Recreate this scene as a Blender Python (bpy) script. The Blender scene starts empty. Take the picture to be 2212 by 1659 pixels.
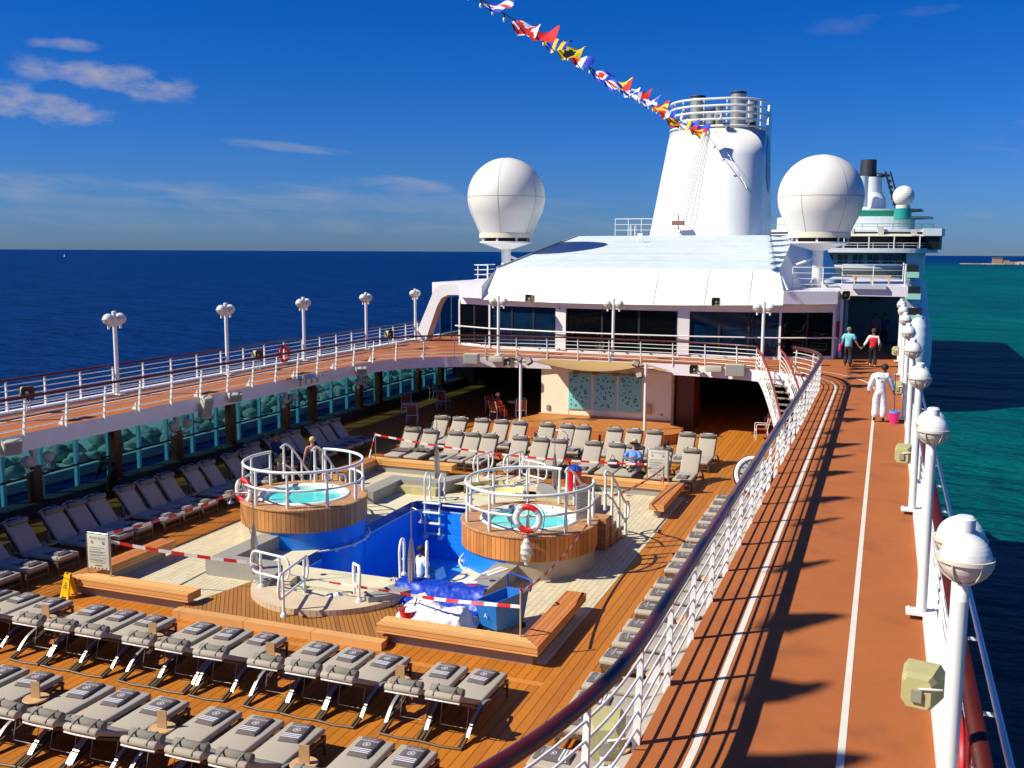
import bpy, bmesh, math, random
from mathutils import Vector, Matrix
random.seed(7)
R = math.radians
S = bpy.context.scene
C = S.collection
PI = math.pi

# ------------------------------------------------------------------ camera, light, sky
EYE = Vector((12.03, 0.0, 8.16))
cd = bpy.data.cameras.new("camera"); cam = bpy.data.objects.new("camera", cd); C.objects.link(cam)
cd.sensor_width = 36.0; cd.lens = 36.0 * 2150 / 2212; cd.clip_start = 0.1; cd.clip_end = 200000
_p, _y, _r = R(7.577), R(20.538), R(0.285)
_f = Vector((0, math.cos(_p), -math.sin(_p))); _u = Vector((0, math.sin(_p), math.cos(_p))); _x = Vector((1, 0, 0))
_x2 = _x * math.cos(_r) + _u * math.sin(_r); _u2 = _u * math.cos(_r) - _x * math.sin(_r)
_Z = Matrix.Rotation(_y, 3, 'Z')
_x2, _u2, _f = _Z @ _x2, _Z @ _u2, _Z @ _f
_m = Matrix((_x2, _u2, -_f)).transposed().to_4x4(); _m.translation = EYE
cam.matrix_world = _m
S.camera = cam
S.view_settings.view_transform = 'Standard'; S.view_settings.look = 'None'
S.view_settings.exposure = 0.35; S.view_settings.gamma = 1.0; S.view_settings.use_curve_mapping = False

SUN_DIR = Vector((0.88, 0.65, -1.0)).normalized()
sl = bpy.data.lights.new("sun", 'SUN'); sl.energy = 5.0; sl.angle = R(0.53); sl.color = (1.0, 0.935, 0.78)
so = bpy.data.objects.new("sun", sl); C.objects.link(so)
so.rotation_euler = SUN_DIR.to_track_quat('-Z', 'Y').to_euler(); so.location = (-40, -40, 60)

W = bpy.data.worlds.new("World"); S.world = W; W.use_nodes = True
def build_world():
    nt = W.node_tree; N = nt.nodes; L = nt.links; N.clear()
    out = N.new('ShaderNodeOutputWorld'); bg = N.new('ShaderNodeBackground'); bg.inputs[1].default_value = 0.05
    sky = N.new('ShaderNodeTexSky'); sky.sky_type = 'NISHITA'; sky.sun_disc = False
    sky.sun_elevation = R(42.4); sky.sun_rotation = R(233.5); sky.air_density = 1.0; sky.dust_density = 0.3; sky.ozone_density = 3.0
    hs = N.new('ShaderNodeHueSaturation'); hs.inputs['Saturation'].default_value = 1.25; hs.inputs['Value'].default_value = 1.0
    L.new(sky.outputs[0], hs.inputs['Color'])
    tint = N.new('ShaderNodeMix'); tint.data_type = 'RGBA'; tint.blend_type = 'MULTIPLY'; tint.inputs[0].default_value = 1.0
    L.new(hs.outputs[0], tint.inputs[6])
    tc = N.new('ShaderNodeTexCoord'); sep = N.new('ShaderNodeSeparateXYZ'); L.new(tc.outputs['Generated'], sep.inputs[0])
    def M(op, a, b=None, c=None):
        n = N.new('ShaderNodeMath'); n.operation = op
        for i, q in enumerate((a, b, c)):
            if q is None: continue
            if isinstance(q, (int, float)): n.inputs[i].default_value = q
            else: L.new(q, n.inputs[i])
        return n.outputs[0]
    rp = N.new('ShaderNodeMapRange'); rp.inputs[1].default_value = -0.02; rp.inputs[2].default_value = 0.22; L.new(sep.outputs[2], rp.inputs[0])
    tm = N.new('ShaderNodeMix'); tm.data_type = 'RGBA'; tm.inputs[6].default_value = (0.40, 0.66, 1.50, 1); tm.inputs[7].default_value = (0.06, 0.64, 1.55, 1); L.new(rp.outputs[0], tm.inputs[0]); L.new(tm.outputs[2], tint.inputs[7])
    az = M('ARCTAN2', sep.outputs[0], sep.outputs[1]); el = M('ARCSINE', sep.outputs[2])
    cmb = N.new('ShaderNodeCombineXYZ'); L.new(M('MULTIPLY', az, 5.0), cmb.inputs[0]); L.new(M('MULTIPLY', M('ADD', el, M('MULTIPLY', az, 0.08)), 26.0), cmb.inputs[1])
    nz = N.new('ShaderNodeTexNoise'); nz.inputs['Scale'].default_value = 2.2; nz.inputs['Detail'].default_value = 9.0; nz.inputs['Roughness'].default_value = 0.56; nz.inputs['Distortion'].default_value = 0.5
    L.new(cmb.outputs[0], nz.inputs['Vector'])
    cmb2 = N.new('ShaderNodeCombineXYZ'); L.new(M('MULTIPLY', az, 9.0), cmb2.inputs[0]); L.new(M('MULTIPLY', el, 20.0), cmb2.inputs[1])
    nz2 = N.new('ShaderNodeTexNoise'); nz2.inputs['Scale'].default_value = 2.4; nz2.inputs['Detail'].default_value = 8.0; nz2.inputs['Roughness'].default_value = 0.6
    L.new(cmb2.outputs[0], nz2.inputs['Vector'])
    def blob(a0, e0, wa, we, slope, gain, noise):
        # an elliptical patch of sky (degrees) that carries cloud
        da = M('DIVIDE', M('SUBTRACT', az, R(a0)), R(wa))
        de = M('DIVIDE', M('SUBTRACT', M('SUBTRACT', el, R(e0)), M('MULTIPLY', M('SUBTRACT', az, R(a0)), slope)), R(we))
        d2 = M('ADD', M('MULTIPLY', da, da), M('MULTIPLY', de, de))
        g = M('SUBTRACT', 1.0, M('MULTIPLY', d2, 0.6))
        s = M('ADD', M('MULTIPLY', g, 0.62), M('MULTIPLY', M('SUBTRACT', noise, 0.5), 2.3))
        c = N.new('ShaderNodeClamp'); L.new(M('MULTIPLY', M('SUBTRACT', s, 0.22), gain), c.inputs[0])
        f = N.new('ShaderNodeClamp'); L.new(M('MULTIPLY', g, 1.6), f.inputs[0])
        return M('MULTIPLY', c.outputs[0], f.outputs[0])
    bl = [blob(-42.0, 8.7, 4.2, 0.85, -0.09, 1.1, nz2.outputs[0]), blob(-46.0, 7.3, 4.2, 0.9, -0.12, 1.1, nz2.outputs[0]), blob(-44.0, 10.2, 1.7, 0.35, 0, 0.7, nz2.outputs[0]),
          blob(-33.0, 5.6, 4.0, 0.28, -0.06, 0.6, nz.outputs[0]), blob(-36.0, 2.9, 20.0, 0.9, -0.02, 0.42, nz.outputs[0]), blob(-26.5, 3.7, 3.6, 0.55, -0.03, 0.6, nz.outputs[0]),
          blob(-48.0, 3.2, 6.0, 0.7, 0, 0.5, nz.outputs[0]), blob(-2.5, 11.8, 2.0, 0.5, 0.1, 0.16, nz2.outputs[0]), blob(1.3, 12.2, 1.6, 0.3, 0, 0.14, nz2.outputs[0]), blob(3.6, 2.0, 1.3, 0.25, 0, 0.3, nz2.outputs[0]),
          blob(-30.0, 1.6, 34.0, 0.7, 0, 0.22, nz.outputs[0]), blob(20, 6, 14, 3, 0, 0.6, nz.outputs[0]), blob(-80, 8, 16, 3, 0, 0.8, nz.outputs[0]), blob(150, 20, 60, 9, 0, 0.6, nz2.outputs[0])]
    tot = bl[0]
    for b in bl[1:]: tot = M('MAXIMUM', tot, b)
    cl = N.new('ShaderNodeClamp'); L.new(tot, cl.inputs[0]); cl.inputs[2].default_value = 0.8
    mix = N.new('ShaderNodeMix'); mix.data_type = 'RGBA'; L.new(cl.outputs[0], mix.inputs[0])
    L.new(tint.outputs[2], mix.inputs[6]); mix.inputs[7].default_value = (6.6, 6.6, 7.6, 1)
    L.new(mix.outputs[2], bg.inputs[0]); L.new(bg.outputs[0], out.inputs[0])
build_world()

# ------------------------------------------------------------------ materials
MATS = {}
def mat(name, col, rough=0.5, metal=0.0, spec=0.5, vary=0.0, vscale=3.0, bump=0.0, bscale=40.0, coord='Object', coat=0.0, stain=None):
    if name in MATS: return MATS[name]
    m = bpy.data.materials.new(name); m.use_nodes = True; nt = m.node_tree; N = nt.nodes; L = nt.links
    b = N['Principled BSDF']; b.inputs['Base Color'].default_value = (*col, 1); b.inputs['Roughness'].default_value = rough
    b.inputs['Metallic'].default_value = metal; b.inputs['Specular IOR Level'].default_value = spec
    if coat: b.inputs['Coat Weight'].default_value = coat; b.inputs['Coat Roughness'].default_value = 0.1
    if vary or bump:
        if coord == 'World': g = N.new('ShaderNodeNewGeometry'); vec = g.outputs['Position']
        else: g = N.new('ShaderNodeTexCoord'); vec = g.outputs[coord]
    if vary:
        n = N.new('ShaderNodeTexNoise'); n.inputs['Scale'].default_value = vscale; n.inputs['Detail'].default_value = 6; n.inputs['Roughness'].default_value = 0.65
        L.new(vec, n.inputs['Vector'])
        mr = N.new('ShaderNodeMapRange'); mr.inputs['From Min'].default_value = 0.25; mr.inputs['From Max'].default_value = 0.75
        mr.inputs['To Min'].default_value = 1 - vary; mr.inputs['To Max'].default_value = 1 + vary * 0.6; L.new(n.outputs[0], mr.inputs[0])
        mx = N.new('ShaderNodeMix'); mx.data_type = 'RGBA'; mx.blend_type = 'MULTIPLY'; mx.inputs[0].default_value = 1
        mx.inputs[6].default_value = (*col, 1); L.new(mr.outputs[0], mx.inputs[7]); L.new(mx.outputs[2], b.inputs['Base Color'])
        if stain:
            n3 = N.new('ShaderNodeTexNoise'); n3.inputs['Scale'].default_value = stain[1]; n3.inputs['Detail'].default_value = 5; L.new(vec, n3.inputs['Vector'])
            mr3 = N.new('ShaderNodeMapRange'); mr3.inputs['From Min'].default_value = 0.56; mr3.inputs['From Max'].default_value = 0.72; mr3.inputs['To Max'].default_value = stain[2]; L.new(n3.outputs[0], mr3.inputs[0])
            mx3 = N.new('ShaderNodeMix'); mx3.data_type = 'RGBA'; L.new(mr3.outputs[0], mx3.inputs[0]); L.new(mx.outputs[2], mx3.inputs[6]); mx3.inputs[7].default_value = (*stain[0], 1)
            L.new(mx3.outputs[2], b.inputs['Base Color'])
    if bump:
        n2 = N.new('ShaderNodeTexNoise'); n2.inputs['Scale'].default_value = bscale; n2.inputs['Detail'].default_value = 4; L.new(vec, n2.inputs['Vector'])
        bp = N.new('ShaderNodeBump'); bp.inputs['Strength'].default_value = bump; bp.inputs['Distance'].default_value = 0.02
        L.new(n2.outputs[0], bp.inputs['Height']); L.new(bp.outputs[0], b.inputs['Normal'])
    MATS[name] = m; return m

def plank(name, col, dark, axis='X', width=0.14, gap=0.07, rough=0.55, vary=0.25, cross=None, coord='World', center=None, var2=0.25, spec=0.35, wet=None):
    """boards with dark caulk lines; axis X / Y / Z, 'D' (x+y diagonal) or 'A' (angle round a centre, width in radians)"""
    if name in MATS: return MATS[name]
    m = bpy.data.materials.new(name); m.use_nodes = True; nt = m.node_tree; N = nt.nodes; L = nt.links
    b = N['Principled BSDF']; b.inputs['Roughness'].default_value = rough; b.inputs['Specular IOR Level'].default_value = spec
    if coord == 'World': vec = N.new('ShaderNodeNewGeometry').outputs['Position']
    else: vec = N.new('ShaderNodeTexCoord').outputs['Object']
    sp = N.new('ShaderNodeSeparateXYZ'); L.new(vec, sp.inputs[0])
    def M(op, a, b_=None):
        n = N.new('ShaderNodeMath'); n.operation = op
        for i, q in enumerate((a, b_)):
            if q is None: continue
            if isinstance(q, (int, float)): n.inputs[i].default_value = q
            else: L.new(q, n.inputs[i])
        return n.outputs[0]
    X, Y, Z = sp.outputs
    if axis == 'A': u = M('ARCTAN2', M('SUBTRACT', Y, center[1]), M('SUBTRACT', X, center[0]))
    elif axis == 'D': u = M('ADD', X, M('MULTIPLY', Y, 0.7))
    else: u = {'X': X, 'Y': Y, 'Z': Z}[axis]
    u = M('DIVIDE', M('ADD', u, 50.0), width)
    fr = M('FRACT', u); line = M('LESS_THAN', fr, gap); idx = M('FLOOR', u)
    if cross:
        w2 = {'X': Y, 'Y': X}.get(axis, Y)
        v = M('DIVIDE', M('ADD', w2, M('ADD', 50.0, M('MULTIPLY', M('MODULO', idx, 3.0), cross * 0.37))), cross)
        line = M('MAXIMUM', line, M('LESS_THAN', M('FRACT', v), gap * width / cross))
        idx = M('ADD', idx, M('MULTIPLY', M('FLOOR', v), 17.0))
    wn = N.new('ShaderNodeTexWhiteNoise'); wn.noise_dimensions = '1D'; L.new(idx, wn.inputs['W'])
    n = N.new('ShaderNodeTexNoise'); n.inputs['Scale'].default_value = 1.6; n.inputs['Detail'].default_value = 7; n.inputs['Roughness'].default_value = 0.7; L.new(vec, n.inputs['Vector'])
    fac = M('ADD', 1 - vary * 0.5 - var2 * 0.5, M('ADD', M('MULTIPLY', wn.outputs['Value'], vary), M('MULTIPLY', n.outputs[0], var2)))
    mx = N.new('ShaderNodeMix'); mx.data_type = 'RGBA'; mx.blend_type = 'MULTIPLY'; mx.inputs[0].default_value = 1; mx.inputs[6].default_value = (*col, 1); L.new(fac, mx.inputs[7])
    m2 = N.new('ShaderNodeMix'); m2.data_type = 'RGBA'; L.new(M('MULTIPLY', line, 0.85), m2.inputs[0]); L.new(mx.outputs[2], m2.inputs[6]); m2.inputs[7].default_value = (*dark, 1)
    L.new(m2.outputs[2], b.inputs['Base Color'])
    bp = N.new('ShaderNodeBump'); bp.inputs['Strength'].default_value = 0.4; bp.inputs['Distance'].default_value = 0.01; L.new(M('SUBTRACT', 1.0, line), bp.inputs['Height']); L.new(bp.outputs[0], b.inputs['Normal'])
    MATS[name] = m; return m

def glass(name, tint, gloss=0.12, rough=0.02):
    if name in MATS: return MATS[name]
    m = bpy.data.materials.new(name); m.use_nodes = True; nt = m.node_tree; N = nt.nodes; L = nt.links
    N.remove(N['Principled BSDF']); o = N['Material Output']
    t = N.new('ShaderNodeBsdfTransparent'); t.inputs[0].default_value = (*tint, 1); g = N.new('ShaderNodeBsdfGlossy'); g.inputs['Roughness'].default_value = rough
    fr = N.new('ShaderNodeFresnel'); fr.inputs[0].default_value = 1.45
    ma = N.new('ShaderNodeMath'); ma.operation = 'MULTIPLY'; ma.inputs[1].default_value = gloss * 6; L.new(fr.outputs[0], ma.inputs[0])
    cl = N.new('ShaderNodeClamp'); L.new(ma.outputs[0], cl.inputs[0])
    mx = N.new('ShaderNodeMixShader'); L.new(cl.outputs[0], mx.inputs[0]); L.new(t.outputs[0], mx.inputs[1]); L.new(g.outputs[0], mx.inputs[2]); L.new(mx.outputs[0], o.inputs[0])
    MATS[name] = m; return m

white = mat("white_paint", (0.80, 0.80, 0.77), 0.35, vary=0.05, vscale=1.3, coord='World')
rail_white = mat("rail_white", (0.80, 0.80, 0.76), 0.3)
roof_white = mat("roof_white", (0.80, 0.82, 0.80), 0.55, vary=0.09, vscale=0.9, bump=0.25, bscale=2.2, coord='World', stain=((0.62, 0.64, 0.6), 0.8, 0.4))
roof_grey = mat("roof_membrane", (0.62, 0.70, 0.70), 0.6, vary=0.12, vscale=1.1, coord='World', bump=0.15, bscale=3.0)
fascia_white = mat("fascia_white", (0.72, 0.70, 0.74), 0.5, vary=0.06, vscale=2.0, coord='World')
cream = mat("cream_wall", (0.86, 0.81, 0.60), 0.6, vary=0.05, vscale=1.5, coord='World')
track = mat("track_surface", (0.40, 0.125, 0.038), 0.85, spec=0.2, vary=0.12, vscale=1.1, coord='World', bump=0.25, bscale=90, stain=((0.22, 0.075, 0.03), 1.3, 0.5))
line_white = mat("line_paint", (0.72, 0.68, 0.58), 0.6, vary=0.12, vscale=5, coord='World')
teak = plank("teak_deck", (0.46, 0.155, 0.016), (0.03, 0.015, 0.004), 'X', 0.19, 0.07, vary=0.22)
teak_dark = plank("teak_worn", (0.36, 0.15, 0.03), (0.03, 0.015, 0.004), 'D', 0.115, 0.14, vary=0.3)
stage_teak = plank("stage_teak", (0.52, 0.20, 0.045), (0.07, 0.03, 0.006), 'D', 0.11, 0.12, vary=0.2)
cream_tile = plank("cream_tile", (0.62, 0.54, 0.36), (0.22, 0.17, 0.1), 'X', 0.15, 0.08, vary=0.12, cross=0.75, rough=0.7)
ring_tile = mat("ring_tile", (0.60, 0.48, 0.33), 0.7, vary=0.12, vscale=3, coord='World')
shelf_cream = mat("shelf_cream", (0.70, 0.65, 0.44), 0.6, vary=0.10, vscale=1.2, coord='World', stain=((0.5, 0.45, 0.28), 0.9, 0.5))
coaming_grey = mat("coaming_grey", (0.31, 0.30, 0.26), 0.65, vary=0.08, vscale=2.0, coord='World')
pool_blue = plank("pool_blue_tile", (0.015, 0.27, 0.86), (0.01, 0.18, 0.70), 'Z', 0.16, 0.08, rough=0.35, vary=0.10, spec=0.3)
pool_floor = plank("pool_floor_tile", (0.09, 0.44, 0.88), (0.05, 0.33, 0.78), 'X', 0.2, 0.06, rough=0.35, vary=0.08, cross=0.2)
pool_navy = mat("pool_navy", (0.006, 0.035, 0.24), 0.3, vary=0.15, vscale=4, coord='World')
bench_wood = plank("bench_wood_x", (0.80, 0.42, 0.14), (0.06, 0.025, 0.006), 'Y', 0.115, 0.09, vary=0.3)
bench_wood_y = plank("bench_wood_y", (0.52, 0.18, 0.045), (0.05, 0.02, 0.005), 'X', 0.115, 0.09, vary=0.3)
bench_face = plank("bench_face", (0.72, 0.35, 0.11), (0.05, 0.02, 0.005), 'Z', 0.10, 0.09, vary=0.3)
tub_white = mat("tub_shell", (0.80, 0.79, 0.70), 0.25)
tub_water = mat("tub_water", (0.09, 0.72, 0.66), 0.05, spec=0.5, vary=0.25, vscale=2.5, bump=0.5, bscale=7)
cushion = mat("cushion_fabric", (0.44, 0.388, 0.315), 0.9, spec=0.15, vary=0.16, vscale=110, bump=0.35, bscale=260)
pillow_grey = mat("pillow_fabric", (0.235, 0.215, 0.178), 0.9, spec=0.15, vary=0.2, vscale=90, bump=0.3, bscale=220)
towel_grey = mat("towel_grey", (0.16, 0.138, 0.135), 0.95, spec=0.1, vary=0.25, vscale=60, bump=0.5, bscale=300)
towel_white = mat("towel_white", (0.66, 0.64, 0.68), 0.9, spec=0.1)
towel_stripe = mat("towel_stripe_cream", (0.50, 0.44, 0.36), 0.95, spec=0.1)
frame_brown = mat("frame_brown", (0.11, 0.075, 0.045), 0.45, vary=0.15, vscale=20)
alu = mat("brushed_aluminium", (0.45, 0.43, 0.39), 0.42, metal=0.6)
steel = mat("steel", (0.45, 0.43, 0.42), 0.3, metal=0.9)
dark_steel = mat("dark_steel", (0.12, 0.10, 0.10), 0.35, metal=0.8)
wood_cap = mat("handrail_wood", (0.085, 0.012, 0.008), 0.32, spec=0.4, vary=0.3, vscale=3, coord='World', coat=0.12)
wood_light = mat("light_wood", (0.58, 0.36, 0.16), 0.6, vary=0.15, vscale=8)
pillar_brown = mat("pillar_brown", (0.13, 0.04, 0.012), 0.4, vary=0.2, vscale=4)
shade_black = mat("interior_shade", (0.016, 0.014, 0.014), 0.9, spec=0.05)  # near-black base colour carries the shade under the upper deck
window_dark = mat("dark_window", (0.002, 0.003, 0.004), 0.03, spec=0.16)
teal_paint = mat("mullion_aqua", (0.22, 0.68, 0.72), 0.4)
globe_mat = mat("lamp_globe", (0.74, 0.74, 0.70), 0.25, spec=0.5)
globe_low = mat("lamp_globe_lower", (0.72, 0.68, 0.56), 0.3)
horn_beige = mat("horn_beige", (0.46, 0.43, 0.19), 0.5, vary=0.1, vscale=6)
box_beige = mat("speaker_beige", (0.46, 0.46, 0.36), 0.6)
grille = mat("speaker_grille", (0.30, 0.29, 0.26), 0.8, vary=0.2, vscale=80)
red = mat("red", (0.62, 0.012, 0.012), 0.45)
red_plastic = mat("red_plastic", (0.66, 0.01, 0.015), 0.35)
blue = mat("flag_blue", (0.015, 0.05, 0.50), 0.7)
yellow = mat("flag_yellow", (0.80, 0.62, 0.01), 0.7)
black = mat("black", (0.012, 0.012, 0.014), 0.6)
offwhite = mat("offwhite", (0.78, 0.76, 0.72), 0.6)
chair_wood = mat("chair_wood", (0.36, 0.06, 0.02), 0.4, vary=0.2, vscale=10)
aqua = mat("aqua_panel", (0.22, 0.62, 0.62), 0.5, vary=0.06, vscale=3, coord='World')
deepteal = mat("art_dark", (0.006, 0.05, 0.07), 0.5)
canvas = mat("tan_canvas", (0.42, 0.27, 0.10), 0.85, vary=0.08, vscale=2, coord='World')
skin_m = mat("skin", (0.50, 0.25, 0.16), 0.55)
skin_tan = mat("skin_tanned", (0.32, 0.13, 0.075), 0.55)
skin_dark = mat("skin_brown", (0.12, 0.055, 0.035), 0.5)

# ------------------------------------------------------------------ mesh helpers
ORG = {}
def tag(o, label=None, cat=None, group=None, kind=None):
    if label: o['label'] = label
    if cat: o['category'] = cat
    if group: o['group'] = group
    if kind: o['kind'] = kind
    return o
def thing(name, label, cat, loc=(0, 0, 0), rz=0.0, group=None):
    o = bpy.data.objects.new(name, None); C.objects.link(o); o.location = loc; o.rotation_euler = (0, 0, rz); o.empty_display_size = 0.2
    ORG[o.name] = Vector(loc); return tag(o, label, cat, group)
def copy_tree(o, parent=None):
    c = o.copy(); C.objects.link(c)
    if parent is not None: c.parent = parent
    ORG[c.name] = ORG.get(o.name, Vector())
    for ch in KIDS.get(o.name, []):
        k = copy_tree(ch, c); KIDS.setdefault(c.name, []).append(k)
    return c
KIDS = {}
RB = {}
class MB:
    def __init__(s): s.v = []; s.f = []; s.m = []; s.s = []
    def add(s, vs, fs, mi=0, sm=False, M=None):
        k = len(s.v)
        s.v += [tuple(M @ Vector(q)) if M is not None else tuple(q) for q in vs]
        for f in fs: s.f.append([i + k for i in f]); s.m.append(mi); s.s.append(sm)
        return s
    def box(s, c, d, mi=0, M=None):
        x, y, z = c; a, b, e = d[0] / 2, d[1] / 2, d[2] / 2
        vs = [(x + i * a, y + j * b, z + k * e) for k in (-1, 1) for j in (-1, 1) for i in (-1, 1)]
        return s.add(vs, [(0, 2, 3, 1), (4, 5, 7, 6), (0, 1, 5, 4), (2, 6, 7, 3), (0, 4, 6, 2), (1, 3, 7, 5)], mi, False, M)
    def b2(s, lo, hi, mi=0, M=None):
        return s.box([(lo[i] + hi[i]) / 2 for i in range(3)], [hi[i] - lo[i] for i in range(3)], mi, M)
    def bar(s, p, q, w, h, mi=0, up=(0, 0, 1)):
        p, q = Vector(p), Vector(q); d = q - p; L = d.length
        if L < 1e-6: return s
        d.normalize(); u = Vector(up); x = d.cross(u)
        if x.length < 1e-4: x = d.cross(Vector((0, 1, 0)))
        x.normalize(); u = x.cross(d)
        Mx = Matrix((x, d, u)).transposed().to_4x4(); Mx.translation = (p + q) / 2
        return s.box((0, 0, 0), (w, L, h), mi, Mx)
    def tube(s, pts, r, seg=8, mi=0, closed=False, caps=True, sm=True):
        P = [Vector(q) for q in pts]; n = len(P)
        rr = r if isinstance(r, (list, tuple)) else [r] * n
        T = []
        for i in range(n):
            a = P[(i - 1) % n] if (closed or i > 0) else P[i]; b = P[(i + 1) % n] if (closed or i < n - 1) else P[i]
            t = (b - a); T.append(t.normalized() if t.length > 1e-9 else Vector((0, 0, 1)))
        up = Vector((0, 0, 1)) if abs(T[0].z) < 0.9 else Vector((1, 0, 0))
        x = T[0].cross(up).normalized(); vs = []
        for i in range(n):
            x = x - T[i] * x.dot(T[i])
            x = x.normalized() if x.length > 1e-6 else T[i].orthogonal().normalized()
            y = T[i].cross(x)
            for k in range(seg):
                a = 2 * PI * k / seg; vs.append(P[i] + (x * math.cos(a) + y * math.sin(a)) * rr[i])
        fs = []
        for i in range(n if closed else n - 1):
            j = (i + 1) % n
            for k in range(seg): fs.append((i * seg + k, i * seg + (k + 1) % seg, j * seg + (k + 1) % seg, j * seg + k))
        s.add(vs, fs, mi, sm)
        if caps and not closed: s.add(vs[:seg], [tuple(range(seg))[::-1]], mi); s.add(vs[-seg:], [tuple(range(seg))], mi)
        return s
    def cyl(s, p, q, r, seg=12, mi=0, sm=True): return s.tube([p, q], r, seg, mi, sm=sm)
    def lathe(s, prof, c=(0, 0, 0), seg=32, mi=0, a0=0.0, a1=2 * PI, sm=True, M=None, mfun=None):
        full = abs(a1 - a0 - 2 * PI) < 1e-6; n = seg if full else seg + 1; vs = []
        for (r, z) in prof:
            for k in range(n):
                a = a0 + (a1 - a0) * k / seg; vs.append((c[0] + r * math.cos(a), c[1] + r * math.sin(a), c[2] + z))
        for i in range(len(prof) - 1):
            fs = [(i * n + k, i * n + (k + 1) % n, (i + 1) * n + (k + 1) % n, (i + 1) * n + k) for k in range(seg if not full else n)]
            kk = len(s.v)
            s.add([vs[j] for j in range(i * n, (i + 2) * n)], [tuple(q - i * n for q in f) for f in fs], mfun(i) if mfun else mi, sm, M)
        return s
    def prism(s, poly, z0, z1, mi=0, top=None, side=None, bottom=True):
        n = len(poly); vs = [(x, y, z0) for x, y in poly] + [(x, y, z1) for x, y in poly]
        s.add(vs, [tuple(range(n, 2 * n))], mi if top is None else top)
        if bottom: s.add(vs, [tuple(range(n))[::-1]], mi)
        s.add(vs, [(i, (i + 1) % n, n + (i + 1) % n, n + i) for i in range(n)], mi if side is None else side); return s
    def strip(s, A, B, mi=0, sm=False, closed=False):
        n = len(A); m = n if closed else n - 1
        return s.add(list(A) + list(B), [(i, (i + 1) % n, n + (i + 1) % n, n + i) for i in range(m)], mi, sm)
    def sphere(s, c, r, seg=16, rings=10, mi=0, sc=(1, 1, 1), M=None, mfun=None):
        prof = [(math.sin(PI * i / rings), -math.cos(PI * i / rings)) for i in range(rings + 1)]
        Mx = Matrix.Translation(Vector(c)) @ Matrix.Diagonal((r * sc[0], r * sc[1], r * sc[2], 1))
        if M is not None: Mx = M @ Mx
        return s.lathe(prof, seg=seg, mi=mi, M=Mx, mfun=mfun)
    def rbox(s, c, d, rad, mi=0, M=None, seg=3):
        key = (tuple(round(q, 4) for q in d), rad, seg)
        if key not in RB:
            bm = bmesh.new(); bmesh.ops.create_cube(bm, size=1.0); bmesh.ops.scale(bm, vec=d, verts=bm.verts)
            bmesh.ops.bevel(bm, geom=bm.edges[:], offset=rad, segments=seg, profile=0.5, affect='EDGES'); bm.verts.index_update()
            RB[key] = ([v.co.copy() for v in bm.verts], [[v.index for v in f.verts] for f in bm.faces]); bm.free()
        vs, fs = RB[key]; T = Matrix.Translation(Vector(c)); T = M @ T if M is not None else T
        return s.add(vs, fs, mi, True, T)
    def text(s, txt, size, M, mi=0):
        vs, fs = text_geo(txt, size); return s.add(vs, fs, mi, False, M)
    def build(s, name, mats, parent=None, world=True, fix=False):
        me = bpy.data.meshes.new(name); off = Vector((0, 0, 0))
        if parent is not None and world: off = ORG.get(parent.name, Vector())
        me.from_pydata([tuple(Vector(q) - off) for q in s.v] if off.length else s.v, [], s.f)
        if not isinstance(mats, (list, tuple)): mats = [mats]
        for m in mats: me.materials.append(m)
        me.polygons.foreach_set('material_index', s.m); me.polygons.foreach_set('use_smooth', s.s)
        if fix:
            bm = bmesh.new(); bm.from_mesh(me); bmesh.ops.remove_doubles(bm, verts=bm.verts, dist=1e-5); bmesh.ops.recalc_face_normals(bm, faces=bm.faces); bm.to_mesh(me); bm.free()
        me.update(); o = bpy.data.objects.new(name, me); C.objects.link(o)
        if parent is not None: o.parent = parent; KIDS.setdefault(parent.name, []).append(o); ORG[o.name] = off if world else Vector()
        return o
_TX = {}
def text_geo(txt, size):
    if (txt, size) in _TX: return _TX[(txt, size)]
    cu = bpy.data.curves.new('txt', 'FONT'); cu.body = txt; cu.size = size; cu.align_x = 'CENTER'; cu.align_y = 'CENTER'; cu.resolution_u = 2
    o = bpy.data.objects.new('txt', cu); C.objects.link(o); dg = bpy.context.evaluated_depsgraph_get(); me = o.evaluated_get(dg).to_mesh()
    r = ([v.co.copy() for v in me.vertices], [list(p.vertices) for p in me.polygons]); o.evaluated_get(dg).to_mesh_clear()
    bpy.data.objects.remove(o); bpy.data.curves.remove(cu); _TX[(txt, size)] = r; return r
def struct(mb, name, mats, fix=False): return tag(mb.build(name, mats, fix=fix), kind='structure')
def along(pts, step, start=0.0, end=None):
    """points every `step` metres along a polyline, with tangent"""
    P = [Vector(p) for p in pts]; out = []; acc = 0.0; nxt = start
    tot = sum((P[i + 1] - P[i]).length for i in range(len(P) - 1))
    if end is None: end = tot
    for i in range(len(P) - 1):
        d = P[i + 1] - P[i]; L = d.length
        while nxt <= acc + L + 1e-6 and nxt <= end + 1e-6:
            out.append((P[i] + d * ((nxt - acc) / L), d.normalized())); nxt += step
        acc += L
    return out
ORDS = ["first", "second", "third", "fourth", "fifth", "sixth", "seventh", "eighth", "ninth", "tenth", "eleventh", "twelfth", "thirteenth", "fourteenth", "fifteenth", "sixteenth", "seventeenth", "eighteenth", "nineteenth", "twentieth", "twenty-first", "twenty-second", "twenty-third", "twenty-fourth", "twenty-fifth", "twenty-sixth"]
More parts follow.
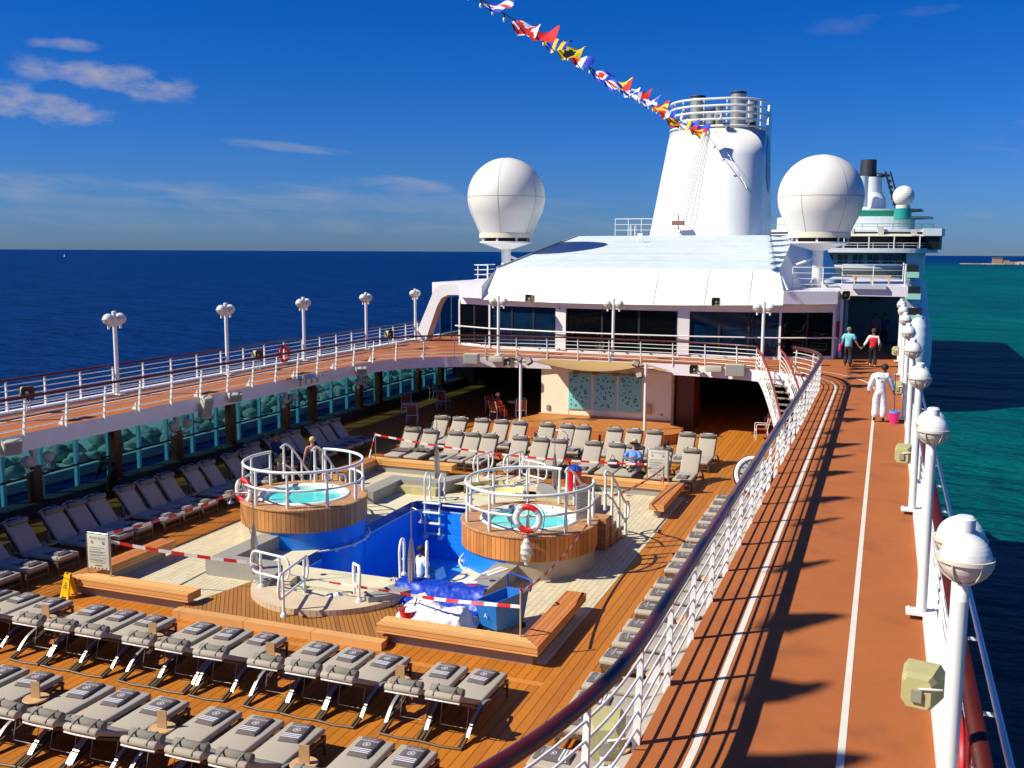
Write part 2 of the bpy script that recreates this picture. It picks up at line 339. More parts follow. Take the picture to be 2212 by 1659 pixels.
def smooth_curve(pts, n=6):
    """Catmull-Rom through the points"""
    P = [Vector(p) for p in pts]; out = []
    for i in range(len(P) - 1):
        a = P[i - 1] if i > 0 else P[i] * 2 - P[i + 1]; b = P[i]; c = P[i + 1]; d = P[i + 2] if i + 2 < len(P) else P[i + 1] * 2 - P[i]
        for k in range(n):
            t = k / n; out.append(0.5 * ((2 * b) + (c - a) * t + (2 * a - 5 * b + 4 * c - d) * t * t + (3 * b - a - 3 * c + d) * t ** 3))
    out.append(P[-1]); return out
# ------------------------------------------------------------------ sea, hull, decks
SEA = -20.0
def build_sea():
    m = bpy.data.materials.new("sea_water"); m.use_nodes = True; nt = m.node_tree; N = nt.nodes; L = nt.links; b = N['Principled BSDF']
    g = N.new('ShaderNodeNewGeometry'); sp = N.new('ShaderNodeSeparateXYZ'); L.new(g.outputs['Position'], sp.inputs[0])
    def MR(a, f0, f1, t0=0.0, t1=1.0):
        n = N.new('ShaderNodeMapRange'); n.interpolation_type = 'SMOOTHSTEP'; n.inputs[1].default_value = f0; n.inputs[2].default_value = f1; n.inputs[3].default_value = t0; n.inputs[4].default_value = t1; L.new(a, n.inputs[0]); return n.outputs[0]
    def mul(a, c):
        n = N.new('ShaderNodeMath'); n.operation = 'MULTIPLY'; L.new(a, n.inputs[0]); L.new(c, n.inputs[1]); return n.outputs[0]
    big = N.new('ShaderNodeTexNoise'); big.inputs['Scale'].default_value = 0.006; big.inputs['Detail'].default_value = 4; L.new(g.outputs['Position'], big.inputs['Vector'])
    harbour = mul(MR(sp.outputs[0], -20, 14), MR(sp.outputs[1], 1500, 4200, 1, 0))
    mx = N.new('ShaderNodeMix'); mx.data_type = 'RGBA'; L.new(harbour, mx.inputs[0]); mx.inputs[6].default_value = (0.0, 0.026, 0.135, 1)
    teal = N.new('ShaderNodeMix'); teal.data_type = 'RGBA'; L.new(MR(big.outputs[0], 0.35, 0.65), teal.inputs[0]); teal.inputs[6].default_value = (0.0, 0.085, 0.105, 1); teal.inputs[7].default_value = (0.0, 0.115, 0.115, 1)
    L.new(teal.outputs[2], mx.inputs[7]); L.new(mx.outputs[2], b.inputs['Base Color'])
    b.inputs['Roughness'].default_value = 0.38; b.inputs['Specular IOR Level'].default_value = 0.05; b.inputs['IOR'].default_value = 1.2
    mp = N.new('ShaderNodeMapping'); mp.inputs['Scale'].default_value = (0.5, 1.4, 1); mp.inputs['Rotation'].default_value = (0, 0, R(25)); L.new(g.outputs['Position'], mp.inputs['Vector'])
    n1 = N.new('ShaderNodeTexNoise'); n1.inputs['Scale'].default_value = 0.35; n1.inputs['Detail'].default_value = 10; n1.inputs['Roughness'].default_value = 0.62; L.new(mp.outputs[0], n1.inputs['Vector'])
    n2 = N.new('ShaderNodeTexNoise'); n2.inputs['Scale'].default_value = 0.03; n2.inputs['Detail'].default_value = 7; n2.inputs['Roughness'].default_value = 0.6; L.new(mp.outputs[0], n2.inputs['Vector'])
    ad = N.new('ShaderNodeMath'); ad.operation = 'MULTIPLY_ADD'; ad.inputs[1].default_value = 15.0; L.new(n2.outputs[0], ad.inputs[0]); L.new(n1.outputs[0], ad.inputs[2])
    bp = N.new('ShaderNodeBump'); bp.inputs['Strength'].default_value = 1.0; bp.inputs['Distance'].default_value = 1.6; L.new(ad.outputs[0], bp.inputs['Height']); L.new(bp.outputs[0], b.inputs['Normal'])
    s = 90000.0
    struct(MB().add([(-s, -s, SEA), (s, -s, SEA), (s, s, SEA), (-s, s, SEA)], [(0, 1, 2, 3)]), 'sea', m)
build_sea()
# hull of the ship the photographer stands on
def hull():
    pl = [(13.1, -45), (13.1, 70), (11.5, 84), (7, 98), (0, 108), (-7, 98), (-11.5, 84), (-13.1, 70), (-13.1, -45), (-9, -55), (9, -55)]
    mb = MB(); mb.prism(pl[::-1] if False else pl, SEA - 3, -2.0)
    mb.b2((13.0, -40, -2.0), (13.1, 66, 2.6)); mb.b2((-13.1, -40, -2.0), (-13.0, 16, 2.6)); mb.b2((-13.1, 16, -2.0), (-13.0, 66, 0.15))
    mb.b2((-13.0, -40, -2.0), (13.0, -39.9, 2.6)); struct(mb, 'ship_hull', white)
hull()
# pool deck with the pool cut out (sheets round the pool)
PX, PY0, PY1 = 2.2, 21.57, 28.95
mb = MB()
for lo, hi in (((-13, -12), (13, 17.95)), ((-13, 32.55), (13, 62)), ((-13, 17.95), (-6.05, 32.55)), ((6.05, 17.95), (13, 32.55))):
    mb.b2((lo[0], lo[1], -0.3), (hi[0], hi[1], 0.0))
struct(mb, 'pool_deck', teak)
mb = MB()
for lo, hi in (((-6.05, 17.95), (6.05, PY0 - 0.35)), ((-6.05, PY1 + .35), (6.05, 32.55)), ((-6.05, PY0 - .35), (-PX - .35, PY1 + .35)), ((PX + .35, PY0 - .35), (6.05, PY1 + .35))):
    mb.b2((lo[0], lo[1], -0.3), (hi[0], hi[1], 0.004))
struct(mb, 'pool_surround_paving', cream_tile)
# caulked margin boards: a lighter border plank round the paving
mb = MB()
for lo, hi in (((-6.25, 17.0), (6.3, 17.16)),): mb.b2((lo[0], lo[1], 0.0), (hi[0], hi[1], 0.004))
struct(mb, 'margin_plank', mat("margin_teak", (0.58, 0.22, 0.04), 0.55, vary=0.15, vscale=4, coord='World'))

FR = [(9.88, 38.2), (9.80, 39.4), (9.47, 40.85), (8.87, 42.0), (8.0, 42.9), (6.9, 43.6), (5.6, 44.05), (4.2, 44.35), (2.1, 44.52), (0, 44.56)]
AF = [(9.88, 9.6), (9.80, 8.3), (9.47, 6.8), (8.87, 5.5), (8.0, 4.45), (6.9, 3.6), (5.6, 3.15), (4.2, 2.85), (2.1, 2.7), (0, 2.65)]
frs = [(p.x, p.y) for p in smooth_curve([(x, y, 0) for x, y in [(9.88, 36.5)] + FR], 5)][5:]
afs = [(p.x, p.y) for p in smooth_curve([(x, y, 0) for x, y in [(9.88, 10.6)] + AF], 5)][5:]
INR = afs[::-1] + frs            # right half of the opening, aft centre to front centre
def upper_deck():
    mb = MB()
    polyR = INR + [(0, 62), (13.0, 62), (13.0, -12), (0, -12)]
    polyL = [(-x, y) for x, y in polyR][::-1]
    for pl in (polyR, polyL): mb.prism(pl, 2.66, 3.16, mi=0, top=1, side=0)
    struct(mb, 'upper_deck', [fascia_white, track])
upper_deck()
LOOP = INR + [(-x, y) for x, y in INR[::-1]][1:-1]
def offset_loop(d):
    n = len(LOOP); out = []
    for i in range(n):
        a = Vector(LOOP[i - 1]); b = Vector(LOOP[(i + 1) % n]); t = (b - a).normalized(); nn = Vector((t.y, -t.x)); p = Vector(LOOP[i]) + nn * d; out.append((p.x, p.y))
    return out
mb = MB()
for d in (0.52, 1.92):
    a = [(x, y, 3.164) for x, y in offset_loop(d)]; b = [(x, y, 3.164) for x, y in offset_loop(d + 0.075)]
    mb.strip(a, b, closed=True)
struct(mb, 'track_line', line_white, fix=True)
mb = MB()
for s in (-1, 1):
    x0, x1 = sorted((s * 12.72, s * 13.12)); mb.b2((x0, -12, 3.1), (x1, 62, 3.235))
struct(mb, 'deck_kerb', white)

# ------------------------------------------------------------------ railings
def railing(pts, label, group, h=1.03, lean=0.0, nbars=5, step=1.5, cap_r=0.075, start=0.3, foot=False, cap_mat=None, capflat=True, name='deck_railing', capk=1.0):
    P = [Vector(p) for p in pts]; t = thing(name, label, 'railing', tuple(P[0]), 0, group)
    side = []
    for i in range(len(P)):
        a = P[max(i - 1, 0)]; b = P[min(i + 1, len(P) - 1)]; d = (b - a); d.z = 0; d.normalize(); side.append(Vector((d.y, -d.x, 0)))
    top = [P[i] + Vector((0, 0, h)) + side[i] * lean for i in range(len(P))]
    mb = MB()
    if capflat:
        pr = [(-.078, -.022), (-.06, .02), (0, .034), (.06, .02), (.078, -.022), (.045, -.04), (-.045, -.04)]
        rows = [[top[i] + side[i] * u * capk + Vector((0, 0, w)) for i in range(len(P))] for u, w in pr]
        for k in range(len(pr)): mb.strip(rows[k], rows[(k + 1) % len(pr)], sm=True)
        for e in (0, -1): mb.add([r[e] for r in rows], [tuple(range(len(pr)))])
    else: mb.tube(top, cap_r, 14)
    mb.build('handrail', cap_mat or wood_cap, t, fix=True)
    for k in range(nbars):
        f = 0.15 + 0.68 * k / max(nbars - 1, 1); mb = MB(); mb.tube([P[i].lerp(top[i], f) for i in range(len(P))], 0.016, 6); mb.build('bar', rail_white, t)
    pos = along(P, step, start)
    for k, (p, d) in enumerate(pos):
        d = Vector((d.x, d.y, 0)).normalized(); sd = Vector((d.y, -d.x, 0)); q = p + Vector((0, 0, h - 0.02)) + sd * lean; mb = MB()
        vs = []
        for c, w in ((p - Vector((0, 0, 0.1 if foot else 0)), 0.042), (q, 0.026)):
            vs += [c + d * i * 0.02 + sd * j * w for i in (-1, 1) for j in (-1, 1)]
        mb.add(vs, [(0, 1, 3, 2), (4, 6, 7, 5), (0, 4, 5, 1), (2, 3, 7, 6), (0, 2, 6, 4), (1, 5, 7, 3)])
        if foot and k % 2 == 0:
            w0 = p + sd * (-0.08); w1 = p + sd * (-0.24); mb.prism([(0, 0), (1, 0), (1, 1)], 0, 0) if False else None
            for s2 in (-.02, .02): pass
            a = [w0 + Vector((0, 0, 0.003)), w1 + Vector((0, 0, 0.003)), w0 + Vector((0, 0, 0.26)), w1 + Vector((0, 0, 0.03))]
            vv = [x + d * s2 for s2 in (-.03, .03) for x in a]; mb.add(vv, [(0, 1, 3, 2), (4, 6, 7, 5), (0, 4, 5, 1), (1, 5, 7, 3), (2, 3, 7, 6)])
        mb.build('post', rail_white, t)
    return t
def lp(pts, z=3.16): return [(x, y, z) for x, y in pts]
GR = 'railings along the upper deck'
rin = [(x - (0.0), y) for x, y in afs[::-1][8:] ] + frs[:18]
right_inner = [p for p in rin if p[0] > 8.15]
railing(lp([(x - 0.02, y) for x, y in right_inner][::-1])[::-1], 'white railing with thick dark handrail along the right walkway above the sun loungers', GR, h=1.12, lean=0.035, step=1.5, start=0.75, foot=True, capflat=False, cap_r=.073)
left_inner = [(-x, y) for x, y in ([(9.88, 9.0)] + frs + [])] + [(x, y) for x, y in frs[::-1][1:] if x < 7.15]
left_inner = left_inner[0:]
railing(lp([(x * 0.998, y) for x, y in left_inner]), 'white railing with brown handrail inside the left walkway and above the stage', GR, lean=0.12, step=1.5, start=0.9, foot=True)
railing([(12.93, 4.0, 3.2), (12.93, 47.5, 3.2)], 'white railing with wooden handrail along the sea side of the right walkway', GR, h=1.0, step=1.5, start=0.9)
railing([(12.93, 51.8, 3.2), (12.93, 60.0, 3.2)], 'short white railing along the sea side inside the covered passage', GR, h=1.0, step=1.5, start=0.6)
railing([(-12.93, 12.0, 3.2), (-12.93, 52.0, 3.2)], 'white railing with brown handrail along the sea side of the left walkway', GR, h=1.0, step=1.5, start=0.2)
pp = thing('outboard_pipe', 'long white pipe fixed outside the right walkway railing over the water', 'pipe', (13.22, 4, 3.85))
MB().tube([(13.22, 3, 3.85), (13.22, 46, 3.85)], 0.035, 8).build('pipe', rail_white, pp)
for k in range(22): MB().bar((12.95, 4 + 2 * k, 3.82), (13.22, 4 + 2 * k, 3.82), 0.03, 0.03).build('bracket', rail_white, pp)

# ------------------------------------------------------------------ curved stair from the upper deck
def stair():
    t = thing('stairway', 'curved white stairway with wooden handrails going down from the upper deck to the pool deck', 'stairs', (7.7, 42.3, 0))
    n = 15; L = []; Rr = []
    for k in range(n + 1):
        f = k / n; y = 42.55 - 4.6 * f
        xl = 7.05 + 1.75 * f ** 0.75 ; xr = xl + 1.0
        L.append(Vector((xl, y, 3.16 * (1 - f)))); Rr.append(Vector((xr, y - 0.25 + 0.25 * f, 3.16 * (1 - f))))
    for k in range(1, n):
        mb = MB(); a, b = L[k], Rr[k]; mb.bar(a, b, 0.27, 0.04); mb.build('tread', mat('stair_tread', (0.33, 0.27, 0.2), 0.6), t)
    for side, nm in ((L, 'stringer'), (Rr, 'stringer')):
        mb = MB(); up = [p + Vector((0, 0, 0.14)) for p in side]; dn = [p - Vector((0, 0, 0.22)) for p in side]
        o = Vector((0.03, 0, 0)); mb.strip([p - o for p in up], [p - o for p in dn]); mb.strip([p + o for p in up], [p + o for p in dn]); mb.strip([p - o for p in up], [p + o for p in up]); mb.strip([p - o for p in dn], [p + o for p in dn]); mb.build(nm, white, t)
        mb = MB(); mb.tube([p + Vector((0, 0, 1.03)) for p in side], 0.045, 8); mb.build('handrail', mat('stair_cap', (0.30, 0.045, 0.02), 0.3, coat=0.4), t)
        for j in range(4):
            mb = MB(); mb.tube([p + Vector((0, 0, 0.25 + 0.19 * j)) for p in side], 0.014, 6); mb.build('bar', rail_white, t)
        for k in range(0, n + 1, 3):
            mb = MB(); mb.cyl(side[k], side[k] + Vector((0, 0, 1.02)), 0.026, 8); mb.build('post', rail_white, t)
stair()

# ------------------------------------------------------------------ deck house at the forward end
def interp(P, x):
    for a, b in zip(P[:-1], P[1:]):
        if a[0] <= x <= b[0]:
            f = (x - a[0]) / (b[0] - a[0]); return [a[i] + (b[i] - a[i]) * f for i in range(len(a))]
    return list(P[0] if x < P[0][0] else P[-1])
FP = [(-9.45, 49.2), (-7.25, 48.1), (-3.1, 47.4), (0, 47.25), (3.1, 47.4), (7.3, 48.15), (9.8, 49.5)]
def fy(x): return interp(FP, x)[1]
def deckhouse():
    t = thing('deck_house', 'white deck house with dark windows and sloping roof at the forward end of the pool', 'deck house', (0, 47.3, 3.16))
    mb = MB()
    xs = [p[0] for p in FP]
    for z0, z1, off in ((3.16, 3.3, 0.0), (5.38, 5.75, 0.0)):
        A = [(x, fy(x) + off, z0) for x in xs]; B = [(x, fy(x) + off, z1) for x in xs]; mb.strip(A, B); mb.strip(B, [(x, fy(x) + 0.5, z1) for x in xs])
    for x0, x1 in ((-3.42, -2.86), (2.74, 3.3)):
        a, b = fy(x0), fy(x1); mb.prism([(x0, a - 0.06), (x1, b - 0.06), (x1, b + 0.4), (x0, a + 0.4)], 3.3, 5.38)
    mb.build('wall', white, t)
    secs = [(-9.4, -7.3, 2), (-7.18, -3.44, 3), (-2.84, 2.72, 3), (3.32, 7.35, 3), (7.48, 9.72, 2)]
    for si, (x0, x1, n) in enumerate(secs):
        wm = window_dark if si in (0, 2, 4) else mat('sea_reflection_window', (0.002, 0.020, 0.055), 0.04, spec=.2, vary=.5, vscale=.8, coord='World')  # blue of the reflected sea put into the pane colour of alternate sections
        for k in range(n):
            a = x0 + (x1 - x0) * k / n + 0.03; b = x0 + (x1 - x0) * (k + 1) / n - 0.03
            mb = MB(); mb.add([(a, fy(a) + 0.05, 3.3), (b, fy(b) + 0.05, 3.3), (b, fy(b) + 0.05, 5.38), (a, fy(a) + 0.05, 5.38)], [(0, 1, 2, 3)]); w = mb.build('window', wm, t)
            for q in (a - 0.015, b + 0.015): MB().bar((q, fy(q) + 0.03, 3.3), (q, fy(q) + 0.03, 5.38), 0.07, 0.05, up=(0, 1, 0)).build('frame', black, w)
    for x in (-9.42, -7.24, 7.42, 9.76):
        mb = MB(); mb.bar((x, fy(x) - 0.03, 3.16), (x, fy(x) - 0.03, 5.6), 0.09, 0.09, up=(0, 1, 0)); mb.build('corner_post', white, t)
    mb = MB()
    for x in [-9 + 1.16 * k for k in range(17)]:
        for z in (5.36, 3.33): mb.box((x, fy(x) - 0.03, z), (0.1, 0.05, 0.05))
    mb.build('wall_clip', dark_steel, t)
    mb = MB(); mb.tube([(x, fy(x) - 0.18, 4.2) for x in [-9.6] + xs[1:-1] + [9.95]], 0.035, 8)
    for k in range(15):
        x = -9 + 1.3 * k; mb.bar((x, fy(x) + 0.02, 4.12), (x, fy(x) - 0.18, 4.2), 0.03, 0.03)
    mb.build('wall_handrail', rail_white, t)
    LP = [(-9.2, 48.6, 5.72), (-6.9, 47.6, 5.68), (-3, 46.95, 5.66), (0, 46.85, 5.66), (3, 46.95, 5.68), (7.55, 47.65, 5.76), (9.95, 48.6, 5.84)]
    CP = [(-7.15, 48.9, 7.3), (-3.2, 48.3, 7.36), (0, 48.15, 7.38), (3.2, 48.3, 7.38), (7.2, 48.95, 7.37)]
    low = [interp(LP, x) for x in (-7.65, -3.2, 0, 3.2, 7.55)]
    mb = MB(); mb.strip(low, CP)
    m0 = interp(LP, -7.65); e0 = [(-7.72, 49.0, 6.38)]
    mb.add([low[0], CP[0], (-7.72, 49.4, 6.38), (m0[0], m0[1] + .02, 6.38)], [(0, 1, 2, 3)])
    mb.add([low[-1], CP[-1], (7.55, 49.2, 6.4), (7.55, 47.7, 6.4)], [(0, 1, 2, 3)])
    mb.strip(LP, [(p[0], p[1] + 0.75, p[2] - 0.02) for p in LP])
    mb.build('roof_skirt', roof_white, t)
    TP = [(-6.35, 60.6, 9.14), (-3, 60.6, 9.16), (0, 60.6, 9.18), (3, 60.6, 9.18), (6.85, 60.6, 9.2)]
    mb = MB(); mb.strip(CP, TP, 0); mb.strip(TP, [(p[0], 88, 9.2) for p in TP], 0)
    mb.build('roof', roof_grey, t)
    mb = MB()
    for s, c0, t0 in ((-1, CP[0], TP[0]), (1, CP[-1], TP[-1])):
        mb.add([c0, t0, (t0[0] + s * 1.3, 60.6, 6.38), (c0[0] + s * .45, c0[1] + .3, 6.38)], [(0, 1, 2, 3)]); mb.add([t0, (t0[0], 88, 9.2), (t0[0] + s * 1.3, 88, 6.38), (t0[0] + s * 1.3, 60.6, 6.38)], [(0, 1, 2, 3)])
    mb.build('side_wall', roof_white, t)
    for f_ in (.2, .4, .6, .8):
        mb = MB(); P_ = [Vector(a_).lerp(Vector(b_), f_) + Vector((0, 0, .012)) for a_, b_ in zip(CP, TP)]; mb.strip([p - Vector((0, .018, 0)) for p in P_], [p + Vector((0, .018, 0.006)) for p in P_]); mb.build('roof_seam', mat('seam_grey', (.50, .55, .55), .6), t)
    for x_ in (-5.6, -3.2, -.8, 1.6, 4.0, 6.0):
        a_, b_ = Vector(interp(LP, x_)), Vector(interp(CP, x_)); mb = MB(); o_ = Vector((0, -.012, .008)); mb.strip([a_ + o_ - Vector((.014, 0, 0)), b_ + o_ - Vector((.014, 0, 0))], [a_ + o_ + Vector((.014, 0, 0)), b_ + o_ + Vector((.014, 0, 0))]); mb.build('skirt_seam', mat('seam_white', (.64, .65, .63), .6), t)
    mb = MB(); mb.tube([CP[0], TP[0]], 0.08, 8); mb.build('gutter', mat('gutter_grey', (0.34, 0.33, 0.33), 0.5), t)
    # wings either side that carry the radomes
    for pl_, z0_, z1_ in (([(-9.2, 48.6), (-7.6, 47.85), (-7.6, 62), (-12.6, 62), (-12.6, 52.5), (-9.4, 50.4)], 5.74, 6.38), ([(7.56, 47.66), (9.92, 48.6), (9.92, 62), (7.56, 62)], 5.8, 6.4), ([(9.93, 50.0), (12.95, 50.0), (12.95, 64), (9.93, 64)], 6.16, 6.62)):
        MB().prism(pl_, z0_, z1_).build('wing_deck', fascia_white, t)
    mb = MB(); mb.b2((10.5, 49.8, 6.5), (12.0, 50.6, 6.68)); mb.build('hatch', mat('hatch_grey', (0.45, 0.5, 0.55), 0.5), t)
    for x, y in ((10.05, 50.4), (12.78, 51.6), (10.05, 57.0), (12.78, 57)):
        mb = MB(); mb.b2((x - .07, y - .07, 3.16), (x + .07, y + .07, 6.16)); mb.build('column', fascia_white, t)
    mb = MB(); mb.b2((9.7, 49.6, 3.16), (9.84, 60, 5.8)); mb.b2((9.84, 60, 3.16), (12.9, 60.2, 6.16), 1); mb.build('passage_wall', [fascia_white, mat('passage_back', (0.16, 0.17, 0.17), 0.8, vary=0.1, vscale=2, coord='World')], t)
    mb = MB(); mb.b2((11.1, 59.93, 5.55), (11.7, 59.99, 5.68)); mb.build('passage_lamp', black, t)
    for y in (49.9, 52.3): 
        mb = MB(); mb.b2((9.86, y + .3, 4.1), (10.0, y + .8, 4.9)); mb.build('fire_cabinet', mat('dark_red', (0.25, 0.01, 0.012), 0.5), t)
    # arch framing the left walkway
    o = [(-12.75, 3.16), (-12.0, 3.16), (-11.75, 3.9), (-11.25, 5.2), (-11.0, 5.6), (-10.6, 5.78), (-9.2, 5.78), (-9.2, 6.36), (-10.9, 6.36), (-11.25, 6.25), (-11.5, 5.95), (-12.2, 4.4)]
    mb = MB(); n = len(o); vs = [(x, 50.3, z) for x, z in o] + [(x, 51.1, z) for x, z in o]; mb.add(vs, [tuple(range(n)), tuple(range(2 * n - 1, n - 1, -1))] + [(i, (i + 1) % n, n + (i + 1) % n, n + i) for i in range(n)]); mb.build('arch', white, t, fix=True)
    for k in range(3):
        x0 = -11.55 + 0.7 * k; mb = MB(); mb.b2((x0 + .03, 51.3, 3.5), (x0 + .67, 51.32, 5.6)); mb.build('window', glass('tinted_glass', (0.30, 0.50, 0.56), 0.03), t)
        mb = MB(); mb.b2((x0 - .03, 51.27, 3.3), (x0 + .03, 51.35, 5.75)); mb.build('mullion', teal_paint, t)
deckhouse()
def open_rail(pts, label, h=1.0, n=3, step=1.4, grp='white guard rails on the upper roof'):
    P = [Vector(p) for p in pts]; t = thing('guard_rail', label, 'railing', tuple(P[0]), 0, grp)
    for k in range(n + 1):
        mb = MB(); mb.tube([p + Vector((0, 0, h * (k + 1) / (n + 1))) for p in P], 0.028 if k == n else 0.018, 6); mb.build('top_rail' if k == n else 'bar', rail_white, t)
    for p, d in along(P, step): mb = MB(); mb.cyl(p, p + Vector((0, 0, h)), 0.025, 6); mb.build('post', rail_white, t)
open_rail([(7.75, 49.9, 6.4), (9.85, 49.9, 6.4), (9.85, 50.3, 6.4)], 'white guard rail round the base of the right radome mast', 1.08)
open_rail([(10.0, 50.3, 6.62), (12.85, 50.3, 6.62), (12.85, 62, 6.62)], 'white guard rail on the roof over the right passage')
open_rail([(-8.2, 50.2, 6.38), (-9.1, 50.5, 6.38), (-9.1, 53.5, 6.38)], 'white guard rail beside the left radome mast', 1.05)
open_rail([(-4.4, 62.5, 9.2), (-1.0, 62.5, 9.2)], 'white guard rail on the roof edge left of the funnel', 1.05, 2, 0.85)
lad = thing('roof_ladder', 'small white hoop ladder by the rail left of the funnel', 'ladder', (-3.2, 62.3, 9.2))
mb = MB()
for x in (-3.35, -3.05): mb.tube([(x, 62.2, 9.0), (x, 62.2, 9.75), (x, 62.35, 9.85), (x, 62.5, 9.75), (x, 62.5, 9.2)], 0.02, 6)
mb.build('hoop', rail_white, lad)
for k, y in enumerate((52.5, 54.5)):
    t = thing('wooden_bench', ['brown wooden bench on the passage roof nearest the guard rail', 'brown wooden bench on the passage roof further back from the guard rail'][k], 'bench', (11.3, y, 6.62), 0, 'benches on the roof of the passage')
    MB().b2((10.4, y - .2, 7.02), (12.2, y + .2, 7.08)).build('seat', wood_light, t)
    for x in (10.5, 11.3, 12.1): MB().b2((x - .04, y - .18, 6.62), (x + .04, y + .18, 7.02)).build('leg', wood_light, t)
# ---- radomes
def radome(x, y, zc, r, label, seamrot):
    t = thing('radome', label, 'radome', (x, y, 6.4), 0, 'white radomes either side of the funnel')
    prof = []; zb = 9.16 - zc
    for k in range(25):
        a = -math.acos(max(-1, min(1, 0))) + 0
    th0 = math.asin(max(-1, zb / r)) ; 
    for k in range(33):
        a = th0 + (PI / 2 - th0) * k / 32; prof.append((max(r * math.cos(a), 0.001), r * math.sin(a)))
    rb = 1.50
    a0 = -.428; prof = [(rb, zb)] + [(r * math.cos(a), r * math.sin(a)) for a in [a0 + (PI / 2 - a0) * k / 30 for k in range(31)]]; prof[-1] = (.001, r)
    d = MB().lathe(prof, (x, y, zc), 56).build('dome', mat('dome_white', (0.80, 0.77, 0.70), 0.38, vary=0.05, vscale=0.7), t)
    mb = MB(); mb.lathe([(r + .004, -.012), (r + .012, 0), (r + .004, .012)], (x, y, zc), 64)
    for k in range(6):
        a = seamrot + k * PI / 3; mb.tube([(x + (q[0] + .004) * math.cos(a), y + (q[0] + .004) * math.sin(a), zc + q[1]) for q in prof], 0.009, 4, caps=False)
    mb.build('seam', mat('seam', (0.30, 0.28, 0.24), 0.7), d)
    MB().lathe([(rb + .0, 8.93), (rb + .05, 8.93), (rb + .05, 9.19), (rb, 9.19)], (x, y, 0), 48).build('base_ring', mat('dome_ring', (0.72, 0.67, 0.52), 0.5), t)
    mb = MB(); mb.lathe([(1.2, 8.7), (1.2, 8.94)], (x, y, 0), 32)
    mb.build('drum', mat('rusty_dark', (0.11, 0.06, 0.04), 0.8), t)
    for k in range(8):
        a = k * PI / 4; MB().b2((x + 1.42 * math.cos(a) - .05, y + 1.42 * math.sin(a) - .05, 8.7), (x + 1.42 * math.cos(a) + .05, y + 1.42 * math.sin(a) + .05, 8.94)).build('strut', white, t)
    MB().lathe([(.001, 8.735), (rb + .02, 8.735), (rb + .02, 8.66), (0.3, 8.28)], (x, y, 0), 40).build('cone', white, t)
    MB().lathe([(0.27, 6.38), (0.27, 8.3)], (x, y, 0), 20).build('mast', white, t)
    mb = MB()
    s = 1 if x < 0 else -1
    mb.cyl((x + s * .2, y, 7.9), (x + s * 1.7, y + .3, 7.3), 0.07, 8)
    for k in range(5):
        a = k * 2 * PI / 5 + .5; mb.add([(x + .26 * math.cos(a), y + .26 * math.sin(a), 6.4), (x + .75 * math.cos(a), y + .75 * math.sin(a), 6.4), (x + .26 * math.cos(a), y + .26 * math.sin(a), 6.8)], [(0, 1, 2), (0, 2, 1)])
    mb.build('brace', white, t)
    return t
radome(-8.6, 54, 11.22, 2.22, 'large white radome on a mast left of the funnel, small dark emblem on its side', -1.42)
radome(8.62, 54, 11.0, 2.13, 'large white radome on a mast right of the funnel, in front of the other ship', -0.9)
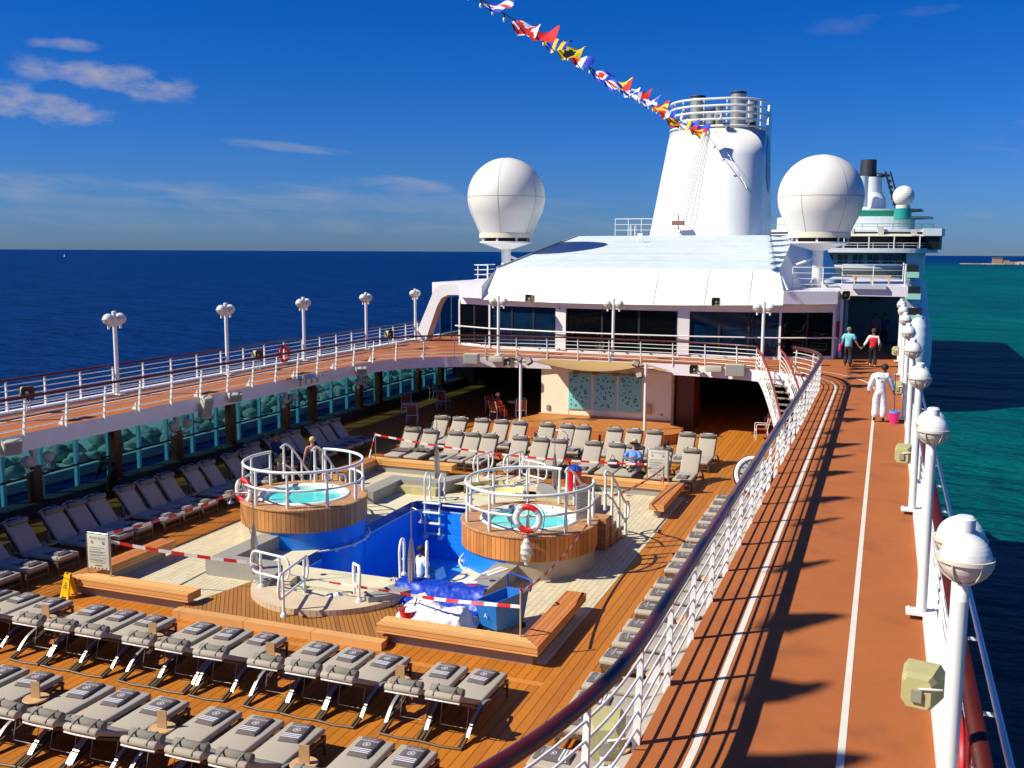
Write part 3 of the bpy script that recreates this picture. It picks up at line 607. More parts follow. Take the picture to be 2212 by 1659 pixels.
# ---- funnel
def funnel():
    t = thing('funnel', 'tall white ship funnel with tube rings and steel exhaust pipes', 'funnel', (0, 76, 9.2))
    Z0, Z1 = 9.15, 16.75
    def hwz(z): return 3.78 - .36 * (z - Z0) / (Z1 - Z0)
    def y0z(z): return 66.9 + 4.5 * (z - Z0) / (Z1 - Z0)
    def flank(y, z):
        ys = y0z(z) + 2.9; return hwz(z) - .42 * max(0, y - ys) / (81.0 - ys)
    def plan(z, n=12, y1=81.0):
        hw, y0 = hwz(z), y0z(z); rx, ry = hw * 0.78, 2.9; out = []
        for k in range(n + 1):
            a = -PI / 2 + PI / 2 * k / n; out.append((hw - rx + rx * math.cos(a), y0 + ry + ry * math.sin(a), z))
        out += [(flank(y1, z), y1, z), (flank(y1, z) - .9, y1 + .8, z)]
        return [(-x, y, z_) for x, y, z_ in out[::-1]] + out
    secs = [plan(Z0 + (Z1 - Z0) * f) for f in (0, .25, .5, .75, 1)]
    mb = MB()
    for a, b in zip(secs[:-1], secs[1:]): mb.strip(a, b, sm=True, closed=True)
    ins = [(x * .96, 72 + (y - 72) * .97 + .1, z - 1.0) for x, y, z in secs[-1]]; mb.strip(secs[-1], ins, 1, closed=True); mb.add(ins, [tuple(range(len(ins)))], 1)
    mb.build('casing', [mat('funnel_white', (0.82, 0.82, 0.80), 0.28, vary=0.03, vscale=1.0, coord='World'), mat('soot', (0.06, 0.045, 0.04), 0.8)], t, fix=True)
    for s in (-1, 1):
        f = [(76.2, 16.5), (81.0, 16.5), (81.0, 18.9), (77.6, 19.0), (76.9, 18.4)]
        mb = MB(); vs = [(s * (flank(y, 16.6) - .12), y, z) for y, z in f] + [(s * (flank(y, 16.6) + .02), y, z) for y, z in f]; mb.add(vs, [(0, 1, 2, 3, 4), (9, 8, 7, 6, 5)] + [(i, (i + 1) % 5, 5 + (i + 1) % 5, 5 + i) for i in range(5)]); mb.build('fin', mat('funnel_white', (0, 0, 0)), t, fix=True)
    for k, z in enumerate((16.9, 17.36, 17.82, 18.28, 18.74)):
        P = [(x * .99, y, z) for x, y, _ in plan(Z1, 12) if y < 77.2]
        MB().tube(P, 0.085, 8).build('ring_tube', rail_white, t)
    mb = MB()
    for a in (-3.0, -2.2, -.6, 1.0, 2.4, 3.1): 
        y = 71.5 + (abs(a) / 3.2) ** 3 * 2.0; mb.bar((a, y + .15, 16.6), (a * .99, y + .2, 18.74), 0.08, 0.2, up=(0, 1, 0))
    mb.build('ring_support', white, t)
    for x, y, r, z in ((-1.55, 74.6, .55, 19.45), (1.35, 74.6, .55, 19.6), (-.15, 75.2, .36, 18.8), (2.1, 76.4, .4, 19.3), (-.9, 77, .45, 18.8)):
        mb = MB(); mb.lathe([(r, 15.2), (r, z), (r - .05, z), (r - .06, z - .6)], (x, y, 0), 20); mb.lathe([(r + .01, z - .16), (r + .02, z - .02)], (x, y, 0), 20, 1); mb.build('exhaust_pipe', [alu, black], t)
    mb = MB(); mb.b2((-2.4, 75.8, 15.5), (2.4, 79.6, 17.6)); mb.build('machinery', mat('machinery', (0.07, 0.04, 0.04), 0.8), t)
    MB().lathe([(.10, 0), (.26, -.5), (.22, -.5), (.05, -.1)], seg=14, M=Matrix.Translation((.55, 71.2, 17.5)) @ Matrix.Rotation(R(-90), 4, 'X')).build('ship_horn', white, t)
    # oval emblem on the right flank
    side = flank
    mb = MB(); c = (77.4, 14.7); A_, B_ = 2.1, 2.1; pts = [(c[0] + A_ * math.cos(2 * PI * k / 40), c[1] + B_ * math.sin(2 * PI * k / 40)) for k in range(40)]
    mb.add([(side(y, z) + .03, y, z) for y, z in pts], [tuple(range(40))], 0)
    star = []
    for k in range(8):
        rr = (1.4, .35)[k % 2]; a = k * PI / 4 + PI / 2; star.append((c[0] + rr * math.cos(a), c[1] + rr * math.sin(a)))
    mb.add([(side(y, z) + .05, y, z) for y, z in star], [tuple(range(8))], 1)
    ringp = [[(c[0] + q * A_ * math.cos(2 * PI * k / 40), c[1] + q * B_ * math.sin(2 * PI * k / 40)) for k in range(40)] for q in (.86, .91)]
    mb.strip([(side(y, z) + .045, y, z) for y, z in ringp[0]], [(side(y, z) + .045, y, z) for y, z in ringp[1]], 1, closed=True)
    mb.build('emblem', [mat('emblem_teal', (0.01, 0.11, 0.16), 0.3), mat('emblem_pale', (0.35, 0.62, 0.62), 0.4)], t)
    h = thing('hoist_cradle', 'small brown maintenance cradle hanging on thin cables down the funnel front', 'cradle', (-1.2, 66.6, 9.9))
    MB().b2((-1.6, 66.45, 9.95), (-.8, 66.8, 10.25)).build('cradle', mat('cradle_brown', (0.25, 0.13, 0.1), 0.7), h)
    mb = MB(); mb.lathe([(.16, -.04), (.2, 0), (.16, .04)], M=Matrix.Translation((-1.15, 66.4, 9.6)) @ Matrix.Rotation(R(90), 4, 'X'), seg=14); mb.cyl((-1.15, 66.5, 9.6), (-1.2, 66.6, 10.7), .04, 6); mb.build('wheel', dark_steel, h)
    mb = MB()
    for x in (-1.62, -1.2, -.86): mb.cyl((x, 66.6, 10.2), (-.1 + x * .1, 71.2, 16.75), 0.016, 5)
    mb.build('cable', dark_steel, h)
    t2 = thing('stay_wire', 'thin stay wire slanting across the white funnel front', 'cable', (0.2, 71.2, 16.4)); MB().cyl((0.2, 71.2, 16.75), (3.0, 68.4, 12.4), 0.012, 5).build('wire', steel, t2)
funnel()
fl = thing('roof_floodlight', 'small white floodlight standing on the sloping roof', 'floodlight', (-1.6, 57.5, 8.7))
mb = MB(); mb.b2((-1.72, 57.4, 8.95), (-1.42, 57.5, 9.25)); mb.bar((-1.7, 57.5, 8.6), (-1.7, 57.5, 9.2), .03, .03, up=(0, 1, 0)); mb.bar((-1.44, 57.5, 8.6), (-1.44, 57.5, 9.2), .03, .03, up=(0, 1, 0)); mb.build('lamp', white, fl)

# ------------------------------------------------------------------ lower forward area: stage, stage wall, bulkhead
def stage():
    t = thing('stage', 'low curved wooden stage in front of the cream wall', 'stage', (0, 43, 0))
    def rc(cx, cy, r, a0, a1, n=8): return [(cx + r * math.cos(R(a0 + (a1 - a0) * k / n)), cy + r * math.sin(R(a0 + (a1 - a0) * k / n))) for k in range(n + 1)]
    pl = [(-3.3, 44.6)] + rc(-3.0, 42.2, 1.0, 180, 270) + rc(2.9, 42.25, 1.05, 270, 360) + [(3.9, 43.4), (3.2, 43.9), (3.12, 44.6)]
    MB().prism(pl, 0.0, 0.45, 0, top=0, side=1).build('platform', [stage_teak, plank('stage_riser', (0.50, 0.17, 0.05), (0.08, 0.03, 0.01), 'X', 0.12, 0.07, vary=.2)], t)
    w = thing('stage_wall', 'cream wall behind the stage under the upper deck', 'wall', (0, 44.65, 0))
    MB().b2((-3.2, 44.65, 0.0), (3.06, 50, 2.66)).build('wall', cream, w)
    mb = MB(); mb.b2((-3.3, 44.58, .455), (3.1, 44.645, .52)); mb.build('skirting', mat('skirting', (0.6, .3, .12), .5), w)
    mb = MB(); mb.b2((-1.83, 44.635, .5), (-1.815, 44.648, 2.6)); mb.build('panel_joint', mat('joint', (.4, .33, .24), .7), w)
    rnd = random.Random(3)
    for k, x0 in enumerate((-1.82, -.6, .6)):
        a = thing('art_panel', ['aqua panel with dark ovals, leftmost on the cream wall', 'aqua panel with dark ovals, middle one on the cream wall', 'aqua panel with dark ovals, rightmost on the cream wall'][k], 'art panel', (x0 + .54, 44.6, .8), 0, 'aqua panels on the stage wall')
        mb = MB().rbox((x0 + .54, 44.61, 1.66), (1.09, .05, 1.74), .02); sp = []
        for i in range(400):
            x, z = rnd.uniform(.12, .97), rnd.uniform(.14, 1.62); big = len(sp) < 5
            rr = rnd.uniform(.085, .12) if big else rnd.uniform(.035, .06)
            if any((x - q[0]) ** 2 + (z - q[1]) ** 2 < (rr + q[2] + .05) ** 2 for q in sp): continue
            sp.append((x, z, rr))
            if len(sp) > 21: break
        for x, z, rr in sp:
            ang = rnd.choice((-1, 1)) * rnd.uniform(.3, .9); el = rnd.uniform(.5, .8); n = 18; o = []; inn = []
            for q in range(n):
                c, s_ = math.cos(2 * PI * q / n) * rr * el, math.sin(2 * PI * q / n) * rr
                o.append((x0 + x + c * math.cos(ang) + s_ * math.sin(ang), 44.582, .79 + z - c * math.sin(ang) + s_ * math.cos(ang)))
            cx = Vector((x0 + x, 44.582, .79 + z)); inn = [cx + (Vector(p) - cx) * .5 for p in o]
            if rr > .08: mb.strip(o, inn, 1, closed=True)
            else: mb.add(o, [tuple(range(n))], 1)
        mb.build('panel', [aqua, deepteal], a)
    lb = thing('light_bar', 'brown picture light bar above the aqua panels', 'light bar', (0, 44.4, 2.64)); mb = MB(); mb.b2((-1.5, 44.35, 2.56), (1.35, 44.45, 2.62)); mb.build('bar', mat('bar_brown', (.25, .14, .07), .6), lb)
    for x in (-1.4, -.5, .5, 1.25): MB().b2((x - .12, 44.33, 2.5), (x + .12, 44.5, 2.65)).build('bracket', mat('bar_brown', (.25, .14, .07), .6), lb)
    for nm, lab, lo, hi, m in (('wooden_box', 'small brown wooden box fixed to the cream wall right of the aqua panels', (1.87, 44.5, .78), (2.2, 44.648, 1.2), wood_light), ('wall_socket', 'small grey socket box low on the cream wall left of the aqua panels', (-2.92, 44.58, .68), (-2.76, 44.648, .92), grille), ('wall_socket', 'tiny dark socket low at the right end of the cream wall', (2.6, 44.6, .72), (2.7, 44.648, .82), grille)):
        o = MB().rbox([(lo[i] + hi[i]) / 2 for i in range(3)], [hi[i] - lo[i] for i in range(3)], .012).build(nm, m); tag(o, lab, 'box' if nm == 'wooden_box' else 'socket')
    # stage poles and awning
    for k, (x, y) in enumerate(((-3.36, 42.19), (2.42, 42.2))):
        p = thing('stage_pole', ['white pole with lamps at the left front of the stage', 'white pole with lamps at the right front of the stage'][k], 'pole', (x, y, 0), 0, 'lamp poles at the stage')
        MB().tube([(x, y, .0), (x, y, 3.36)], .065, 12).build('pole', rail_white, p)
        for dx, dz, a in (((-.05, .0, .6), (.45, -.12, -.6)) if k == 0 else ((-.42, .0, .3), (-.25, -.5, -.3))):
            M = Matrix.Translation((x + dx, y - .1, 3.36 + dz)) @ Matrix.Rotation(a, 4, 'Y') @ Matrix.Rotation(-.4, 4, 'X')
            f = MB().rbox((0, 0, 0), (.3, .16, .26), .03, M=M).build('floodlight', dark_steel, p)
            MB().box((0, -.086, 0), (.24, .006, .2), M=M).build('lens', mat('lamp_lens', (.35, .3, .22), .2), f)
        mb = MB(); mb.bar((x - .45, y, 3.2), (x + .35, y, 3.2), .05, .05); mb.build('cross_arm', rail_white, p)
        if k == 0: horn(p, (x - .55, y - .1, 3.15), -.2, False)
    aw = thing('awning', 'tan canvas awning sagging between the stage poles and the upper deck edge', 'awning', (0, 43.3, 3.2))
    A, B = Vector((-3.25, 42.2, 3.38)), Vector((2.38, 42.2, 3.32)); Cc, D = Vector((-3.0, 44.42, 3.13)), Vector((3.05, 44.40, 3.13)); n = 14; rows = []
    for j in range(n + 1):
        v = j / n; row = []
        for i in range(n + 1):
            u = i / n; p = (A.lerp(B, u)).lerp(Cc.lerp(D, u), v); p.z -= .50 * 4 * u * (1 - u) * (1 - v) + .10 * math.sin(PI * v) + .28 * v * max(0, (u - .8) / .2); p.y += .75 * 4 * u * (1 - u) * (1 - v); row.append(p)
        rows.append(row)
    mb = MB()
    for r0, r1 in zip(rows[:-1], rows[1:]): mb.strip(r0, r1, sm=True)
    mb.build('canvas', canvas, aw, fix=True)
    mb = MB(); mb.tube(rows[0], .02, 6); mb.build('edge_rope', canvas, aw)
def horn(parent, p, az, up=True, label=None, name='horn_speaker', scale=1.0):
    """beige horn loudspeaker facing azimuth az (0 = towards -y)"""
    M = Matrix.Translation(Vector(p)) @ Matrix.Rotation(az, 4, 'Z') @ Matrix.Scale(scale, 4)
    mb = MB(); pr = [(.13, .24, .15), (.165, .15, .175), (.19, -.06, .20), (.20, -.12, .205)]
    rows = []
    for hw, y, hh in pr:
        c = .25; rows.append([M @ Vector((hw * a, y, hh * b)) for a, b in ((-1, -1 + c * 1.4), (-1 + c, -1), (1 - c, -1), (1, -1 + c * 1.4), (1, 1 - c * 1.4), (1 - c, 1), (-1 + c, 1), (-1, 1 - c * 1.4))])
    for a, b in zip(rows[:-1], rows[1:]): mb.strip(a, b, closed=True)
    mb.add(rows[0], [tuple(range(8))]); inner = [M @ Vector((0, .06, 0)) + (q - M @ Vector((0, -.12, 0))) * .3 for q in rows[-1]]
    mb.strip(rows[-1], inner, 1, closed=True); mb.add(inner, [tuple(range(8))], 1)
    mb.lathe([(.001, -.02), (.055, -.02), (.055, .05)], seg=12, mi=2, M=M @ Matrix.Translation((0, -.0, 0)) @ Matrix.Rotation(R(90), 4, 'X'))
    mb.b2((-.05, .24, -.08), (.05, .275, .04), 3, M); mb.cyl(M @ Vector((-.02, .26, .06)), M @ Vector((-.24, .26, .1)), .012, 5, 2)
    o = mb.build(name, [horn_beige, mat('horn_inside', (.10, .085, .05), .7), offwhite, mat('horn_mount', (.28, .27, .2), .5)], parent, fix=True)
    if label: tag(o, label, 'loudspeaker')
    return o
stage()
bw = thing('forward_bulkhead', 'bulkhead coloured near black for the shade behind the bar area under the upper deck', 'wall', (0, 56, 0))
MB().b2((-12.9, 56, 0), (12.9, 56.2, 2.66)).build('wall', shade_black, bw)
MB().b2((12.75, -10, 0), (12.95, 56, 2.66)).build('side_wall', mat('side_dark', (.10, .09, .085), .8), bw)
cb = thing('bar_cabinet', 'brown cabinet beside the right end of the stage wall', 'cabinet', (3.5, 46, 0)); MB().b2((3.2, 45.2, 0), (4.0, 46.8, 2.5)).build('cabinet', pillar_brown, cb); MB().b2((4.01, 45.4, .8), (4.03, 46.6, 1.6)).build('door_panel', mat('dark_red', (0, 0, 0)), cb)

# ------------------------------------------------------------------ left glass windbreak under the walkway
def windbreak():
    t = thing('glass_windbreak', 'tinted glass windbreak with aqua mullions along the left side of the pool deck', 'windbreak', (-12.85, 36, 0))
    MB().b2((-12.98, 10, 0.0), (-12.78, 56, 0.22)).build('sill', mat('sill_aqua', (.16, .42, .45), .5), t)
    step = 1.48; y = 13.43; k = 0
    while y < 55:
        MB().b2((-12.93, y - .055, .22), (-12.80, y + .055, 2.66)).build('mullion', teal_paint, t)
        MB().b2((-12.875, y + .06, .22), (-12.865, y + step - .06, 2.66)).build('pane', glass('tinted_glass', (0.30, 0.50, 0.56), 0.03), t)
        y += step; k += 1
    MB().tube([(-12.6, 10, 1.15), (-12.6, 56, 1.15)], .035, 8).build('handrail', mat('dark_rail', (.06, .02, .012), .4), t)
    names = ['pillar']; n = 0
    ys = [13.2, 16.4, 19.7, 22.98, 26.45, 29.6, 32.85, 36.73, 38.9, 43.26, 45.3, 49.9, 53]
    for i, y in enumerate(ys):
        p = thing('wooden_pillar', 'dark brown pillar against the glass windbreak, %s from the near left corner' % ORDS[i], 'pillar', (-12.3, y, 0), 0, 'brown pillars along the windbreak')
        top = 1.55 if i % 2 == 1 else 2.66
        MB().rbox((-12.3, y, top / 2), (.30, .34, top), .02).build('column', pillar_brown, p)
        if i % 2 == 1:
            MB().b2((-12.38, y - .08, 1.55), (-12.22, y + .08, 2.66)).build('upper_post', offwhite, p)
            for s in (-1, 1):
                lo = MB(); lo.cyl((-12.2, y, 1.45), (-12.12, y + s * .4, 1.46), .025, 6); lo.cyl((-12.12, y + s * .4, 1.42), (-12.12, y + s * .4, 1.6), .05, 8); lo.build('lamp_arm', offwhite, p)
                MB().sphere((-12.12, y + s * .4, 1.76), .185, 18, 12).build('lamp_globe', globe_mat, p)
    # low upholstered ledge inside the glass
    l = thing('window_ledge', 'long dark upholstered ledge below the glass windbreak', 'ledge', (-12.1, 30, 0))
    MB().rbox((-12.3, 33, .22), (.75, 46, .44), .05).build('ledge', mat('ledge_dark', (.035, .035, .04), .9, vary=.4, vscale=9), l)
windbreak()

# ------------------------------------------------------------------ breakwater with boulders (seen through the glass)
def breakwater():
    o = MB(); o.b2((-110, 30, SEA - 2), (-81.5, 330, SEA + 1.2)); tag(o.build('breakwater', mat('breakwater_concrete', (.62, .66, .58), .9, vary=.2, vscale=.4, coord='World')), 'long pale concrete breakwater beyond the glass windbreak', 'breakwater')
    protos = []; rm = mat('boulder', (.42, .50, .38), .95, vary=.35, vscale=.9, bump=.6, bscale=3)
    for k in range(4):
        rnd = random.Random(k); bm = bmesh.new(); bmesh.ops.create_icosphere(bm, subdivisions=3, radius=1.0)
        from mathutils import noise
        for v in bm.verts: v.co *= 1 + .38 * noise.noise(v.co * 1.1 + Vector((k * 7, 0, 0))) + .15 * noise.noise(v.co * 2.6); v.co.z *= .8
        me = bpy.data.meshes.new('boulder'); bm.to_mesh(me); bm.free(); me.materials.append(rm)
        for p in me.polygons: p.use_smooth = True
        protos.append(me)
    rnd = random.Random(11); n = 0; y = 78.0
    while y < 235 and n < 240:
        for j in range(2):
            o = bpy.data.objects.new('boulder', protos[rnd.randrange(4)]); C.objects.link(o); s = rnd.uniform(.75, 1.45) * (1.1 if j else .9)
            o.location = (-84 - j * 2.6 + rnd.uniform(-.9, .9), y + rnd.uniform(-.8, .8), SEA + 1.0 + s * .4 + j * .55); o.scale = (s, s * rnd.uniform(.8, 1.3), s * rnd.uniform(.8, 1.25)); o.rotation_euler = (rnd.uniform(-.5, .5), rnd.uniform(-.5, .5), rnd.uniform(0, 6))
            tag(o, 'grey green boulder piled on the breakwater seen through the glass', 'boulder', 'boulders on the breakwater'); n += 1
        y += 1.62
    # far jetty on the right
    j = MB(); rnd = random.Random(5); pts = []
    for k in range(60):
        x = 200 + k * 12; j.prism([(x, 3040 + rnd.uniform(-6, 6)), (x + 14, 3035 + rnd.uniform(-6, 6)), (x + 14, 3080), (x, 3080)], SEA - 2, SEA + (2.2 if x < 300 else 8 + rnd.uniform(-1.5, 2.5)))
    tag(j.build('jetty', mat('jetty_stone', (.42, .33, .22), .9, vary=.3, vscale=.05, coord='World')), 'low stone jetty far across the water on the right', 'jetty')
    b = thing('jetty_building', 'small brown building standing on the far jetty', 'building', (292, 3050, SEA))
    MB().b2((280, 3040, SEA), (304, 3060, SEA + 17)).build('wall', mat('jetty_wall', (.30, .22, .14), .9), b); MB().b2((304, 3042, SEA), (322, 3058, SEA + 11)).build('annex', mat('jetty_annex', (.34, .12, .08), .9), b); MB().b2((279, 3039, SEA + 17), (305, 3061, SEA + 18.5)).build('roof', mat('jetty_roof', (.2, .14, .1), .9), b)
    hm = MB(); rnd = random.Random(2); top = []; base = []
    for k in range(61):
        x = -800 + k * 90; h = 20 + 75 * math.exp(-((k - 34) / 12) ** 2) + 40 * math.exp(-((k - 52) / 6) ** 2) + rnd.uniform(-5, 5); top.append((x, 17000 + 200, SEA + max(h, 2))); base.append((x, 16000, SEA - 5))
    hm.strip(base, top, sm=True); hm.strip(top, [(p[0], 19000, SEA) for p in top], sm=True); struct(hm, 'hills', mat('hill_haze_blue', (.10, .16, .22), .95, vary=.2, vscale=.002, coord='World'))  # blue distance haze is put into the hill base colour
    s = thing('sailboat', 'tiny sailing boat with white sail far out on the left sea', 'sailboat', (-3092, 3144, SEA))
    MB().add([(-3092, 3144, SEA + 1), (-3088, 3144, SEA + 1), (-3091.8, 3144, SEA + 10), (-3092, 3144.3, SEA + 1), (-3088, 3144.3, SEA + 1), (-3091.8, 3144.3, SEA + 10)], [(0, 1, 2), (5, 4, 3), (0, 3, 4, 1), (1, 4, 5, 2), (2, 5, 3, 0)]).build('sail', offwhite, s)
    MB().prism([(-3094, 3143), (-3087, 3143.4), (-3086, 3144), (-3087, 3144.6), (-3094, 3145)], SEA, SEA + 1).build('hull', offwhite, s)
breakwater()

# ------------------------------------------------------------------ the other cruise ship moored ahead
def other_ship():
    t = thing('cruise_ship', 'white cruise ship with green glass decks moored ahead on the right', 'ship', (4, 200, SEA))
    CX = 3.8
    def plan(hw, ys, rnd_=9.0, n=14, yl=330, p=2.6):
        out = [(CX + hw, yl)]
        for k in range(n + 1):
            a = PI / 2 * k / n; c, s = math.cos(a), math.sin(a); out.append((CX + hw * c ** (2 / p), ys + rnd_ - rnd_ * s ** (2 / p)))
        out += [(2 * CX - x, y) for x, y in out[::-1]]; return out
    hullm = mat('ship_white', (.74, .78, .80), .45, vary=.05, vscale=.15, coord='World'); green = mat('ship_green_glass', (.02, .22, .13), .15); dk = mat('ship_dark', (.012, .012, .014), .5); mint = mat('ship_mint', (.30, .62, .47), .5); yel = mat('ship_cream', (.62, .58, .40), .6); awn = mat('ship_awning', (.66, .62, .50), .6); turq = mat('ship_teal', (.02, .30, .26), .4)
    lv = [(-22, 13.2, 196), (-17, 15.0, 191), (-13, 16.0, 189.3), (-9, 16.1, 188.8), (-4, 15.8, 189), (0, 15.3, 189.6), (3.5, 14.7, 190)]
    mb = MB(); P = [[(x, y, z) for x, y in plan(hw, ys)] for z, hw, ys in lv]
    for a, b in zip(P[:-1], P[1:]): mb.strip(a, b, sm=True)
    mb.build('hull', hullm, t)
    for s_ in (-1, 1): MB().prism([(CX + s_ * 11.2, 192.3), (CX + s_ * 12.8, 192.8), (CX + s_ * 14.0, 194.5), (CX + s_ * 14.5, 198), (CX + s_ * 14.5, 330), (CX + s_ * 11.2, 330)], 3.4, 8.35).build('side_plating', hullm, t, fix=True)
    # rounded corner pod low on the starboard quarter
    MB().sphere((CX + 13.6, 192.3, -9.5), 1, 20, 16, sc=(2.7, 4.0, 8.6)).build('quarter_pod', hullm, t)
    for k, z in enumerate((5.3, 1.5, -2.3, -6.2)):
        mb = MB(); hw = 14.2 + (5.3 - z) * .12; mb.b2((CX + hw - 3.2, 190.2 - .1 * k, z - 1.3), (CX + hw - .9, 191.8, z + .9), 0); mb.b2((CX + hw - 3.4, 189.95 - .1 * k, z - 1.35), (CX + hw - .8, 190.15, z - .35), 1); mb.build('balcony', [dk, mint], t)
    for z, hw, ys, h, m, nm in ((3.4, 13.6, 190.6, .5, hullm, 'deck_band'), (3.9, 13.0, 193.5, 1.6, yel, 'cabin_wall'), (5.5, 13.8, 190.4, .6, hullm, 'deck_band'), (6.1, 13.2, 193.5, 2.2, yel, 'cabin_wall'), (8.3, 15.2, 189.0, .8, hullm, 'deck_band'), (9.1, 14.4, 194, 2.1, dk, 'recess_shade'), (11.2, 15.6, 190, .12, awn, 'awning_rim'), (12.0, 15.8, 191, .45, hullm, 'deck_band'), (12.4, 12.5, 196, 2.5, hullm, 'superstructure'), (14.8, 11.0, 198, 1.25, green, 'glass_screen'), (16.05, 10.4, 199, .35, hullm, 'top_deck')):  # recess is a solid block, its near-black colour stands in for open-deck shade
        pl = plan(hw, ys, 7 if hw > 12 else 5); MB().prism(pl[::-1], z, z + h).build(nm, m, t)
    # awning slope
    a = [(x, y, 11.22) for x, y in plan(15.8, 189.8, 7)]; b = [(x, y, 12.2) for x, y in plan(14.3, 193, 7)]; MB().strip(a, b, sm=True).build('awning', awn, t)
    # wing lounge on the starboard side
    mb = MB(); mb.prism([(18, 193), (20.3, 193.5), (20.9, 197), (20.3, 206), (18, 207)], 8.9, 11.3, 0); mb.prism([(17.5, 192.5), (20.6, 193), (21.3, 197), (20.6, 207), (17.5, 208)], 11.3, 12.6, 1); mb.prism([(17.8, 193), (19.9, 194), (20.3, 197), (19.8, 206), (17.8, 207)], 8.3, 8.9, 1); mb.build('wing_lounge', [dk, hullm], t)
    mb = MB(); mb.prism([(14, 196), (18.6, 198), (19.6, 206), (14, 210)], 14.6, 14.9); mb.prism([(13, 195), (17.2, 199), (17.8, 206), (13, 212)], 16.0, 16.3); mb.build('canopy', mat('ship_canopy', (.25, .45, .40), .4), t)
    for z, hw, ys in ((6.8, 13.7, 190.6), (10.0, 15.0, 189.3), (13.4, 15.6, 191.4)):
        mb = MB(); pl = [p for p in plan(hw, ys, 7) if p[1] < 215]; mb.tube([(x, y, z) for x, y in pl], .06, 5); mb.tube([(x, y, z - .45) for x, y in pl], .04, 5)
        for p, d in along([(x, y, z - 1) for x, y in pl], 2.6): mb.cyl(p, p + Vector((0, 0, 1)), .05, 5)
        mb.build('guard_rail', rail_white if z < 12 else turq, t)
    mb = MB()
    for k in range(9):
        x = CX - 10 + 2.6 * k; mb.b2((x - .9, 193.38, 6.3), (x - .1, 193.5, 7.9))
        mb.b2((x + .1, 193.38, 6.3), (x + .8, 193.5, 7.9))
    mb.build('cabin_window', mat('ship_window', (.05, .07, .08), .2), t)
    for k in range(7):
        x = CX - 12 + 4.2 * k; MB().b2((x - .1, 189.6 + abs(k - 3) * .15, 9.1), (x + .1, 189.8 + abs(k - 3) * .15, 11.2)).build('deck_post', hullm, t)
    # funnel, radome and radar
    mb = MB(); mb.lathe([(3.1, 16.5), (2.9, 18.8), (2.2, 20), (2.0, 23)], (8.0, 212, 0), 20); mb.lathe([(1.3, 17), (1.3, 22.8)], (6.4, 206, 0), 16); mb.build('funnel', hullm, t)
    mb = MB(); mb.lathe([(1.6, 22.8), (1.5, 26.4), (1.35, 26.4)], (7.4, 212, 0), 16); mb.sphere((9.6, 212, 23.3), .9, 12, 8, 0, (1.2, 1, .6)); mb.sphere((5.4, 212, 23.2), .8, 12, 8, 0, (1.2, 1, .6)); mb.build('funnel_top', mat('ship_soot', (.035, .035, .04), .5), t)
    mb = MB()
    for k in range(7): mb.b2((10.6 + .32 * k, 211, 23.0 - 1.1 * k), (11.5 + .32 * k, 211.6, 23.5 - 1.1 * k))
    mb.bar((10.6, 211, 24), (13.0, 211, 16.5), .25, .4); mb.bar((11.5, 211, 24), (13.9, 211, 16.5), .15, .3); mb.build('ladder_mast', dk, t)
    mb = MB(); mb.sphere((14.0, 195, 18.4), 1.85, 20, 14); mb.lathe([(1.2, 15.2), (1.25, 16.8)], (14.0, 195, 0), 16); mb.build('radome', mat('ship_radome', (.78, .76, .68), .4), t)
    mb = MB(); mb.lathe([(1.5, 14.3), (1.5, 16.2)], (14.0, 195, 0), 16, 0); mb.build('radome_base', turq, t)
    mb = MB(); mb.b2((18.4, 196, -2.2), (22.2, 197, -1.9)); mb.bar((20.5, 196.3, -2.2), (21.4, 196.3, .2), .12, .12); mb.bar((21.4, 196.3, -2), (22.0, 196.3, .1), .12, .12); mb.build('mooring_gear', hullm, t)
    mb = MB(); 
    for k, (x, z) in enumerate(((10.5, 13), (16.0, 12.4), (5.5, 12.6))): mb.b2((x - .5, 190.9, 11.5), (x + .5, 191.6, z))
    mb.build('deck_locker', mat('locker', (.60, .55, .5), .6), t)
other_ship()
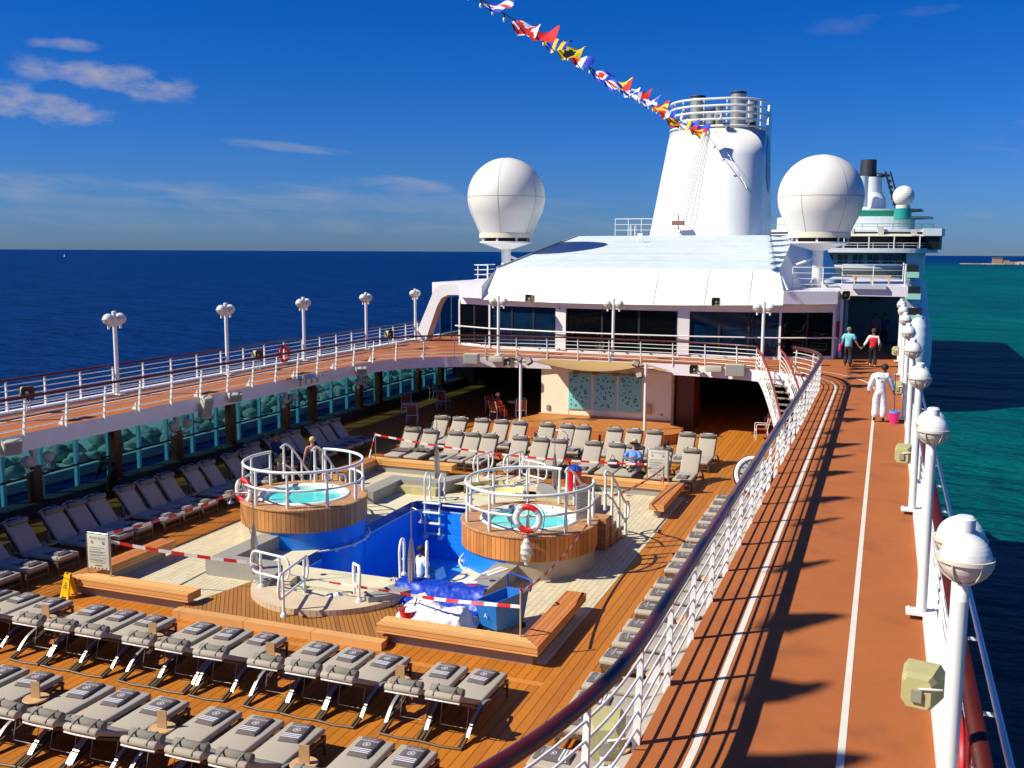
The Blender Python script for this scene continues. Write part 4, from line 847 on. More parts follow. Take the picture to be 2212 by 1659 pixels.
# ------------------------------------------------------------------ swimming pool
def arc(cx, cy, r, a0, a1, n=24, z=None):
    o = [(cx + r * math.cos(R(a0 + (a1 - a0) * k / n)), cy + r * math.sin(R(a0 + (a1 - a0) * k / n))) for k in range(n + 1)]
    return o if z is None else [(x, y, z) for x, y in o]
TX, TY = 3.46, 24.25
def pool():
    t = thing('swimming_pool', 'drained blue swimming pool with grey coaming between the two hot tubs', 'swimming pool', (0, 25.25, 0))
    c = .35; o = [(-PX, PY0 + c), (-PX + .1, PY0 + .1), (-PX + c, PY0), (PX - c, PY0), (PX - .1, PY0 + .1), (PX, PY0 + c), (PX, PY1 - c), (PX - .1, PY1 - .1), (PX - c, PY1), (-PX + c, PY1), (-PX + .1, PY1 - .1), (-PX, PY1 - c)]
    mb = MB(); FL = -1.9
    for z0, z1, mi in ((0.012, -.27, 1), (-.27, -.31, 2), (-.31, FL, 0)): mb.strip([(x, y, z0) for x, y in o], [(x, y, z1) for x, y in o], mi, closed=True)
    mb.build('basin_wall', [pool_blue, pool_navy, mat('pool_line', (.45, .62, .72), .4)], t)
    MB().add([(x, y, FL) for x, y in o], [tuple(range(len(o)))]).build('pool_floor', pool_floor, t)
    # cream shelf round the basin
    mb = MB(); out = [(-3.3, 20.3), (3.3, 20.3), (3.3, 30.3), (-3.3, 30.3)]
    z = 0.012
    mb.add([(-3.3, 20.3, z), (3.3, 20.3, z), (3.3, PY0, z), (-3.3, PY0, z)], [(0, 1, 2, 3)]); mb.add([(-3.3, PY1, z), (3.3, PY1, z), (3.3, 30.3, z), (-3.3, 30.3, z)], [(0, 1, 2, 3)])
    for s in (-1, 1): mb.add([(s * 3.3, PY0, z), (s * PX, PY0, z), (s * PX, PY1, z), (s * 3.3, PY1, z)], [(0, 1, 2, 3) if s < 0 else (3, 2, 1, 0)])
    for s in (-1, 1):
        for yc, sy in ((PY0, 1), (PY1, -1)): mb.add([(s * PX, yc, z), (s * (PX - c), yc, z), (s * (PX - .1), yc + sy * .1, z), (s * PX, yc + sy * c, z)], [(0, 1, 2, 3)])
    mb.add([(0, 20.05, z + .004)] + arc(0, 20.05, 1.1, 175, 365, 24, z + .004), [(0, k, k + 1) for k in range(1, 25)])
    mb.add([(0, 30.4, z + .004)] + arc(0, 30.4, 1.1, -5, 185, 24, z + .004), [(0, k, k + 1) for k in range(1, 25)])
    mb.build('shelf', shelf_cream, t)
    for cy, a0, a1 in ((20.1, 180, 360), (30.36, 0, 180)):
        mb = MB(); A = arc(0, cy, 1.97, a0, a1, 40); B = arc(0, cy, 1.07, a0, a1, 40)
        mb.strip([(x, y, .3) for x, y in A], [(x, y, .3) for x, y in B], 0); mb.strip([(x, y, 0) for x, y in A], [(x, y, .3) for x, y in A], 1); mb.strip([(x, y, .3) for x, y in B], [(x, y, 0) for x, y in B], 2)
        mb.build('entry_ring', [ring_tile, plank('ring_riser', (.56, .43, .28), (.22, .15, .09), 'A', .075, .10, center=(0, cy), vary=.08, rough=.7), plank('ring_inner', (.66, .56, .28), (.3, .24, .1), 'A', .11, .10, center=(0, cy), vary=.08, rough=.7)], t, fix=True)
        mb = MB(); A = arc(0, cy, 1.06, a0 + 8, a1 - 8, 30); B = arc(0, cy, .74, a0 + 8, a1 - 8, 30)
        mb.strip([(x, y, .16) for x, y in A], [(x, y, .16) for x, y in B], 0); mb.strip([(x, y, .16) for x, y in B], [(x, y, .012) for x, y in B], 1)
        mb.build('entry_step', [shelf_cream, mat('step_riser', (.68, .55, .25), .6)], t)
    for s in (-1, 1):
        for fr in (1, 0):
            q = [(3.76, 20.1), (2.2, 20.1), (2.02, 19.75), (1.72, 19.3), (1.45, 19.08), (1.27, 19.2), (1.42, 19.7), (1.6, 20.3), (1.85, 20.6), (3.2, 20.6), (3.2, 22.55), (3.76, 22.6)]
            q = [(s * x, y if fr else 50.45 - y) for x, y in q]
            MB().prism(q, 0.004, .42).build('coaming', coaming_grey, t, fix=True)
        x0, x1 = sorted((s * 1.75, s * 3.2)); MB().b2((x0, 29.55, .012), (x1, 29.84, .27)).build('ledge_seat', mat('seat_cream', (.52, .45, .22), .6, vary=.2, vscale=3, coord='World'), t)
    for s in (-1, 1):
        MB().tube(arc(s * TX, TY, 1.86, (-62 if s < 0 else 180 - 44), (44 if s < 0 else 180 + 62), 26, -.02), .03, 8).build('grab_tube', rail_white, t)
        mb = MB()
        for k in range(5):
            a = R((-50 if s < 0 else 140) + 20 * k); mb.cyl((s * TX + 1.76 * math.cos(a), TY + 1.76 * math.sin(a), -.06), (s * TX + 1.84 * math.cos(a), TY + 1.84 * math.sin(a), -.06), .06, 10)
        mb.build('jet_fitting', rail_white, t)
    MB().lathe([(.001, 0), (.17, 0), (.18, -.03)], seg=20, M=Matrix.Translation((-PX + .03, 24.9 - 1.9, -.95)) @ Matrix.Rotation(R(90), 4, 'Y')).build('drain_cover', black, t)
    MB().tube([(-1.2, PY1 - .1, -.06), (1.8, PY1 - .1, -.06)], .03, 8).build('grab_tube', rail_white, t)
    # depth mark plate on the right coaming
    mb = MB(); M = Matrix.Translation((3.42, 21.85, .428)) @ Matrix.Rotation(R(70), 4, 'Z'); mb.box((0, 0, 0), (.72, .26, .006), 0, M); mb.text('NO DIVING', .15, M @ Matrix.Translation((-.05, 0, .006)), 1); mb.build('marking_plate', [offwhite, black], t)
    MB().box((3.62, 22.1, .426), (.3, .26, .006)).build('plate', mat('bronze', (.35, .22, .06), .4), t)
pool()
tf = MB(); tf.prism([(-2.55, 17.42), (2.66, 17.42), (2.66, 17.66), (2.05, 19.9)] + [p for p in arc(0, 20.1, 1.96, -6, -174, 30)] + [(-2.05, 19.9), (-2.55, 17.75)], 0.0, .165, 0); 
pt = thing('timber_platform', 'low worn timber step platform in front of the pool entry', 'platform', (0, 18.5, 0)); tf.build('deck', teak_dark, pt)
MB().b2((-2.57, 17.38, 0.0), (2.68, 17.62, .175)).build('front_board', plank('front_board', (.66, .34, .12), (.08, .035, .01), 'X', 1.7, .008, vary=.2), pt)

# ------------------------------------------------------------------ hot tubs
def tub(s):
    t = thing('hot_tub', ['hot tub in a round timber surround left of the pool', 'hot tub in a round timber surround right of the pool'][s > 0], 'hot tub', (s * TX, TY, 0), 0, 'hot tubs beside the pool')
    c = (s * TX, TY, 0)
    clad = plank('cladding_right' if s > 0 else 'cladding_left', (.60, .235, .06) if s > 0 else (.50, .225, .075), (.05, .018, .004), 'A', .071, .10, center=(s * TX, TY), vary=.5, var2=.7, rough=.5)
    mb = MB(); mb.lathe([(1.78, .5), (1.80, .52), (1.80, 1.1)], c, 64); mb.build('cladding', clad, t)
    mb = MB(); mb.lathe([(1.80, 1.1), (1.83, 1.12), (1.83, 1.155), (1.80, 1.17), (1.30, 1.17)], c, 64); mb.build('deck_top', plank('tub_top' + ('r' if s > 0 else 'l'), (.52, .27, .12), (.10, .05, .02), 'A', .052, .12, center=(s * TX, TY), vary=.35), t)
    mb = MB(); a0, a1 = (90, 270) if s > 0 else (-90, 90)
    mb.lathe([(1.74, -1.9), (1.74, .5), (1.78, .5)], c, 40, a0=R(a0), a1=R(a1)); mb.build('pool_side_wall', mat('tub_wall_blue', (.012, .22, .80), .3, vary=.12, vscale=1, coord='World'), t)
    mb = MB(); mb.lathe([(1.74, 0), (1.74, .5), (1.78, .5)], c, 40, a0=R(a0 + 180), a1=R(a1 + 180)); mb.build('base_wall', mat('tub_wall_cream', (.50, .42, .30), .7, vary=.1, vscale=1, coord='World'), t)
    mb = MB(); mb.lathe([(1.32, 1.172), (1.29, 1.21), (1.2, 1.215), (1.10, 1.16), (1.06, 1.05), (1.0, .8), (.5, .55), (.001, .5)], c, 56)
    mb.build('bath_shell', tub_white, t)
    MB().lathe([(1.075, 1.075), (.6, 1.075), (.001, 1.075)], c, 48).build('water', tub_water, t)
    mb = MB()
    for k in range(6):
        a = k * PI / 3 + .3; mb.lathe([(.04, 0), (.03, .02), (.001, .022)], (c[0] + 1.15 * math.cos(a), c[1] + 1.15 * math.sin(a), 1.19), 10)
    mb.build('control_knob', steel, t)
    # guard rail welded round the rim (gap faces the stair)
    def A(d): return d if s > 0 else 180 - d
    g0, g1 = 78, 383
    path = [(c[0] + 1.69 * math.cos(R(A(g0 + (g1 - g0) * k / 60))), c[1] + 1.69 * math.sin(R(A(g0 + (g1 - g0) * k / 60)))) for k in range(61)]
    MB().tube([(x, y, 2.17) for x, y in path], .042, 10).build('guard_rail', rail_white, t)
    MB().tube([(x, y, 1.66) for x, y in path[6:]], .034, 8).build('guard_rail', rail_white, t)
    for d in (80, 112, 146, 180, 216, 253, 288, 322, 355, 382):
        x, y = c[0] + 1.69 * math.cos(R(A(d))), c[1] + 1.69 * math.sin(R(A(d)))
        mb = MB(); mb.tube([(x, y, 1.17), (x, y, 1.25), (x, y, 1.7), (x, y, 2.15)], [.035, .055, .04, .03], 8); mb.build('rail_post', rail_white, t)
    # timber stair with its own rails
    for k in range(4):
        z = 1.16 - .29 * (k + 1) + .04; y0 = 25.75 + .46 * k
        xa, xb = s * (4.0 + .1 * k), s * (5.15 + .05 * k); mb = MB(); mb.b2((min(xa, xb), y0, 0.004), (max(xa, xb), y0 + .5, z)); mb.build('stair_step', [plank('stair_wood', (.50, .24, .09), (.1, .04, .015), 'Z', .13, .08)], t)
    for x in (4.02, 5.12):
        a = [(s * x, 25.6, 2.17), (s * x, 25.95, 2.2), (s * (x + .08), 26.6, 1.75), (s * (x + .14), 27.35, 1.05), (s * (x + .15), 27.75, .95), (s * (x + .15), 27.85, .7), (s * (x + .15), 27.65, .45), (s * (x + .12), 27.2, .6)]
        MB().tube(smooth_curve(a, 4), .036, 8).build('stair_rail', rail_white, t)
        MB().tube([(s * x, 25.7, 1.65), (s * (x + .05), 26.4, 1.3), (s * (x + .12), 27.3, .6)], .03, 8).build('stair_rail', rail_white, t)
        for y, z0, z1, dx in ((25.75, 1.17, 2.17, 0), (26.3, .6, 1.95, .05), (26.9, .3, 1.5, .1), (27.5, 0, 1.0, .15)):
            mb = MB(); mb.tube([(s * (x + dx), y, z0), (s * (x + dx), y, (z0 + z1) / 2), (s * (x + dx), y, z1)], [.05, .04, .03], 8); mb.build('stair_post', rail_white, t)
    return t
tub(-1); tub(1)
def lifebuoy(p, rot, label, r=.30, stripes=4, allred=False):
    t = thing('lifebuoy', label, 'lifebuoy', p)
    M = Matrix.Translation(Vector(p)) @ rot; n = 40; m = 12; rt = r * .27; mb = MB(); vs = []
    for i in range(n):
        a = 2 * PI * i / n
        for j in range(m):
            b = 2 * PI * j / m; q = r + rt * math.cos(b); vs.append(M @ Vector((q * math.cos(a), rt * .75 * math.sin(b), q * math.sin(a))))
    for i in range(n):
        mi = 1 if allred or ((i + n // 8) // (n // 4)) % 2 == 1 else 0
        if not allred and (i + n // 8) % (n // 4) in (0, 9): mi = 2
        mb.add([vs[i * m + j] for j in range(m)] + [vs[(i + 1) % n * m + j] for j in range(m)], [(j, (j + 1) % m, m + (j + 1) % m, m + j) for j in range(m)], mi, True)
    mb.build('ring', [offwhite, red, mat('reflective_band', (.45, .5, .55), .3, metal=.5)], t, fix=True)
    pts = []
    for k in range(41):
        a = 2 * PI * k / 40; q = r + rt + .03 + .05 * abs(math.sin(2 * a)); pts.append(M @ Vector((q * math.cos(a), .0, q * math.sin(a) - .03 * abs(math.sin(2 * a)))))
    MB().tube(pts, .009, 5, closed=True).build('grab_rope', black, t); return t
lifebuoy((4.05, 22.46, 1.65), Matrix.Rotation(R(6), 4, 'Z') @ Matrix.Rotation(R(8), 4, 'Y'), 'red and white lifebuoy hanging on the rail of the right hot tub', .295)
lifebuoy((-4.62, 22.98, 1.45), Matrix.Rotation(R(-18), 4, 'Z') @ Matrix.Rotation(R(20), 4, 'Y'), 'red and white lifebuoy hanging on the rail of the left hot tub', .30)
lifebuoy((-12.78, 37.5, 3.62), Matrix.Rotation(R(90), 4, 'Z'), 'red lifebuoy on the railing of the left walkway', .32, allred=True)
lifebuoy((12.84, 9.1, 3.72), Matrix.Rotation(R(90), 4, 'Z'), 'red lifebuoy behind the nearest lamp post on the right walkway', .32, allred=True)
net = thing('rope_bag', 'crumpled clear plastic bag hanging below the lifebuoy on the right hot tub', 'bag', (4.05, 22.42, 1.1))
mb = MB(); rnd = random.Random(4); pr = []
for k in range(10): pr.append((.035 + .11 * math.sin(PI * min(k / 9 * 1.05, 1)) ** 1 + .02 * (k % 2), .0 - .075 * k))
mb.lathe(pr, (4.05, 22.38, 1.18), 12); mb.build('bag', mat('clear_plastic', (.62, .60, .55), .25, vary=.2, vscale=20, bump=.8, bscale=30), net)

# ------------------------------------------------------------------ grab rails and ladder
def stadium(f1, f2, zb, zt, ext=.2, lab=None, foot=.0):
    f1, f2 = Vector(f1), Vector(f2); d = Vector((f2.x - f1.x, f2.y - f1.y, 0)); L = d.length; d.normalize(); t = thing('grab_rail', lab, 'grab rail', tuple(f1), 0, 'white pool grab rails')
    dz = (f2.z - f1.z); a0, a1 = -ext, L + ext; r = (zt - zb) / 2; pts = []
    for k in range(13): a = PI / 2 + PI * k / 12; pts.append((a0 + r * .6 * math.cos(a) + .0, (zt + zb) / 2 + r * math.sin(a)))
    for k in range(13): a = -PI / 2 + PI * k / 12; pts.append((a1 + r * .6 * math.cos(a), (zt + zb) / 2 + r * math.sin(a)))
    P = [f1 + d * u + Vector((0, 0, v + dz * max(0, min(1, u / max(L, .01))))) for u, v in pts]
    MB().tube(P, .032, 8, closed=True).build('loop', rail_white, t)
    for f, u in ((f1, 0), (f2, L)):
        mb = MB(); mb.cyl(f, f1 + d * u + Vector((0, 0, zt + (dz if u else 0))), .032, 8); mb.lathe([(.08, 0), (.07, .05), (.035, .1)], tuple(f), 12); mb.build('leg', rail_white, t)
stadium((-1.42, 19.13, .3), (-.82, 19.0, .3), .32, .84, .16, 'stadium shaped grab rail at the left end of the pool entry ring')
stadium((-.05, 17.98, .165), (-.45, 19.45, .016), .45, 1.0, .14, 'grab rail crossing the pool entry ring from the timber platform')
stadium((.62, 19.92, .016), (1.22, 19.08, .3), .35, .84, .05, 'grab rail at the right end of the pool entry ring by the coaming')
stadium((-.82, 31.0, .3), (-.7, 31.7, .3), .35, .9, .12, 'grab rail at the left end of the far pool entry ring')
stadium((.2, 31.2, .3), (.35, 32.0, .3), .4, .95, .1, 'grab rail in the middle of the far pool entry ring')
stadium((.95, 31.3, .3), (1.35, 31.1, .3), .3, .82, .25, 'grab rail at the right end of the far pool entry ring')
def hoop(p, q, h, lab, curl=True):
    p, q = Vector(p), Vector(q); t = thing('grab_rail', lab, 'grab rail', tuple(p), 0, 'white pool grab rails'); d = (q - p); d.z = 0; L = d.length; d.normalize(); r = L / 2 + .06; pts = [p]
    for k in range(11): a = PI - PI * 1.0 * k / 10; pts.append(p + d * (L / 2 + r * math.cos(a)) + Vector((0, 0, h - r - p.z + p.z + r * math.sin(a))) - Vector((0, 0, p.z)))
    pts += [p + d * (L / 2 + r) + Vector((0, 0, h * .55 - p.z)), p + d * (L / 2 + r * .8) + Vector((0, 0, h * .42 - p.z)), p + d * (L * .75) + Vector((0, 0, h * .45 - p.z))]
    MB().tube(pts, .033, 8).build('tube', rail_white, t)
    mb = MB(); mb.cyl(q, q + Vector((0, 0, h * .95 - q.z)), .03, 8); mb.lathe([(.08, 0), (.07, .04), (.03, .09)], tuple(q), 12); mb.build('leg', rail_white, t)
hoop((1.02, 21.5, .0), (.90, 21.95, 0), 1.0, 'tall hooped grab rail at the pool edge left of the steel shower post')
hoop((1.75, 21.5, .0), (1.55, 21.95, 0), 1.0, 'tall hooped grab rail at the pool edge right of the steel shower post')
ld = thing('pool_ladder', 'white pool ladder with four steps on the far wall of the pool', 'ladder', (-1.53, 28.9, 0))
for x in (-1.80, -1.27):
    pts = [(x, 28.82, -1.15), (x, 28.82, .55)] + [(x, 29.04 + .22 * math.cos(PI - PI * k / 10), .72 + .22 * math.sin(PI * k / 10)) for k in range(11)] + [(x, 29.24, .5), (x, 29.14, .36)]
    MB().tube(pts, .032, 8).build('stringer', rail_white, ld)
    MB().cyl((x, 29.22, .01), (x, 29.22, .75), .028, 8).lathe([(.08, 0), (.03, .09)], (x, 29.22, .012), 12).build('leg', rail_white, ld)
    MB().lathe([(.001, -.05), (.09, -.05), (.09, .05), (.001, .05)], seg=14, M=Matrix.Translation((x, 28.86, -1.15)) @ Matrix.Rotation(R(90), 4, 'X')).build('wall_pad', rail_white, ld)
for z in (0.0, -.32, -.68, -1.02): MB().rbox((-1.535, 28.8, z), (.62, .16, .05), .015).build('step', rail_white, ld)
# showers
def shower(x, y, dx, z0, top, lab):
    t = thing('shower_post', lab, 'shower', (x, y, 0), 0, 'slender steel shower posts round the pool')
    MB().lathe([(.10, z0), (.10, z0 + .02), (.085, z0 + .7), (.085, 1.1), (.04, 1.45), (.018, 1.55)], (x, y, 0), 16).build('casing', steel, t)
    s = 1 if dx > 0 else -1
    MB().tube([(x, y, 1.5), (x, y, top), (x + s * .04, y, top + .03), (x + dx * .8, y - .02, top - .02), (x + dx, y - .02, top - .12), (x + dx, y - .02, top - .2)], .013, 6).build('pipe', steel, t)
    MB().lathe([(.012, .1), (.03, .06), (.085, .0), (.075, -.01), (.001, -.01)], (x + dx, y - .02, top - .28), 14).build('shower_head', mat('shower_violet', (.25, .2, .42), .25, metal=.6), t)
shower(-2.14, 19.9, -.62, .3, 2.3, 'steel shower post on the coaming in front of the left hot tub')
shower(1.98, 20.2, .28, .1, 2.25, 'steel shower post beside the blue tarpaulin in front of the pool')
shower(-2.30, 30.86, -.18, .3, 2.32, 'steel shower post behind the pool before the left part of the lounger rows')
shower(2.0, 30.86, .44, .3, 2.3, 'steel shower post behind the pool near the red bin')

# ------------------------------------------------------------------ benches
def bench(sx, sy, lab):
    """L-shaped bench; sx: side of the ship, sy: -1 near end, +1 far end of the pool"""
    def T(x, y): return (sx * x, 25.25 + sy * y)
    t = thing('corner_bench', lab, 'bench', (sx * 5.95, 25.25 + sy * 7.55, 0), 0, 'slatted corner benches round the pool')
    o, i = 7.55, 7.08; xo, xi, xe, ye = 5.96, 5.49, 2.40, 4.15
    if sy > 0: ye = 4.3
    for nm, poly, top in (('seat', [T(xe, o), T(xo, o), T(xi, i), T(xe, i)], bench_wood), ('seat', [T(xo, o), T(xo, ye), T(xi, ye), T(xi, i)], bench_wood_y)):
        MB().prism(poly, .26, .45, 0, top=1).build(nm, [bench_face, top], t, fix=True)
    MB().prism([T(xe + .25, o - .16), T(xo - .16, o - .16), T(xo - .16, ye + .3), T(xo - .38, ye + .3), T(xo - .38, o - .40), T(xe + .25, o - .40)], 0.003, .26).build('base', coaming_grey, t, fix=True)
bench(-1, -1, 'slatted wooden corner bench at the near left of the pool carrying the rules sign')
bench(1, -1, 'slatted wooden corner bench at the near right of the pool by the blue cart')
bench(-1, 1, 'slatted wooden corner bench at the far left of the pool behind the left hot tub')
bench(1, 1, 'slatted wooden corner bench at the far right of the pool by the red bin')

# ------------------------------------------------------------------ sun loungers, towels, side tables
def lounger_proto(kind):
    ang = {'low': 27, 'steep': 52}[kind]
    root = bpy.data.objects.new('sun_lounger', None); C.objects.link(root); root.empty_display_size = .2; ORG[root.name] = Vector()
    B = lambda mb, nm, m, p=None: mb.build(nm, m, p or root, world=False)
    hy = 1.22; ca, sa = math.cos(R(ang)), math.sin(R(ang)); MT = Matrix.Translation((0, hy, .37)) @ Matrix.Rotation(R(ang), 4, 'X')
    B(MB().rbox((0, .61, .37), (.66, 1.24, .11), .04), 'seat_cushion', cushion)
    bl = .98
    B(MB().rbox((0, bl / 2, 0), (.66, bl, .10), .04, M=MT), 'back_cushion', cushion)
    mb = MB(); mb.tube([MT @ Vector((x, bl - .11, .10)) for x in (-.31, -.30, -.29, .29, .30, .31)], [.03, .06, .078, .078, .06, .03], 14)
    hd = B(mb, 'headrest', pillow_grey)
    mb = MB()
    if kind == 'low': mb.tube([MT @ Vector((x, bl + .015, .0)) for x in (-.33, -.325, -.3, .3, .325, .33)], [.03, .055, .066, .066, .055, .03], 12); B(mb, 'end_roll', cushion)
    for x in (-.17, .17):
        mb = MB(); mb.tube([MT @ Vector((x, bl - .20, .06)), MT @ Vector((x, bl - .11, .185)), MT @ Vector((x, bl + .03, .09)), MT @ Vector((x, bl + .085, 0)), MT @ Vector((x, bl + .03, -.07))], .016, 6)
        B(mb, 'strap', pillow_grey, hd)
    B(MB().tube([MT @ Vector((-.31 + .62 * k / 10, bl + .03 + .06 * math.sin(PI * k / 10), -.08)) for k in range(11)], .014, 6), 'handle', rail_white)
    mb = MB()
    for s in (-1, 1): mb.bar((s * .34, .02, .29), (s * .34, 1.3, .29), .035, .05); mb.bar(MT @ Vector((s * .32, 0, -.08)), MT @ Vector((s * .32, bl, -.08)), .03, .04)
    for y in (.04, .65, 1.2): mb.bar((-.34, y, .29), (.34, y, .29), .04, .03)
    mb.bar((-.34, .06, .14), (.34, .06, .14), .03, .03)
    mb.add([MT @ Vector((-.31, 0, -.065)), MT @ Vector((.31, 0, -.065)), MT @ Vector((.31, bl, -.065)), MT @ Vector((-.31, bl, -.065))], [(0, 1, 2, 3)])
    B(mb, 'frame', frame_brown)
    for s in (-1, 1):
        B(MB().bar((s * .34, .06, 0), (s * .34, .06, .28), .04, .04, up=(0, 1, 0)), 'leg', frame_brown)
        mb = MB()
        for o in (-.03, .03): mb.bar((s * .345 + o, 2.22, .03), (s * .345 + o, 1.28, .3), .03, .045)
        B(mb, 'rear_leg', frame_brown)
        pts = [(s * .385, 2.0, .12), (s * .385, 1.9, .22), (s * .385, 1.74, .34), (s * .385, 1.5, .42), (s * .385, 1.25, .43), (s * .385, 1.0, .36)]
        mb = MB(); P = smooth_curve(pts, 4); mb.strip([p + Vector((-.03, 0, 0)) for p in P], [p + Vector((.03, 0, 0)) for p in P], sm=True); mb.strip([p + Vector((-.03, 0, -.018)) for p in P], [p + Vector((.03, 0, -.018)) for p in P], sm=True)
        B(mb, 'arm', alu)
    B(MB().tube([(-.38, 2.24, .03), (-.2, 2.25, .025), (0, 2.265, .02), (.2, 2.25, .025), (.38, 2.24, .03)], .022, 6), 'foot_bar', frame_brown)
    B(MB().tube([(-.25, 1.62, .50), (-.25, 1.72, .12), (.25, 1.72, .12), (.25, 1.62, .50)], .008, 5), 'stay_rod', alu)
    return root
PROTO = {k: lounger_proto(k) for k in ('low', 'steep')}
def towel_proto(kind):
    """rolled-flat grey towel, long axis along local y, stripes at the head end"""
    mb = MB(); L, Wd, Hh = .60, .355, .055; n = 10; top = []; bot = []
    rnd = random.Random(2 if kind else 1)
    ys = [-L / 2, -L / 2 + .02, -L / 2 + .06] + [-L / 2 + .06 + (L - .12) * k / 6 for k in range(1, 7)] + [L / 2 - .02, L / 2]
    prof = lambda y: Hh * (1 - max(0, (abs(y) - L / 2 + .06) / .06) ** 2 * .75)
    rows = []
    for y in ys:
        h = prof(y); w = Wd / 2 + rnd.uniform(-.006, .006); rows.append([(-w, y, .0), (-w - .008, y, h * .5), (-w + .02, y, h), (-w * .4, y, h + .004), (w * .4, y, h + .003), (w - .02, y, h), (w + .008, y, h * .5), (w, y, 0)])
    for a, b in zip(rows[:-1], rows[1:]): mb.strip(a, b, 0, sm=True)
    mb.add(rows[0], [tuple(range(8))[::-1]]); mb.add(rows[-1], [tuple(range(8))])
    z = Hh + .006
    for k in range(3):
        y = .115 + .05 * k; mb.add([(-Wd / 2 - .004, y, Hh * .6), (-Wd / 2 + .02, y, z), (Wd / 2 - .02, y, z), (Wd / 2 + .004, y, Hh * .6), (-Wd / 2 - .004, y + .027, Hh * .6), (-Wd / 2 + .02, y + .027, z), (Wd / 2 - .02, y + .027, z), (Wd / 2 + .004, y + .027, Hh * .6)], [(0, 1, 5, 4), (1, 2, 6, 5), (2, 3, 7, 6)], 1)
    ring = [(.062 * math.cos(2 * PI * k / 24), -.02 + .062 * math.sin(2 * PI * k / 24), z) for k in range(24)]; rin = [(x * .8, -.02 + (y + .02) * .8, z) for x, y, _ in ring]; mb.strip(ring, rin, 1, closed=True)
    star = []
    for k in range(16): rr = (.045, .014)[k % 2]; a = PI * k / 8; star.append((rr * math.cos(a), -.02 + rr * math.sin(a), z))
    mb.add(star, [tuple(range(16))], 1)
    mb.text('AZAMARA', .068, Matrix.Translation((0, -.135, z)), 1); mb.text('CLUB CRUISES', .026, Matrix.Translation((0, -.19, z)), 1)
    o = mb.build('folded_towel', [towel_grey, towel_white], None); ORG[o.name] = Vector(); return o
TOWEL = towel_proto(0)
USED = {'low': False, 'steep': False, 'towel': False, 'table': False, 'menu': False, 'vase': False}
def put(key, proto, loc, rz, label, cat, group, tilt=0.0):
    o = proto if not USED[key] else copy_tree(proto)
    USED[key] = True; o.location = loc; o.rotation_euler = (tilt, 0, rz); o['label'] = label; o['category'] = cat; o['group'] = group; return o
def table_proto():
    root = bpy.data.objects.new('side_table', None); C.objects.link(root); root.empty_display_size = .1; ORG[root.name] = Vector()
    MB().lathe([(.001, .40), (.21, .40), (.22, .415), (.21, .43), (.001, .43)], seg=24).build('table_top', wood_light, root, world=False)
    for k in range(6):
        a = k * PI / 3; MB().bar((.13 * math.cos(a), .13 * math.sin(a), 0), (.15 * math.cos(a), .15 * math.sin(a), .40), .018, .018, up=(0, 1, 0)).build('leg', frame_brown, root, world=False)
    MB().lathe([(.12, .06), (.14, .06), (.14, .09), (.12, .09)], seg=18).build('ring', frame_brown, root, world=False); return root
TABLE = table_proto()
def menu_proto():
    mb = MB(); mb.b2((-.085, -.012, 0), (.085, .012, .30)); mb.b2((-.07, -.0135, .03), (.07, -.012, .27), 1); return mb.build('menu_stand', [mat('menu_wood', (.50, .31, .15), .6), offwhite])
def vase_proto(): return MB().lathe([(.001, 0), (.055, 0), (.05, .33), (.045, .33), (.04, .05)], seg=14).build('tall_vase', mat('vase_dark', (.07, .06, .075), .3))
MENU, VASE = menu_proto(), vase_proto(); ORG[MENU.name] = ORG[VASE.name] = Vector()
def row(kind, spots, rz, wording, group, towels=(), towel_at=.36, direct='right', tw_skip=()):
    """spots: list of foot-end centre points; wording has a %s for the ordinal"""
    n = len(spots)
    for i, (x, y) in enumerate(spots):
        od = ORDS[i]
        has = i in towels
        put(kind, PROTO[kind], (x, y, 0), rz + random.uniform(-.022, .022), wording % od, 'sun lounger', group)
        if has:
            dx, dy = -math.sin(rz) * towel_at, math.cos(rz) * towel_at
            put('towel', TOWEL, (x + dx + random.uniform(-.03, .03), y + dy + random.uniform(-.03, .03), .426), rz + random.uniform(-.12, .12), 'folded towel on lounger, ' + (wording % od).split(', ')[1], 'towel', 'folded towels on the sun loungers')
def side_table(x, y, label, item=None, rz=0.0, ilabel=None, grp='round side tables between the loungers'):
    put('table', TABLE, (x, y, 0), rz, label, 'side table', grp)
    if item == 'menu': put('menu', MENU, (x + .02, y - .02, .43), rz, ilabel, 'menu stand', 'wooden menu stands on side tables')
    if item == 'vase': put('vase', VASE, (x, y, .43), rz, ilabel, 'vase', 'dark vases on side tables')
# nearest two rows, heads towards the camera: foot at the far end, so local +y (head) points to -y
X1 = [5.49, 4.71, 3.50, 2.73, 1.92, .70, -.10, -.88, -2.06, -2.85, -3.66, -4.88, -5.66, -6.45]
row('low', [(x, 16.47 + .01 * (x - 2) * -1) for x in X1], PI, 'grey sun lounger, %s from the right in the row before the pool', 'sun loungers in the near rows', towels=range(14))
X2 = [5.52, 4.76, 3.47, 2.70, 1.86, .77, -.05, -.84, -2.05, -2.87, -3.66]
row('low', [(x, 13.36 + .008 * (2 - x)) for x in X2], PI, 'grey sun lounger, %s from the right in the row nearest the camera', 'sun loungers in the near rows', towels=range(11))
for k, (x, y) in enumerate(((4.1, 15.42), (1.31, 15.46), (-1.47, 15.46), (-4.27, 15.48))):
    side_table(x, y, 'round side table, %s from the right in the row before the pool' % ORDS[k], 'menu', .15 + PI, 'wooden menu stand, %s from the right in the row before the pool' % ORDS[k])
for k, (x, y) in enumerate(((4.09, 12.25), (1.31, 12.4), (-1.47, 12.5))):
    side_table(x, y, 'round side table, %s from the right in the row nearest the camera' % ORDS[k], 'menu', .15 + PI, 'wooden menu stand, %s from the right in the row nearest the camera' % ORDS[k])
